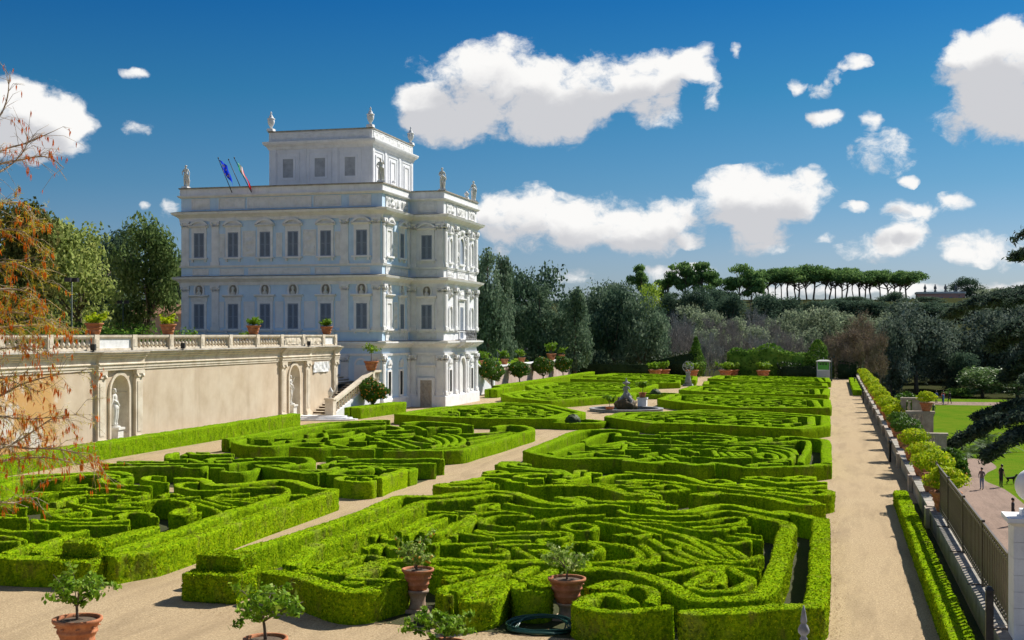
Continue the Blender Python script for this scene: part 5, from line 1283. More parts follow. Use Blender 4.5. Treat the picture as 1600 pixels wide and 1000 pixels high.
def true_niche(fr, u0, u1, uc, r, z0, zs, zt):
    mb = MB(); K = 12
    mb.fbox(fr, u0, uc - r, -1.0, 0, 0, zt); mb.fbox(fr, uc + r, u1, -1.0, 0, 0, zt)
    mb.fbox(fr, uc - r, uc + r, -1.0, 0, 0, z0)
    arc = [(uc - r * math.cos(math.pi * k / K), zs + r * math.sin(math.pi * k / K)) for k in range(K + 1)]
    for k in range(K):
        a, b = arc[k], arc[k + 1]
        mb.add([fr.p(a[0], 0, a[1]), fr.p(b[0], 0, b[1]), fr.p(b[0], 0, zt), fr.p(a[0], 0, zt)], [(0, 1, 2, 3)])
    # half-round hollow with a quarter-sphere head
    vs = []
    for k in range(K + 1):
        t = math.pi * k / K
        for z in (z0, zs): vs.append(fr.p(uc - r * math.cos(t), -r * .95 * math.sin(t), z))
    mb.add(vs, [(2 * k, 2 * k + 2, 2 * k + 3, 2 * k + 1) for k in range(K)], 1, True)
    vs = []; J = 6
    for j in range(J + 1):
        ph = math.pi / 2 * j / J
        for k in range(K + 1):
            t = math.pi * k / K
            vs.append(fr.p(uc - r * math.cos(t) * math.cos(ph), -r * .95 * math.sin(t) * math.cos(ph), zs + r * math.sin(ph)))
    # shell head: turn the dome so its open face looks outwards
    vs = []
    for j in range(J + 1):
        ph = math.pi / 2 * j / J
        for k in range(K + 1):
            t = math.pi * k / K
            rr = r * math.cos(ph)
            vs.append(fr.p(uc - rr * math.cos(t), -r * .95 * math.sin(ph), zs + rr * math.sin(t)))
    mb.add(vs, [(j * (K + 1) + k, j * (K + 1) + k + 1, (j + 1) * (K + 1) + k + 1, (j + 1) * (K + 1) + k) for j in range(J) for k in range(K)], 1, True)
    o = rwb(mb, 'niche', [M['stucco'], M['cream']])
    m2 = MB()
    m2.arch_band(fr, uc, zs, r, r + .16, -.03, .1, 0, math.pi, 14)
    m2.fbox(fr, uc - r - .16, uc - r, -.03, .1, .3, zs); m2.fbox(fr, uc + r, uc + r + .16, -.03, .1, .3, zs)
    m2.fbox(fr, uc - r - .22, uc + r + .22, -.03, .16, z0 - .2, z0 - .003)
    m2.build('surround', M['cream'], o)
    # coffered bands inside
    m3 = MB()
    for z in (z0 + .5, zs - .05):
        pr = [(-r * math.cos(t), -r * .93 * math.sin(t)) for t in np.linspace(.05, math.pi - .05, 13)]
        m3.tube([fr.p(uc + a, b, z) for a, b in pr], .04, 5)
    m3.build('inner_band', M['cream'], o)
for uc, a, b in NICH: true_niche(WF, a, b, uc, .86, .3, 3.0, 4.12)
def wpil(u, w=.7):
    mb = MB()
    mb.fbox(WF, u - w / 2, u + w / 2, -.03, .16, .6, 4.12); mb.fbox(WF, u - w / 2 - .09, u + w / 2 + .09, -.03, .28, 0, .5); mb.fbox(WF, u - w / 2 - .05, u + w / 2 + .05, -.03, .22, .503, .62)
    mb.fbox(WF, u - w / 2 + .16, u + w / 2 - .16, .16, .185, .8, 3.5)
    mb.fbox(WF, u - w / 2 - .06, u + w / 2 + .06, -.03, .25, 3.9, 4.1); mb.fbox(WF, u - w / 2 - .02, u + w / 2 + .02, -.03, .2, 3.72, 3.897)
    for s in (-1, 1): mb.tube([WF.p(u + s * w * .4, 0, 3.8), WF.p(u + s * w * .4, .26, 3.8)], .11, 8)
    rwb(mb, 'pilaster', M['cream'])
for u in (57.25, 60.85, 79.25, 83.35, 88.5): wpil(u)
ENT = [(-1.0, 4.123), (.05, 4.123), (.05, 4.25), (.09, 4.25), (.09, 4.4), (.15, 4.43), (.15, 4.47), (.08, 4.5), (.08, 4.7), (.13, 4.72), (.13, 4.78), (.22, 4.82), (.22, 4.91), (.34, 4.95), (.34, 5.03), (.4, 5.05), (.4, 5.08), (-1.0, 5.08)]
mb = MB(); mb.extrude(WF, ENT, 20, 89.0); rwb(mb, 'entablature', M['cream'])
for a, b in ((56.85, 61.25), (78.85, 83.75), (88.1, 89.05)):
    mb = MB(); mb.extrude(WF, [(.0, 4.13), (.21, 4.13), (.21, 4.25), (.25, 4.25), (.25, 4.4), (.31, 4.43), (.31, 4.47), (.24, 4.5), (.24, 4.7), (.29, 4.72), (.29, 4.78), (.38, 4.82), (.38, 4.91), (.5, 4.95), (.5, 5.03), (.56, 5.05), (.56, 5.075), (0, 5.075)], a, b); rwb(mb, 'entablature', M['cream'])
mb = MB(); mb.extrude(WF, [(-1.0, 5.083), (.44, 5.083), (.3, 5.16), (-1.0, 5.16)], 20, 89.0); rwb(mb, 'ledge', M['ledge'])
mb = MB(); mb.fbox(WF, 20, 88.9, -.02, .06, 0, .35); rwb(mb, 'plinth', M['cream'])
U_, Z_ = np.meshgrid(np.linspace(84.5, 87.4, 24), np.linspace(3.25, 4.0, 9)); h = np.clip(np.abs(vnoise(np.stack([U_.ravel() * 4, Z_.ravel() * 4, 0 * U_.ravel()], 1), 99) - .5) * 4, 0, 1)
mb = MB(); mb.add([WF.p(u, .02 + .1 * q, z) for u, q, z in zip(U_.ravel(), h, Z_.ravel())], [(r * 24 + c, r * 24 + c + 1, (r + 1) * 24 + c + 1, (r + 1) * 24 + c) for r in range(8) for c in range(23)], 0, True)
rwb(mb, 'carved_tablet', M['relief'])

# balustrade
def baluster_mesh(h=.5, r=.085):
    mb = MB(); k = h / .5
    mb.frustum(0, 0, 0, .05 * k, r * 1.05, r * 1.05, r * 1.05, r * 1.05)
    mb.lathe([(r * .7, .05 * k), (r * 1.1, .16 * k), (r * 1.15, .21 * k), (r * .6, .34 * k), (r * .55, .40 * k), (r * .85, .45 * k)], 8)
    mb.frustum(0, 0, .45 * k, h, r, r, r, r)
    return mb.mesh('baluster', M['cream'])
BALU = baluster_mesh(.5, .115)
bl = empty('balustrade', (-36.35, 62, 5.16), 0, 'weathered stone balustrade along the top of the long stucco wall', 'balustrade')
PIERS = [38.4, 42.0, 45.6, 49.3, 53.0, 56.9, 60.5, 64.35, 68.0, 71.6, 75.4, 79.1, 82.7, 86.3, 88.6]
BF = Fr(-36.35, 0, 0, 1, 1, 0)
def bb(mb, name, mats): return inv(mb.build(name, mats, bl), bl)
mb = MB(); mb.fbox(BF, 38, 88.85, -.2, .2, 5.161, 5.27); bb(mb, 'base_rail', M['cream'])
mb = MB(); mb.extrude(BF, [(-.2, 5.78), (.2, 5.78), (.24, 5.86), (.24, 5.93), (-.24, 5.93), (-.24, 5.86)], 38, 88.85); bb(mb, 'top_rail', M['cream'])
mb = MB(); mb.fbox(BF, 38, 88.85, -.22, .22, 5.932, 5.96); bb(mb, 'coping', M['ledge'])
for k, y in enumerate(PIERS):
    mb = MB(); mb.fbox(BF, y - .22, y + .22, -.27, .27, 5.162, 5.972); mb.fbox(BF, y - .13, y + .13, .27, .29, 5.35, 5.75); bb(mb, 'pier', M['cream'])
for a, b in zip(PIERS[:-1], PIERS[1:]):
    if a in (56.9, 79.1, 82.7, 86.3):
        mb = MB(); mb.fbox(BF, a + .22, b - .22, -.14, .14, 5.271, 5.779); bb(mb, 'solid_panel', M['relief'])
        if a in (79.1, 82.7):
            w = b - a - .9; nu = 26
            U_, Z_ = np.meshgrid(np.linspace(a + .45, b - .45, nu), np.linspace(5.3, 5.75, 7)); h = np.clip(np.abs(vnoise(np.stack([U_.ravel() * 4, Z_.ravel() * 4, 0 * U_.ravel()], 1), int(a)) - .5) * 4, 0, 1)
            mb = MB(); mb.add([BF.p(u, .145 + .1 * q, z) for u, q, z in zip(U_.ravel(), h, Z_.ravel())], [(r * nu + c, r * nu + c + 1, (r + 1) * nu + c + 1, (r + 1) * nu + c) for r in range(6) for c in range(nu - 1)], 0, True)
            bb(mb, 'carved_panel', M['cream'])
        continue
    n = 8
    for k in range(n):
        y = a + .22 + (b - a - .44) * (k + .5) / n
        o = link('baluster', BALU, bl, (-36.35 + 36.35, y - 62, 5.275 - 5.16)); o.scale = (1, 1, 1.0)

# stairs at the end of the wall
st = empty('garden_stair', (-35.2, 84, 0), 0, 'stone stair with sloping balustrade climbing from the garden to the terrace beside the villa', 'stairs')
def sb(mb, name, mats): return inv(mb.build(name, mats, st), st)
NS = 14
for k in range(NS):
    mb = MB(); y = 83.2 + .56 * k; z = .157 * (k + 1)
    mb.box(-36.1, -34.45, y, 92.98, max(0.0, z - .157), z - .03, 0); mb.box(-36.1, -34.45, y - .05, y + .56, z - .03, z, 1)
    sb(mb, 'step', [M['soil'], M['cream']])  # dark brown below, cream on the tread
for k in range(17):
    mb = MB(); x = -36.4 - .4 * k; z = 2.2 + .17 * (k + 1)
    mb.box(-43.55, x, 89.0, 92.95, z - .17, z - .02, 0); mb.box(x - .4, x + .04, 89.0, 92.95, z - .02, z, 1)
    sb(mb, 'step', [M['ledge'], M['trim']])
for k, (r, z) in enumerate(((2.4, .1), (2.05, .2), (1.7, .3))):
    mb = MB(); mb.prism([(-35.0 + r * math.cos(t) * 1.15, 83.2 + r * .75 * math.sin(t)) for t in np.linspace(math.pi, 2 * math.pi, 15)], max(0, z - .1), z)
    sb(mb, 'step', M['trim'])
mb = MB()   # parapet wall under the balustrade
mb.add([(x, y, z) for x in (-34.45, -34.1) for y, z in ((83.4, 0), (92.95, 0), (92.95, 2.3), (91.2, 2.3), (83.4, .35))], [(0, 1, 2, 3, 4), (9, 8, 7, 6, 5), (4, 3, 8, 9), (3, 2, 7, 8), (0, 4, 9, 5)])
sb(mb, 'string_wall', M['white_plaster'])
mb = MB()
mb.add([(x, y, z) for x in (-34.48, -34.06) for y, z in ((83.4, 1.08), (91.2, 3.05), (91.2, 3.22), (83.4, 1.25))], [(0, 1, 2, 3), (7, 6, 5, 4), (3, 2, 6, 7), (0, 4, 5, 1), (0, 3, 7, 4), (1, 5, 6, 2)])
mb.box(-34.48, -34.06, 91.2, 92.95, 3.06, 3.22)
sb(mb, 'hand_rail', M['cream'])
mb = MB(); mb.box(-34.58, -33.96, 82.85, 83.42, 0, 1.38); mb.box(-34.64, -33.9, 82.8, 83.47, 1.383, 1.5); mb.box(-34.64, -33.9, 82.8, 83.47, -.05, .2); sb(mb, 'newel', M['cream'])
mb = MB(); mb.box(-34.5, -34.04, 91.0, 91.4, 2.0, 3.2); sb(mb, 'newel', M['cream'])
B2 = baluster_mesh(.72, .08)
for k in range(15):
    y = 83.7 + .5 * k
    o = link('baluster', B2, st, (-34.28 + 35.2, y - 84, .36 + (y - 83.4) * .25))
for k in range(4):
    o = link('baluster', B2, st, (-34.28 + 35.2, 91.6 - 84 + .36 * k, 2.32))
mb = MB(); mb.lathe([(.1, 0), (.06, .1), (.16, .25), (.2, .42), (.2, .5), (.08, .66), (.02, .8)], 10)
tag(mb.build('lantern', M['marble'], None, (-34.27, 83.13, 1.5)), 'small white lantern on the newel post at the foot of the stair', 'lantern')
# stair on the far side of the villa
s2 = empty('far_stair', (-33.9, 118, 0), 0, 'white walled stair descending beyond the right corner of the villa', 'stairs')
mb = MB()
mb.add([(x, y, z) for x in (-34.3, -33.9) for y, z in ((116.2, 0), (125.5, 0), (125.5, .5), (117.5, 2.9), (116.2, 2.9))], [(0, 1, 2, 3, 4), (9, 8, 7, 6, 5), (4, 3, 8, 9), (3, 2, 7, 8), (1, 6, 7, 2), (0, 4, 9, 5)])
inv(mb.build('string_wall', M['white_plaster'], s2), s2)
mb = MB(); mb.add([(x, y, z) for x in (-34.35, -33.85) for y, z in ((117.5, 3.7), (125.5, 1.25), (125.5, 1.4), (117.5, 3.85))], [(0, 1, 2, 3), (7, 6, 5, 4), (3, 2, 6, 7), (0, 4, 5, 1)]); mb.box(-34.4, -33.8, 125.4, 126.0, 0, 1.5)
inv(mb.build('hand_rail', M['trim'], s2), s2)
for k in range(14): link('baluster', B2, s2, (-.2, -.2 + .55 * k, 2.92 - .165 * k))
# wall behind, with its shallow buttresses
w2 = empty('rear_retaining_wall', (-34.2, 140, 0), 0, 'faded pink garden wall running back behind the orange trees', 'wall')
mb = MB(); mb.box(-35.0, -34.2, 116.2, 166, 0, 2.55); inv(mb.build('wall_panel', M['pink_stucco'], w2), w2)
mb = MB(); mb.box(-35.1, -34.1, 116.2, 166.1, 2.553, 2.7); inv(mb.build('coping', M['trim'], w2), w2)

# ================================================================== right hand wall, fence, pillar
gw = empty('garden_wall', (3.2, 100, 0), 0, 'low stone garden wall with a grey coping that carries a row of citrus pots', 'wall')
M['old_stone'] = stone('grey old stone', (0.42, 0.35, 0.28), (0.27, 0.22, 0.17), (0.54, 0.47, 0.39), 0.5, 1.6)
mb = MB(); mb.box(2.9, 3.5, 22, 178, -7, .5); inv(mb.build('wall_panel', M['old_stone'], gw), gw)
for k in range(52):
    y0 = 22 + 3.0 * k
    mb = MB(); mb.box(2.85, 3.55, y0 + .02, y0 + 2.98, .503, .6 + .008 * math.sin(k * 2.3)); inv(mb.build('coping', M['ledge' if k % 3 else 'old_stone'], gw), gw)
for k in range(14):
    y0 = 41 + 9.2 * k
    mb = MB(); mb.box(2.74, 2.879, y0, y0 + .7, 0, .62); inv(mb.build('buttress', M['old_stone'], gw), gw)
fe = empty('iron_fence', (3.1, 33, .6), 0, 'brown iron picket fence standing on the low wall at the lower right', 'fence')
pk = MB(); pk.box(-.012, .012, -.06, .06, .06, 1.36); PK = pk.mesh('picket', M['bronze_fence'])
NP = 60
for k in range(NP): link('picket', PK, fe, (0, -8.4 + 16.9 * k / (NP - 1), 0))
for z, r in ((.1, .02), (.2, .012), (1.24, .02), (1.35, .028)):
    mb = MB(); mb.box(-.022, .022, -8.5, 8.6, z - r, z + r); mb.build('rail', M['bronze_fence'], fe)
for k in range(5):
    mb = MB(); mb.box(-.035, .035, -8.45 + 4.22 * k, -8.38 + 4.22 * k, 0, 1.42); mb.tube([(0, -8.41 + 4.22 * k, .03), (-.32, -8.41 + 4.22 * k, .03)], .015, 5); mb.build('fence_post', M['bronze_fence'], fe)
pl = empty('gate_pillar', (3.42, 24.1, 0), 0, 'tall pale stone gate pillar topped with a ball at the right edge', 'pillar')
z = .6
for k in range(7):
    h = .29; mb = MB(); mb.box(-.36, .36, -.36, .36, z + .006, z + h); mb.build('stone_course', M['trim'], pl); z += h
mb = MB(); mb.box(-.33, .33, -.33, .33, .5, z - .01); mb.build('core', M['ledge'], pl)
mb = MB(); mb.frustum(0, 0, z, z + .06, .38, .38, .47, .47); mb.box(-.47, .47, -.47, .47, z + .063, z + .14); mb.build('cap', M['trim'], pl)
mb = MB(); mb.box(-.2, .2, -.2, .2, z + .143, z + .25); mb.lathe([(.17, .25), (.1, .33), (.1, .4)] + [(.3 * math.cos(t), .68 + .3 * math.sin(t)) for t in np.linspace(-1.25, 1.57, 12)], 18, (0, 0, z)); mb.build('ball_finial', M['trim'], pl)
# dark iron post by the hedge end
mb = MB(); mb.box(-.06, .06, -.06, .06, 0, 1.72); mb.frustum(0, 0, 1.723, 1.78, .07, .07, .03, .03); mb.box(-.1, .1, -.1, .1, 0.005, .06)
tag(mb.build('iron_post', M['iron'], None, (2.52, 22.5, 0)), 'dark square iron post at the near end of the low hedge', 'post')
# bollard lamps along the walk
bo = MB(); bo.lathe([(.05, 0), (.05, .72), (.09, .74), (.09, .84), (.03, .88)], 10); BO = bo.mesh('bollard_lamp', M['iron'])
for (x, y), lb in (((2.55, 61.9), 'slim dark bollard lamp beside the low wall, the nearest one on the walk'), ((2.45, 114, ), 'slim dark bollard lamp half way down the gravel walk'), ((2.3, 150), 'slim dark bollard lamp near the far end of the gravel walk')):
    tag(link('bollard_lamp', BO, None, (x, y, 0), 0, (1.0, 1.0, 1.15)), lb, 'bollard lamp', 'bollard lamps along the gravel walk')
# double stair down to the park
ps = empty('park_stair', (4.4, 70, 0), 0, 'old stone stair with balustraded landings leading down from the walk to the park', 'stairs')
def pb(mb, name, mats): return inv(mb.build(name, mats, ps), ps)
mb = MB(); mb.box(3.7, 5.5, 66.6, 78, -7, .15); pb(mb, 'landing', M['old_stone'])
B3 = baluster_mesh(.62, .09)
for y, z, x1 in ((66.8, .18, 5.45), (70.6, 1.05, 5.1), (76, 1.5, 4.9)):
    mb = MB(); mb.box(3.75, x1, y - .2, y + .2, z - .9, z); pb(mb, 'base_block', M['old_stone'])
    mb = MB(); mb.box(3.7, x1 + .08, y - .24, y + .24, z + .72, z + .86); pb(mb, 'rail', M['old_stone'])
    for a_, b_ in ((x1 - .55, x1), (3.72, 4.0)):
        mb = MB(); mb.box(a_, b_, y - .22, y + .22, z, z + .719); pb(mb, 'pier', M['old_stone'])
    n = int((x1 - .55 - 4.0) / .26)
    for k in range(n): link('baluster', B3, ps, (4.0 + (x1 - .55 - 4.0) * (k + .5) / n - 4.4, y - 70, z + .05))
for k in range(9):
    mb = MB(); mb.box(3.8, 5.3, 78 + .4 * k, 78.5 + .4 * k, -7, .1 - .17 * k); pb(mb, 'step', M['old_stone'])

# ================================================================== clipped box
def hedge_mat(leaf, young=1):
    m, nt, out = new_mat(('young ' if young else 'old ') + ('clipped box leaves' if leaf else 'clipped box foliage'))
    fine = nz(nt, 16, 4, 0.75, 'Position'); mid = nz(nt, 3.2, 4, 0.6, 'Position'); big = nz(nt, 0.8, 4, 0.6, 'Position')
    geo = nt.nodes.new('ShaderNodeNewGeometry')
    c = ramp(nt, fine, [(0.30, (0.030, 0.075, 0.002)), (0.43, (0.155, 0.27, 0.004)), (0.56, (0.34, 0.46, 0.006)), (0.70, (0.60, 0.62, 0.012))])
    c = mix(nt, maprange(nt, mid, 0.42, 0.7, 0, 0.4), c, (0.38, 0.50, 0.006))
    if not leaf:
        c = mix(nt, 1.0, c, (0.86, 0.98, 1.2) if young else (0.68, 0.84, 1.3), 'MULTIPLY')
        st_ = nz(nt, 2.6, 5, 0.65, 'Position', (1.6, 1.6, .6))
        c = mix(nt, maprange(nt, st_, 0.5, 0.66, 0, 0.6), c, (0.045, 0.105, 0.006))
    c = mix(nt, maprange(nt, nz(nt, 2.2, 5, 0.65, 'Position', (1.5, 1.5, .55)), 0.56, 0.68, 0, 0.6), c, (0.17, 0.14, 0.035))
    c = mix(nt, maprange(nt, big, 0.58, 0.72, 0, 0.5), c, (0.25, 0.24, 0.06))
    if leaf:
        rpi = geo.outputs['Random Per Island']
        c = mix(nt, maprange(nt, rpi, 0.5, 1, 0.0, 0.8), c, (0.72, 0.80, 0.02))
        c = mix(nt, maprange(nt, rpi, 0.35, 0.0, 0.0, 0.8), c, (0.035, 0.10, 0.004))
    b = bsdf(nt, out, c, 0.7, fine, 0.9, 0.06, 0.0)
    t = nt.nodes.new('ShaderNodeBsdfTranslucent'); nt.links.new(c, t.inputs[0])
    mx = nt.nodes.new('ShaderNodeMixShader'); mx.inputs[0].default_value = 0.12 if leaf else 0.03
    nt.links.new(b.outputs[0], mx.inputs[1]); nt.links.new(t.outputs[0], mx.inputs[2]); nt.links.new(mx.outputs[0], out.inputs[0])
    return m
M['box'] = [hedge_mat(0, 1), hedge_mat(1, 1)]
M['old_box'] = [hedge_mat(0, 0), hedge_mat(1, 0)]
HR = np.random.default_rng(21)
def ribbon(pts, w, h, res, amp=1.0, closed=False, seed=0, leaves=0, lsize=.028, z0=0.0):
    """a clipped hedge along a plan curve: rounded ends, ragged clipped faces, leaf cards when near"""
    C = catmull(pts, res, closed)
    if closed: C = C[:-1]
    n = len(C)
    if closed: T = np.roll(C, -1, 0) - np.roll(C, 1, 0)
    else: T = np.gradient(C, axis=0)
    T /= np.linalg.norm(T, axis=1, keepdims=True) + 1e-9
    N = np.stack([T[:, 1], -T[:, 0]], 1)
    sc = np.ones(n)
    if not closed:
        e = [(.1, .96), (.2, .8), (.27, .5), (.3, .06)]
        a0 = np.array([C[0] - T[0] * w * d for d, s in e])[::-1]; a1 = np.array([C[-1] + T[-1] * w * d for d, s in e])
        C = np.concatenate([a0, C, a1]); N = np.concatenate([np.repeat(N[:1], 4, 0), N, np.repeat(N[-1:], 4, 0)])
        ss = np.array([s for d, s in e]); sc = np.concatenate([ss[::-1], sc, ss]); n += 8
    hw = w / 2
    nzz = max(2, int(h / res)); ntt = max(2, int(w / res)); c = min(.03, hw * .3)
    prof = [(-hw * (.97 + .03 * k / nzz), (h - c) * k / nzz) for k in range(nzz + 1)] + [(-hw + c + (w - 2 * c) * k / ntt, h) for k in range(ntt + 1)] + [(hw * (.97 + .03 * k / nzz), (h - c) * k / nzz) for k in range(nzz, -1, -1)]
    prof = np.array(prof); m = len(prof)
    V = np.empty((n, m, 3), np.float32)
    V[:, :, 0] = C[:, None, 0] + N[:, None, 0] * prof[None, :, 0] * sc[:, None]
    V[:, :, 1] = C[:, None, 1] + N[:, None, 1] * prof[None, :, 0] * sc[:, None]
    V[:, :, 2] = prof[None, :, 1] + z0
    V = V.reshape(-1, 3)
    fix = (V[:, 2] > z0 + .04)[:, None]
    d = vnoise3(V * 1.6, seed) * .035 + vnoise3(V * 7.0, seed + 5) * .022 + HR.normal(size=V.shape) * min(.009, res * .1)
    V = V + d * amp * fix
    i = np.arange(n if closed else n - 1)[:, None]; j = np.arange(m - 1)[None]
    i2 = (i + 1) % n
    F = np.stack([i * m + j, i2 * m + j, i2 * m + j + 1, i * m + j + 1], -1).reshape(-1, 4).astype(np.int32)
    mi = None
    if leaves > 0:
        q = V[F]; e1 = q[:, 1] - q[:, 0]; e2 = q[:, 3] - q[:, 0]
        nr = np.cross(e1, e2); ar = np.linalg.norm(nr, axis=1); nr = nr / (ar[:, None] + 1e-9)
        k = HR.poisson(leaves * ar.sum())
        if k > 0:
            f = HR.choice(len(F), k, p=ar / ar.sum())
            u, v = HR.random((k, 1)), HR.random((k, 1))
            P = q[f, 0] + e1[f] * u + e2[f] * v + nr[f] * HR.uniform(-.004, .014, (k, 1))
            LV, LF = leaf_cards(P.astype(np.float32), nr[f].astype(np.float32), lsize, HR, .45, .6)
            nb = len(F); V, F = join_np((V, F), (LV, LF)); mi = np.zeros(len(F), np.int32); mi[nb:] = 1
    return V, F, mi
def hedge(name, pts, w, h, res, parent=None, closed=False, seed=0, leaves=0, amp=1.0, z0=0.0, lsize=.028):
    V, F, mi = ribbon(pts, w, h, res, amp, closed, seed, leaves, lsize, z0)
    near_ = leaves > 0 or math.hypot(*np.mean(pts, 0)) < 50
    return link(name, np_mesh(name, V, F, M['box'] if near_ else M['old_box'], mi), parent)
def bed(poly, parent, z=.006):
    mb = MB(); mb.add([(x, y, z) for x, y in poly], [tuple(range(len(poly)))])
    me = mb.mesh('soil_bed', M['bed'])
    import bmesh
    bm = bmesh.new(); bm.from_mesh(me); bmesh.ops.triangulate(bm, faces=bm.faces[:], ngon_method='EAR_CLIP'); bm.normal_update()
    for f in bm.faces:
        if f.normal.z < 0: f.normal_flip()
    bm.to_mesh(me); bm.free()
    return link('soil_bed', me, parent)

def hull(P):
    P = sorted(set(map(tuple, P)))
    def half(pts):
        o = []
        for p in pts:
            while len(o) > 1 and (o[-1][0] - o[-2][0]) * (p[1] - o[-2][1]) - (o[-1][1] - o[-2][1]) * (p[0] - o[-2][0]) <= 0: o.pop()
            o.append(p)
        return o
    a, b = half(P), half(P[::-1])
    return a[:-1] + b[:-1]
PARTERRE_LABELS = {
 'near_right': 'largest box hedge parterre in the right foreground behind the two pedestal pots',
 'near_left': 'box hedge parterre in the left foreground under the reddish cypress twigs',
 'mid_left': 'narrow band of box scrolls left of the central path between two larger parterres',
 'shell_left': 'fan patterned box parterre on the left in front of the terrace stair',
 'bridge_right': 'narrow band of box scrolls right of the central path behind the foreground parterre',
 'wide_right': 'wide box parterre on the right just nearer than the ball shrub bed',
 'L3': 'box parterre on the left at the foot of the villa', 'R3': 'box parterre on the right just nearer than the fountain',
 'R4': 'box parterre on the right just beyond the fountain', 'L4': 'box parterre on the left just beyond the fountain',
 'L5': 'box parterre on the left beside the second ball shrub bed', 'R5': 'box parterre on the right beside the second ball shrub bed',
 'R5b': 'thin dull band of box scrolls on the far right of the garden', 'L5b': 'thin dull band of box scrolls on the far left of the garden',
 'R6': 'farthest box parterre on the right by the green notice kiosk', 'L6': 'farthest box parterre on the left below the dark back hedge'}
seed = 0
for pn, hs in PLAN.items():
    allp = [p for k, w, pts in hs for p in pts]

    par = empty('box_parterre', (0, 0, 0), 0, PARTERRE_LABELS[pn], 'parterre', 'box parterres of the garden')
    near = pn in ('near_right', 'near_left')
    for kind, w, pts in hs:
        seed += 1
        dist = math.hypot(*np.mean(pts, 0))
        res = .065 if dist < 36 else (.08 if dist < 46 else (.11 if dist < 58 else .14))
        lv = 900 if dist < 32 else (520 if dist < 38 else (240 if dist < 46 else 0))
        h = (.66 if kind == 'b' else .63) + .02 * math.sin(seed * 2.7)
        w = w * (.9 if kind == 'b' else (.56 if near else .7))
        hedge('border_hedge' if kind == 'b' else 'scroll_hedge', pts, w, h, res, par, seed=seed, leaves=lv, lsize=.026 if dist < 40 else .034)
    if near or pn in ('mid_left', 'bridge_right'):
        hp = hull([(x, y) for x, y in allp if x > -30.5])
    else: hp = hull(allp)
    c = np.mean(hp, 0)
    bed([tuple(c + (np.array(p) - c) * .985) for p in hp], par)

# the clipped box blocks at the path corners
def cubehedge(cx, cy, ax, ay, h, z0, res, parent, name, leaves, seed, lsize=.026):
    r = .05
    def grid(o, a, b, na, nb):
        u, v = np.meshgrid(np.linspace(0, 1, na + 1), np.linspace(0, 1, nb + 1))
        P = o + u[..., None] * a + v[..., None] * b
        i = np.arange(nb)[:, None] * (na + 1) + np.arange(na)[None]
        return P.reshape(-1, 3), np.stack([i, i + 1, i + na + 2, i + na + 1], -1).reshape(-1, 4)
    A, B, H = np.array([2 * ax, 0, 0.]), np.array([0, 2 * ay, 0.]), np.array([0, 0, h])
    o = np.array([cx - ax, cy - ay, z0])
    na, nb, nh = max(2, int(2 * ax / res)), max(2, int(2 * ay / res)), max(2, int(h / res))
    V, F = join_np(grid(o + H, A, B, na, nb), grid(o, A, H, na, nh), grid(o + A, B, H, nb, nh), grid(o + A + B, -A, H, na, nh), grid(o + B, -B, H, nb, nh))
    # round the edges
    C = np.array([cx, cy, z0 + h / 2]); q = (V - C) / np.array([ax, ay, h / 2 + 1e-6])
    near = np.sort(np.abs(q), 1)[:, 1]
    V = V - (V - C) * (np.clip((near - .9) / .1, 0, 1) * .045)[:, None]
    d = vnoise3(V * 2.2, seed) * .06 + vnoise3(V * 7, seed + 3) * .045 + vnoise3(V * 23, seed + 9) * .02
    V = V + d * (V[:, 2] > z0 + .03)[:, None]
    if leaves:
        qd = V[F]; e1 = qd[:, 1] - qd[:, 0]; e2 = qd[:, 3] - qd[:, 0]; nr = np.cross(e1, e2); ar = np.linalg.norm(nr, axis=1); nr /= ar[:, None] + 1e-9
        k = int(leaves * ar.sum()); f = HR.choice(len(F), k, p=ar / ar.sum())
        P = qd[f, 0] + e1[f] * HR.random((k, 1)) + e2[f] * HR.random((k, 1)) + nr[f] * HR.uniform(-.004, .022, (k, 1))
        nb = len(F); V, F = join_np((V, F), leaf_cards(P, nr[f], lsize, HR, .45, .6)); mi = np.zeros(len(F), np.int32); mi[nb:] = 1
    return link(name, np_mesh(name, V.astype(np.float32), F, M['box'], mi), parent)
tb = empty('corner_topiary', (-13.5, 26.4, 0), 0, 'two tier clipped box block at the near corner of the right parterre', 'topiary', 'clipped corner blocks beside the central path')
for n_, a in (('lower_tier', (0, -.05, .66, .66, .64, 0)), ('upper_tier', (-.02, .2, .55, .42, .34, .63))):
    cubehedge(*a, .06, tb, n_, 620, 3)
tb = empty('corner_topiary', (-17.6, 27.1, 0), 0, 'two tier clipped box block at the near corner of the left parterre', 'topiary', 'clipped corner blocks beside the central path')
for n_, a in (('lower_tier', (-.05, -.05, .68, .62, .62, 0)), ('upper_tier', (0.0, .25, .5, .36, .36, .61))):
    cubehedge(*a, .06, tb, n_, 620, 7)

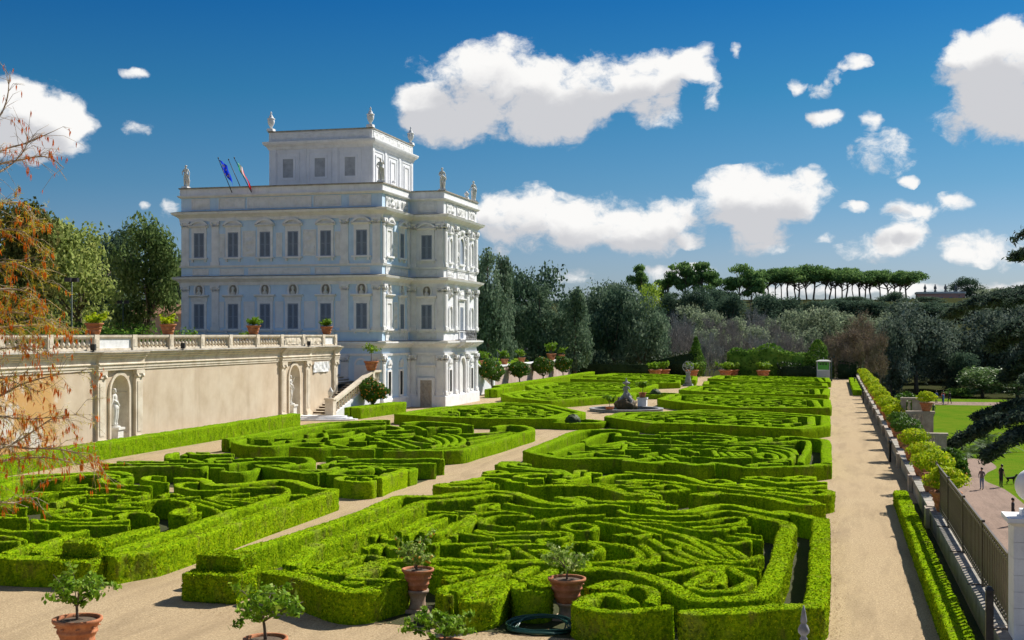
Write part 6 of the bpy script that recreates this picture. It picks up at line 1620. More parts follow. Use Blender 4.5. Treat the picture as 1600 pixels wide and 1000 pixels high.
# far parterres: bordered compartments filled with arabesques
def inside(p, poly):
    c = False; n = len(poly)
    for i in range(n):
        (x0, y0), (x1, y1) = poly[i - 1], poly[i]
        if (y0 > p[1]) != (y1 > p[1]) and p[0] < (x1 - x0) * (p[1] - y0) / (y1 - y0) + x0: c = not c
    return c
def edist(p, poly):
    P = np.array(poly); Q = np.roll(P, -1, 0); d = Q - P
    t = np.clip(((p - P) * d).sum(1) / (d * d).sum(1), 0, 1)
    return np.sqrt((((P + d * t[:, None]) - p) ** 2).sum(1)).min()
def inset(poly, r):
    P = np.array(poly); c = P.mean(0); v = c - P
    return [tuple(p + u / np.linalg.norm(u) * r) for p, u in zip(P, v)]
def square_path(poly, k=4):
    out = []; n = len(poly)
    for i in range(n):
        a, b = np.array(poly[i]), np.array(poly[(i + 1) % n])
        L = np.linalg.norm(b - a); m = max(2, int(L / 1.2))
        out += [tuple(a + (b - a) * t) for t in np.linspace(.03, .97, m)]
    return out
FR = random.Random(9)
def fill(poly, par, dist, dens, rng, taken):
    xs = [p[0] for p in poly]; ys = [p[1] for p in poly]
    made = 0; tries = 0
    while made < dens and tries < dens * 40:
        tries += 1
        p = np.array([rng.uniform(min(xs), max(xs)), rng.uniform(min(ys), max(ys))])
        if not inside(p, poly) or edist(p, poly) < 1.75: continue
        a = rng.uniform(0, 6.28); kx = rng.choice((-1, 1)) * rng.uniform(.25, 1.3); dk = rng.uniform(-.35, .5); L = rng.uniform(1.4, 5.0)
        pts = [p.copy()]; ok = True; s = 0
        while s < L:
            a += kx * .25; kx += dk * .25 * (1 if kx > 0 else -1); s += .25
            p = p + .25 * np.array([math.cos(a), math.sin(a)])
            if not inside(p, poly) or edist(p, poly) < 1.6: break
            pts.append(p.copy())
        if len(pts) < 5: continue
        Q = np.array(pts)
        if len(taken):
            d = np.sqrt(((Q[:, None] - np.array(taken)[None]) ** 2).sum(2)).min(1)
            good = d > .58
            # keep the leading free run
            k = 0
            while k < len(good) and good[k]: k += 1
            if k < 5: continue
            Q = Q[:k]
        taken += [tuple(q) for q in Q[::1]]
        seed_ = rng.randrange(9999)
        hedge('scroll_hedge', [tuple(q) for q in Q[::2]], rng.uniform(.3, .42), .6 + rng.uniform(-.03, .03), .16 if dist < 115 else .22, par, seed=seed_, amp=.9)
        made += 1
for pn, poly in BORDER.items():
    cy = np.mean([p[1] for p in poly])
    par = empty('box_parterre', (0, 0, 0), 0, PARTERRE_LABELS[pn], 'parterre', 'box parterres of the garden')
    thin = pn in ('R5b', 'L5b')
    hedge('border_hedge', square_path(inset(poly, .3)), .6, .66, .18, par, closed=True, seed=len(pn) + int(cy), amp=.8)
    if not thin: hedge('border_hedge', square_path(inset(poly, 1.35)), .5, .62, .18, par, closed=True, seed=7 + int(cy), amp=.8)
    xs = [p[0] for p in poly]; ys = [p[1] for p in poly]
    area = abs(sum(poly[i - 1][0] * poly[i][1] - poly[i][0] * poly[i - 1][1] for i in range(len(poly)))) / 2
    pp = inset(poly, -.4 if thin else .2)
    fill(pp, par, cy, int(area * .34), FR, [])
    bed(inset(poly, .2), par)

# lens shaped beds with a clipped ball
def ball_mesh(r, res, seed):
    n, m = int(3.14 * r / res), int(6.28 * r / res)
    th = np.linspace(.02, math.pi * .72, n); ph = np.linspace(0, 2 * math.pi, m, endpoint=False)
    T, Ph = np.meshgrid(th, ph, indexing='ij')
    V = np.stack([np.sin(T) * np.cos(Ph), np.sin(T) * np.sin(Ph), np.cos(T)], -1).reshape(-1, 3) * r
    V = V * (1 + (vnoise(V * 4 / r, seed)[:, None] - .5) * .18 + HR.normal(size=(len(V), 1)) * .02)
    i = np.arange(n - 1)[:, None] * m; j = np.arange(m)[None]; j2 = (j + 1) % m
    F = np.stack([i + j, i + m + j, i + m + j2, i + j2], -1).reshape(-1, 4)
    return V.astype(np.float32), F
M['dark_box'] = leafmat('dark clipped shrub', [(0.02, 0.035, 0.012), (0.035, 0.055, 0.018), (0.06, 0.085, 0.03)], .1, 2.0)
for (cx, cy, rx, ry), lb in (((-16.2, 79.8, 1.95, 1.9), 'lens shaped low box bed on the central path nearer than the fountain'), ((-16.2, 118.6, 2.1, 2.2), 'lens shaped low box bed on the central path beyond the fountain')):
    pts = [(cx + rx * math.copysign(abs(math.cos(t)) ** 1.2, math.cos(t)), cy + ry * math.copysign(abs(math.sin(t)) ** 1.2, math.sin(t))) for t in np.linspace(0, 2 * math.pi, 20, endpoint=False)]
    o = hedge('lens_bed', pts, .34, .42, .13, None, True, 77); tag(o, lb, 'hedge')
    bed([(cx + (x - cx) * .9, cy + (y - cy) * .9) for x, y in pts], o, .008)
    V, F = ball_mesh(.5, .06, 3); V[:, 2] += .36
    tag(link('ball_shrub', np_mesh('ball_shrub', V, F, M['dark_box']), None, (cx - .05, cy, 0)), ('dark clipped ball shrub inside the lens bed ' + ('nearer than' if cy < 90 else 'beyond') + ' the fountain'), 'shrub')

# straight hedges
def straight(lb, x0, y0, x1, y1, w, h, res, seed, leaves=0):
    o = hedge('box_hedge', [(x0, y0), (x1, y1)], w, h, res, None, False, seed, leaves, 1.2)
    return tag(o, lb, 'hedge', 'straight box hedges along walls and walks')
straight('long box hedge running along the foot of the stucco terrace wall', -34.15, 30, -34.05, 76.5, .8, .82, .09, 201)
straight('short thick box hedge in front of the stair balustrade and orange tree', -33.0, 84.2, -32.3, 91.8, 1.3, .8, .12, 202)
straight('short box hedge just beyond the right corner of the villa', -31.3, 115.2, -31.3, 121, 1.3, .8, .14, 203)
straight('long box hedge below the pink garden wall and orange trees', -32.6, 122, -32.2, 171, .9, .85, .15, 204)
straight('low bright box hedge beside the gravel walk under the iron fence', 2.24, 23.6, 2.26, 46.6, .46, .5, .06, 205, 420)
straight('short box hedge turning to the wall beside the dark iron post', 2.5, 22.9, 2.95, 22.7, .36, .48, .06, 206, 420)
straight('far low box hedge on the right side of the gravel walk', 2.2, 128, 2.2, 164, .8, .55, .16, 207)
mb = MB(); mb.add([(2.5, 23, .01), (2.87, 23, .01), (2.87, 47, .01), (2.5, 47, .01)], [(0, 1, 2, 3)])
tag(mb.build('grass_strip', M['bed']), kind='structure')

# dry leaves and clippings that gather along the hedge feet
M['litter'] = leafmat('dry leaf litter', [(0.16, 0.09, 0.04), (0.28, 0.17, 0.08), (0.42, 0.30, 0.16)], .05, 2.0, .8, .1)
lt = []
for (x0, y0, x1, y1, n, sp) in ((-.02, 24.5, .02, 45, 900, .12), (-13.2, 25.0, -2.0, 24.2, 700, .35), (-14.5, 26, -14.4, 44, 350, .12), (-17, 27, -16.5, 44, 300, .12), (1.85, 24, 1.95, 46, 200, .12), (-12, 23.5, 2, 24, 260, .9)):
    t = HR.random(n); lt.append(np.stack([x0 + (x1 - x0) * t + HR.normal(size=n) * sp, y0 + (y1 - y0) * t + HR.normal(size=n) * sp, np.full(n, .012)], 1))
lt = np.concatenate(lt); V, F = leaf_cards(lt, np.tile(np.array([0, 0, 1.0]), (len(lt), 1)), .022, HR, .85, .5)
V[:, 2] = np.maximum(V[:, 2], .004)
tag(link('leaf_litter', np_mesh('leaf_litter', V.astype(np.float32), F, M['litter'])), 'scattered dry leaves on the gravel along the hedge feet', 'leaf litter', None, 'stuff')

# ================================================================== figures
def skin_mesh(name, joints, edges, mats, root=0, sub=2, mat_fn=None):
    """one continuous body grown round a skeleton"""
    me = bpy.data.meshes.new(name + '_skeleton')
    me.from_pydata([j[:3] for j in joints], edges, [])
    ob = bpy.data.objects.new(name + '_tmp', me); COL.objects.link(ob)
    sk = ob.modifiers.new('skin', 'SKIN'); sk.use_smooth_shade = True
    for i, v in enumerate(me.skin_vertices[0].data):
        r = joints[i][3]
        v.radius = r if hasattr(r, '__len__') else (r, r)
        v.use_root = (i == root)
    sb_ = ob.modifiers.new('sub', 'SUBSURF'); sb_.levels = sub; sb_.render_levels = sub
    dg = bpy.context.evaluated_depsgraph_get()
    new = bpy.data.meshes.new_from_object(ob.evaluated_get(dg))
    new.name = name
    bpy.data.objects.remove(ob); bpy.data.meshes.remove(me)
    new.materials.clear()
    for m in mats: new.materials.append(m)
    if mat_fn:
        new.polygons.foreach_set('material_index', [mat_fn(p.center) for p in new.polygons])
    new.polygons.foreach_set('use_smooth', [True] * len(new.polygons))
    return new
def figure(name, mats, mat_fn=None, la=((-.25, -.02, 1.16), (-.27, -.1, .9)), ra=((.25, -.02, 1.16), (.27, -.1, .9)), ll=None, rl=None, robe=0.0, head=(0, -.02), lean=(0, 0), bulk=1.0, sub=2, feet=True):
    """facing -Y, 1.75 m tall"""
    b = bulk; lx, ly = lean
    ll = ll or ((-.1, -.01, .5), (-.1, .02, .08)); rl = rl or ((.1, -.01, .5), (.1, .02, .08))
    J = [(0, 0, .95, (.155 * b, .115 * b)), (lx * .5, ly * .5, 1.14, (.135 * b, .10 * b)), (lx, ly, 1.33, (.165 * b, .115 * b)), (lx, ly, 1.45, (.1 * b, .08 * b)), (lx, ly - .005, 1.52, .055),
         (lx + head[0], ly + head[1], 1.60, (.078, .09)), (lx + head[0], ly + head[1] + .005, 1.69, (.072, .085)),
         (lx - .17 * b, ly, 1.42, .062 * b)] 
    E = [(0, 1), (1, 2), (2, 3), (3, 4), (4, 5), (5, 6), (3, 7)]
    def limb(start, pts, rs):
        p = start
        for q, r in zip(pts, rs):
            J.append(tuple(q) + (r,)); E.append((p, len(J) - 1)); p = len(J) - 1
        return p
    def hand(e, w):
        d = (Vector(w) - Vector(e)).normalized()
        return [tuple(Vector(w) + d * .06), tuple(Vector(w) + d * .15)]
    limb(7, [la[0], la[1]] + hand(*la), [.048 * b, .034 * b, .036, .018])
    J.append((lx + .17 * b, ly, 1.42, .062 * b)); E.append((3, len(J) - 1)); rs_ = len(J) - 1
    limb(rs_, [ra[0], ra[1]] + hand(*ra), [.048 * b, .034 * b, .036, .018])
    for kn, an in (ll, rl):
        s = -1 if kn[0] < 0 else 1
        e = limb(0, [(s * .09 + 0 * b, 0, .86), kn, an], [(.10 + robe * .1) * b, (.068 + robe * .09) * b, (.046 + robe * .09) * b])
        if feet: limb(e, [(an[0] + .01 * s, an[1] - .15, an[2] - .045)], [(.045 + robe * .04, .032)])
    return skin_mesh(name, J, E, mats, 0, sub, mat_fn)

STAT = [figure('statue_body', [M['marble']], la=((-.29, -.06, 1.2), (-.2, -.2, 1.02)), ra=((.3, .02, 1.15), (.33, -.05, .9)), rl=((.13, -.1, .5), (.12, .0, .08)), robe=.3),
        figure('statue_body', [M['marble']], la=((-.3, 0, 1.2), (-.2, -.12, .98)), ra=((.29, -.03, 1.3), (.2, -.15, 1.52)), ll=((-.13, -.09, .5), (-.12, .02, .08)), robe=.2),
        figure('statue_body', [M['marble']], la=((-.31, -.04, 1.17), (-.44, -.02, .98)), ra=((.31, .0, 1.17), (.22, -.1, .97)), robe=.9)]
def statue(x, y, z, h, rz, kind, label, group, ped=None, drape=True, name='statue'):
    s = empty(name, (x, y, z), rz, label, 'statue', group)
    p = 0.0
    if ped:
        mb = MB(); w, ph = ped
        mb.box(-w, w, -w, w, 0, ph * .16); mb.box(-w * .82, w * .82, -w * .82, w * .82, ph * .16, ph * .86); mb.box(-w * .98, w * .98, -w * .98, w * .98, ph * .86, ph); mb.lathe([(w * .75, ph), (w * .7, ph + .08)], 12)
        mb.build('pedestal', M['marble'], s); p = ph + .06
    else:
        mb = MB(); mb.box(-.26, .26, -.26, .26, 0, .12); mb.build('pedestal', M['trim'], s); p = .1
    o = link('figure', STAT[kind], s, (0, 0, p)); o.scale = (h / 1.75,) * 3
    k = h / 1.75
    mb = MB(); mb.lathe([(.082, -.02), (.1, .03), (.085, .09), (.03, .12)], 10, (0, .015, 1.66)); q = mb.build('hair', M['marble'], s, (0, 0, p)); q.scale = (k,) * 3
    if drape:
        mb = MB(); mb.tube([(-.2, .05, 1.3), (-.02, -.13, 1.12), (.2, -.1, .95), (.22, .08, .5), (.2, .05, .05)], [.05, .07, .09, .1, .08], 8); mb.tube([(.1, .12, .6), (.05, .14, .3), (.05, .1, 0)], [.1, .1, .09], 8)
        q = mb.build('drapery', M['marble'], s, (0, 0, p)); q.scale = (k,) * 3
    return s
statue(-36.4, 59.0, .31, 1.95, rad(90) + .15, 2, 'white marble statue with a spread cloak in the left niche of the stucco wall', 'statues in the wall niches', (.42, .82))
statue(-36.4, 81.1, .31, 1.95, rad(90) + .1, 1, 'white marble nude statue in the right niche next to the stair', 'statues in the wall niches', (.42, .82))
for x, y, k, rz, h, lb in ((-51.0, 93.2, 0, 0, 1.75, 'stone statue on the left end of the villa parapet'), (-50.9, 112, 1, 0, 1.75, 'smaller looking stone statue standing farther back on the left parapet'),
        (-34.25, 93.2, 1, .5, 1.75, 'stone statue on the front right corner of the main parapet below the tower'), (-31.3, 99.8, 0, .6, 1.75, 'stone statue with bent arms on the near corner of the projecting wing'),
        (-31.3, 109.2, 2, .9, 1.75, 'stone statue on the far corner of the projecting wing')):
    statue(x, y, 17.84, h, rz, k, lb, 'statues along the villa parapet')
mb = MB(); mb.frustum(0, 0, 0, .2, .2, .2, .16, .16); mb.lathe([(.08, .2), (.2, .4), (.24, .5), (.1, .62), (.02, .74)], 10)
tag(mb.build('parapet_urn', M['relief'], None, (-31.3, 107.0, 17.84)), 'little stone vase on the wing parapet next to the far corner statue', 'urn')

# flags on the roof
def flag(x, y, lean, cols, label, ripple, drop):
    f = empty('flag', (x, y, 17.3), 0, label, 'flag', 'flags leaning over the parapet')
    top = Vector((lean, -.4, 2.7))
    mb = MB(); mb.tube([(0, 0, 0), top * .5, top], [.035, .03, .025], 8); mb.lathe([(.05, 0), (.06, .06), (.01, .12)], 8, tuple(top)); mb.build('flag_pole', M['iron'], f)
    if not cols: return
    nu, nv = 12, 16; vs = []
    P0 = top * .97; d = -top.normalized()
    for i in range(nu + 1):
        for j in range(nv + 1):
            u, v = i / nu, j / nv
            p = P0 + d * (v * 1.25) + Vector((u * drop[0], 0, -u * drop[1] - .45 * u * v))
            p.y += .12 * math.sin(u * 9 + v * 2 + ripple); p.x += .07 * math.sin(v * 6 + u * 4)
            vs.append(p)
    fs = [(i * (nv + 1) + j, (i + 1) * (nv + 1) + j, (i + 1) * (nv + 1) + j + 1, i * (nv + 1) + j + 1) for i in range(nu) for j in range(nv)]
    mb = MB(); k = len(cols)
    mb.v = vs; mb.f = fs; mb.mi = [min(k - 1, (q // nv) * k // nu) for q in range(len(fs))]; mb.sm = [True] * len(fs)
    cl = mb.build('flag_cloth', cols, f)
    if k == 1:
        for a in range(12):
            st_ = MB()
            u = .5 + .26 * math.cos(a * math.pi / 6); v = .5 + .3 * math.sin(a * math.pi / 6)
            i, j = int(u * nu), int(v * nv); p = vs[i * (nv + 1) + j] + Vector((0, -.03, 0))
            pts = [(p.x + (.09 if q % 2 == 0 else .036) * math.sin(q * math.pi / 5), p.y, p.z + (.09 if q % 2 == 0 else .036) * math.cos(q * math.pi / 5)) for q in range(10)]
            st_.add(pts, [tuple(range(10))]); st_.build('gold_star', GOLD, f)
GOLD = plain('gold star', (.7, .5, .02), (.8, .6, .03))
FB, FG, FW, FRD = (leafmat('flag ' + n_, [c_, tuple(v * 1.15 for v in c_)], .5, 2.0, .7, .1) for n_, c_ in (('blue', (.02, .06, .62)), ('green', (.01, .34, .12)), ('white', (.8, .8, .8)), ('red', (.85, .04, .05))))
flag(-46.6, 92.6, -1.0, [FB], 'blue flag with a ring of gold stars leaning over the villa roof', 0, (.8, .55))
flag(-46.1, 93.6, -1.1, None, 'bare flag pole between the two flags on the roof', 1, (0, 0))
flag(-45.0, 92.8, -1.3, [FG, FW, FRD], 'green white and red flag hanging from a leaning pole on the roof', 2, (.85, .95))

# ================================================================== pots and citrus
def pot_mesh(R=.36, H=.46):
    k = R / .36; h = H / .46
    mb = MB()
    mb.lathe([(.20 * k, 0), (.22 * k, .06 * h), (.235 * k, .10 * h), (.25 * k, .12 * h), (.255 * k, .14 * h), (.24 * k, .155 * h), (.275 * k, .24 * h), (.295 * k, .255 * h), (.295 * k, .28 * h), (.28 * k, .295 * h), (.315 * k, .385 * h), (.345 * k, .40 * h), (.36 * k, .42 * h), (.36 * k, .455 * h), (.345 * k, .46 * h), (.315 * k, .455 * h), (.305 * k, .41 * h)], 28, capt=False)
    for a in range(8):
        t = a * math.pi / 4 + .2
        mb.lathe([(.045 * k, 0), (.03 * k, .012), (.005, .018)], 8, (.29 * k * math.cos(t), .29 * k * math.sin(t), .335 * h))
    return mb.mesh('pot', M['terracotta'])
def soil_mesh(R, z):
    n = 20; vs = [(0, 0, z + .02)] + [(R * math.cos(2 * math.pi * i / n), R * math.sin(2 * math.pi * i / n), z) for i in range(n)]
    mb = MB(); mb.add(vs, [(0, 1 + i, 1 + (i + 1) % n) for i in range(n)], 0, True); return mb.mesh('soil', M['soil'])
POT = pot_mesh(); SOIL = soil_mesh(.31, .41)
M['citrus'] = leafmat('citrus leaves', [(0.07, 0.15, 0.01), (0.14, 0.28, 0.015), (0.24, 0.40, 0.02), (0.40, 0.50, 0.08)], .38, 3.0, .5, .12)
M['lemon_bright'] = leafmat('bright yellow green citrus leaves', [(0.14, 0.26, 0.010), (0.32, 0.46, 0.014), (0.52, 0.60, 0.018), (0.70, 0.64, 0.03)], .42, 2.0, .6, .05)  # a yellow green leaf colour of its own
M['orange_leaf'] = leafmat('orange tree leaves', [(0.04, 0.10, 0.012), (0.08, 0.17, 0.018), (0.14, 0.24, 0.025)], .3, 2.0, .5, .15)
M['citrus_light'] = leafmat('pale citrus leaves', [(0.10, 0.18, 0.02), (0.22, 0.36, 0.04), (0.40, 0.52, 0.10), (0.66, 0.72, 0.30)], .38, 3.0, .5, .12)  # a paler leaf colour than the other citrus
PR = np.random.default_rng(33)
def citrus_mesh(kind, seed, hgt=.95, spread=.48, nleaf=420, lsize=.055, mat='citrus', trunk=.28, fruit=None, nfruit=0, ball=False):
    """returns (wood mesh, leaf mesh, fruit mesh)"""
    rng = np.random.default_rng(seed); mb = MB(); tips = []
    top = Vector((rng.uniform(-.05, .05), rng.uniform(-.05, .05), trunk))
    mb.tube([(0, 0, -.03), (rng.uniform(-.03, .03), 0, trunk * .5), top], [.028, .022, .019], 7)
    nb = 7 if not ball else 9
    for b in range(nb):
        az = 2 * math.pi * b / nb + rng.uniform(-.4, .4); el = rng.uniform(.25, 1.1)
        L = rng.uniform(.55, 1.0)
        d = Vector((math.cos(az) * math.cos(el) * spread, math.sin(az) * math.cos(el) * spread, math.sin(el) * (hgt - trunk)))
        p0 = top - Vector((0, 0, rng.uniform(0, .1))); p1 = p0 + d * .5 * L + Vector((0, 0, .04)); p2 = p0 + d * L
        mb.tube([p0, p1, p2], [.012, .008, .004], 5)
        for q in range(5):
            a2 = rng.uniform(0, 6.28); s = rng.uniform(.35, 1.0); b0 = p0.lerp(p2, s)
            e = b0 + Vector((math.cos(a2) * spread * .42, math.sin(a2) * spread * .42, rng.uniform(-.08, .2)))
            mb.tube([b0, b0.lerp(e, .5) + Vector((0, 0, .02)), e], [.005, .004, .002], 4); tips.append((b0, e))
    T = np.array([[tuple(a), tuple(b)] for a, b in tips])
    k = rng.integers(0, len(T), nleaf); s = rng.beta(2.2, 1.2, (nleaf, 1))
    P = T[k, 0] * (1 - s) + T[k, 1] * s + rng.normal(size=(nleaf, 3)) * lsize * .6
    if ball:
        c = np.array([0, 0, trunk + (hgt - trunk) * .5])
        D = rng.normal(size=(nleaf, 3)); D /= np.linalg.norm(D, axis=1, keepdims=True)
        P = c + D * np.array([spread, spread, (hgt - trunk) * .55]) * (rng.uniform(.35, 1.05, (nleaf, 1)) ** .4) * (1 + .28 * (vnoise(D * 2.3 + seed, 2)[:, None] - .5) * 2)
    c = np.array([0, 0, trunk + (hgt - trunk) * .3]); Nn = P - c; Nn /= np.linalg.norm(Nn, axis=1, keepdims=True) + 1e-6; Nn[:, 2] += .35
    V, F = leaf_cards(P.astype(np.float32), Nn.astype(np.float32), lsize, rng, .5, .5)
    leaf = np_mesh('foliage', V, F, M[mat])
    fm = None
    if nfruit:
        f = MB()
        for q in range(nfruit):
            p = P[rng.integers(0, nleaf)] * np.array([1.02, 1.02, 1.0]) - np.array([0, 0, .03])
            r = .036 if fruit == 'orange' else .03
            f.lathe([(.01, -r), (r * .8, -r * .6), (r, 0), (r * .8, r * .6), (.01, r)], 8, tuple(p))
        fm = f.mesh('fruit', M[fruit])
    return mb.mesh('trunk', M['bark']), leaf, fm
def potted(name, x, y, z, label, cat, group, meshes, potscale=1.0, rz=0.0, plant=1.0, pot=None, soil=None, soilz=.41):
    t = empty(name, (x, y, z), rz, label, cat, group)
    o = link('pot', pot or POT, t, None, 0, potscale)
    s = link('soil', soil or SOIL, t, None, 0, potscale)
    w, l, f = meshes
    for nm, me in (('trunk', w), ('foliage', l), ('fruit', f)):
        if me:
            q = link(nm, me, t, (0, 0, soilz * potscale), 0, plant)
            if nm == 'fruit': q['kind'] = 'stuff'
    return t
def pedestal_mesh():
    mb = MB(); mb.frustum(0, 0, 0, .08, .27, .27, .25, .25); mb.lathe([(.21, .08), (.18, .13), (.155, .22), (.16, .34), (.2, .42), (.235, .45), (.235, .5)], 20); return mb.mesh('pot_pedestal', M['ledge'])
PED = stone('terracotta stone', (0.42, 0.30, 0.21), (0.26, 0.18, 0.12), (0.52, 0.42, 0.32), .5, 4)
def pedestal(x, y, z, h, label, s=1.0):
    mb = MB(); k = h / .5
    mb.frustum(0, 0, 0, .08 * k, .27, .27, .25, .25); mb.lathe([(.22, .08 * k), (.19, .13 * k), (.165, .22 * k), (.17, .34 * k), (.21, .42 * k), (.24, .45 * k), (.24, .5 * k)], 20)
    o = mb.build('pot_pedestal', PED, None, (x, y, z)); o.scale = (s, s, 1)
    return tag(o, label, 'pedestal', 'pedestals under the foreground pots')
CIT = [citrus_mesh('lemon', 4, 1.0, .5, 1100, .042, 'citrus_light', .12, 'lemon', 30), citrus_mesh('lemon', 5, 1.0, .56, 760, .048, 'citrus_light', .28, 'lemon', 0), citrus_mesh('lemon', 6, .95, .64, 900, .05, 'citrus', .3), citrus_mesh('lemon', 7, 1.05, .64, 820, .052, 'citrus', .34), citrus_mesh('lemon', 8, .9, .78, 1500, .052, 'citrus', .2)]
GF = 'citrus pots along the near edge of the garden'
for x, y, lb, ci, ps, pz, pl_ in ((-8.72, 26.05, 'terracotta pot with a fruiting lemon tree on a pedestal left of the coiled hose', 0, .98, .48, .95), (-5.45, 26.15, 'terracotta pot with a small lemon tree on a pedestal behind the coiled hose', 1, 1.12, .36, 1.0)):
    pedestal(x, y, 0, pz, lb.replace('terracotta pot with a fruiting lemon tree on a pedestal', 'squat stone pedestal carrying the fruiting lemon pot').replace('terracotta pot with a small lemon tree on a pedestal', 'squat stone pedestal carrying the small lemon pot'))
    potted('potted_lemon', x, y, pz, lb, 'potted tree', GF, CIT[ci], ps, x, pl_)
for x, y, lb, ci, ps, pz, pl_ in ((-12.95, 19.8, 'wide terracotta pot with a leaning young lemon tree at the lower left corner', 2, 1.2, .44, 1.12), (-9.72, 20.6, 'terracotta pot with a slim lemon tree cut off by the bottom edge left of centre', 3, 1.1, .14, 1.22), (-6.7, 21.5, 'bushy low lemon tree whose pot is hidden below the bottom edge', 4, 1.15, -.12, .95)):
    if pz > 0: pedestal(x, y, 0, pz, 'low pedestal under the ' + ('leaning young lemon tree at the lower left' if ci == 2 else 'slim lemon tree at the bottom edge'))
    potted('potted_lemon', x, y, max(pz, 0), lb, 'potted tree', GF, CIT[ci], ps, x, pl_)

# pots on the balustrade
BIGP = pot_mesh(.5, .62); BIGS = soil_mesh(.43, .553)
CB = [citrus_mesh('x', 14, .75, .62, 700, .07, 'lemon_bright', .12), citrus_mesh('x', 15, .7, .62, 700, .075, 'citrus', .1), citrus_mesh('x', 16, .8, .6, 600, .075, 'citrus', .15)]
for k, (y, lb, ci, dx, s) in enumerate(((57.1, 'large terracotta pot with a bright shrub on the balustrade beside the floodlight mast', 0, 0, 1.0), (64.45, 'large terracotta pot with a bright shrub on the balustrade near the villa left end', 0, 0, 1.0), (75.3, 'large terracotta pot with a dark shrub on the middle of the balustrade', 1, 0, 1.0), (76.6, 'terracotta pot half hidden behind the pot on the middle of the balustrade', 1, -1.25, .85), (87.5, 'large terracotta pot with an upright dark shrub at the right end of the balustrade', 2, 0, 1.0))):
    potted('balustrade_pot', -36.38 + dx, y, 5.975 if dx == 0 else 5.12, lb, 'potted shrub', 'pots on the balustrade', CB[ci], s * .95, k, 1.0, BIGP, BIGS, .55)
mb = MB(); mb.box(-.3, .3, -.3, .3, 0, .75)
STAIRC = citrus_mesh('x', 17, 1.7, .75, 260, .09, 'citrus', .8)
potted('stair_pot', -34.27, 91.2, 3.225, 'terracotta pot with a lanky little tree on the turn of the stair balustrade', 'potted tree', None, STAIRC, 1.15, 0, 1.0, BIGP, BIGS, .55)

# orange trees in the ground
def standard_tree(x, y, z, trunk, r, label, seed, group, nfruit=60, mat='orange_leaf'):
    rng = np.random.default_rng(seed); t = empty('orange_tree', (x, y, z), 0, label, 'tree', group)
    mb = MB(); mb.tube([(0, 0, -.1), (.06, .03, trunk * .5), (-.02, .05, trunk)], [.09, .07, .06], 8)
    for b in range(8):
        a = b * .79; mb.tube([(-.02, .05, trunk - .05), (r * .5 * math.cos(a), r * .5 * math.sin(a), trunk + .35 * r), (r * .8 * math.cos(a), r * .8 * math.sin(a), trunk + .8 * r)], [.04, .025, .01], 5)
    mb.build('trunk', M['bark'], t)
    n = 4200; D = rng.normal(size=(n, 3)); D /= np.linalg.norm(D, axis=1, keepdims=True)
    lump = 1 + .35 * (vnoise(D * 2.2 + seed, 4)[:, None] - .5) * 2
    P = np.array([0, 0, trunk + r * .62]) + D * np.array([r, r, r * .8]) * rng.uniform(.45, 1.0, (n, 1)) ** .35 * lump
    V, F = leaf_cards(P.astype(np.float32), D.astype(np.float32), .095, rng, .5, .55); link('foliage', np_mesh('foliage', V, F, M[mat]), t)
    if nfruit:
        f = MB()
        for q in range(nfruit):
            i = rng.integers(0, n); d = D[i]; p = np.array([0, 0, trunk + r * .62]) + d * np.array([r, r, r * .8]) * .97 * lump[i]
            f.lathe([(.01, -.055), (.045, -.033), (.055, 0), (.045, .033), (.01, .055)], 7, tuple(p))
        tag(f.build('fruit', M['orange'], t), kind='stuff')
    return t
OG = 'round headed orange trees against the walls'
standard_tree(-33.3, 88.9, 0, 1.15, 1.02, 'round orange tree full of fruit in front of the stair balustrade', 1, OG, 90)
for k, (y, r, lb) in enumerate(((121.6, 1.25, 'orange tree against the pink wall, nearest the villa'), (133.0, 1.05, 'orange tree against the pink wall, second from the villa'), (144.5, 1.25, 'orange tree against the pink wall, third from the villa'), (155.7, 1.1, 'orange tree against the pink wall, farthest from the villa'))):
    standard_tree(-33.0, y, 0, 1.55, r, lb, 30 + k, OG, 26)
UP = citrus_mesh('x', 19, 1.2, .7, 420, .1, 'citrus', .3)
for k, (y, lb) in enumerate(((124.6, 'small terracotta pot on top of the pink wall, first from the villa'), (132.9, 'small terracotta pot on top of the pink wall, second from the villa'), (140.6, 'small terracotta pot on top of the pink wall, third from the villa'), (156.3, 'bigger terracotta pot with a bright bush on the far part of the pink wall'), (162.5, 'last terracotta pot at the far end of the pink wall'))):
    potted('wall_pot', -34.6, y, 2.705, lb, 'potted shrub', 'pots on the pink wall', UP, 1.3 if k != 3 else 1.8, k, 1.0 if k != 3 else 1.5)

# pots along the right hand wall
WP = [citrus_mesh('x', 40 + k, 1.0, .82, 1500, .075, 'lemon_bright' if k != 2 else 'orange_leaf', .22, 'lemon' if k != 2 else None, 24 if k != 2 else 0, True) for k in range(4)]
WY = [40.6, 45.6, 50.6, 56.5, 63, 69.5, 76, 82.5, 89, 95.5, 102, 108.5, 115, 121.5, 128, 134.5, 141, 148, 155]
NTH = 'nearest|second|third|fourth|fifth|sixth|seventh|eighth|ninth|tenth|eleventh|twelfth|thirteenth|fourteenth|fifteenth|sixteenth|seventeenth|eighteenth|farthest'.split('|')
for k, y in enumerate(WY):
    dark = k in (4, 5)
    potted('wall_citrus', 3.3, y, .612, ('dark green' if dark else 'yellow green') + ' citrus pot on the right wall, ' + NTH[k] + ' counting from the iron fence', 'potted tree', 'citrus pots along the right wall', WP[2 if dark else (k % 4 if k % 4 != 2 else 3)], .92 / .95, k * 1.3, .78 + .07 * math.sin(k * 2.1), BIGP, BIGS, .55)
standard_tree(4.3, 53, -6.3, 6.5, .8, 'dark orange tree rising behind the potted citrus next to the fence', 50, OG, 22)
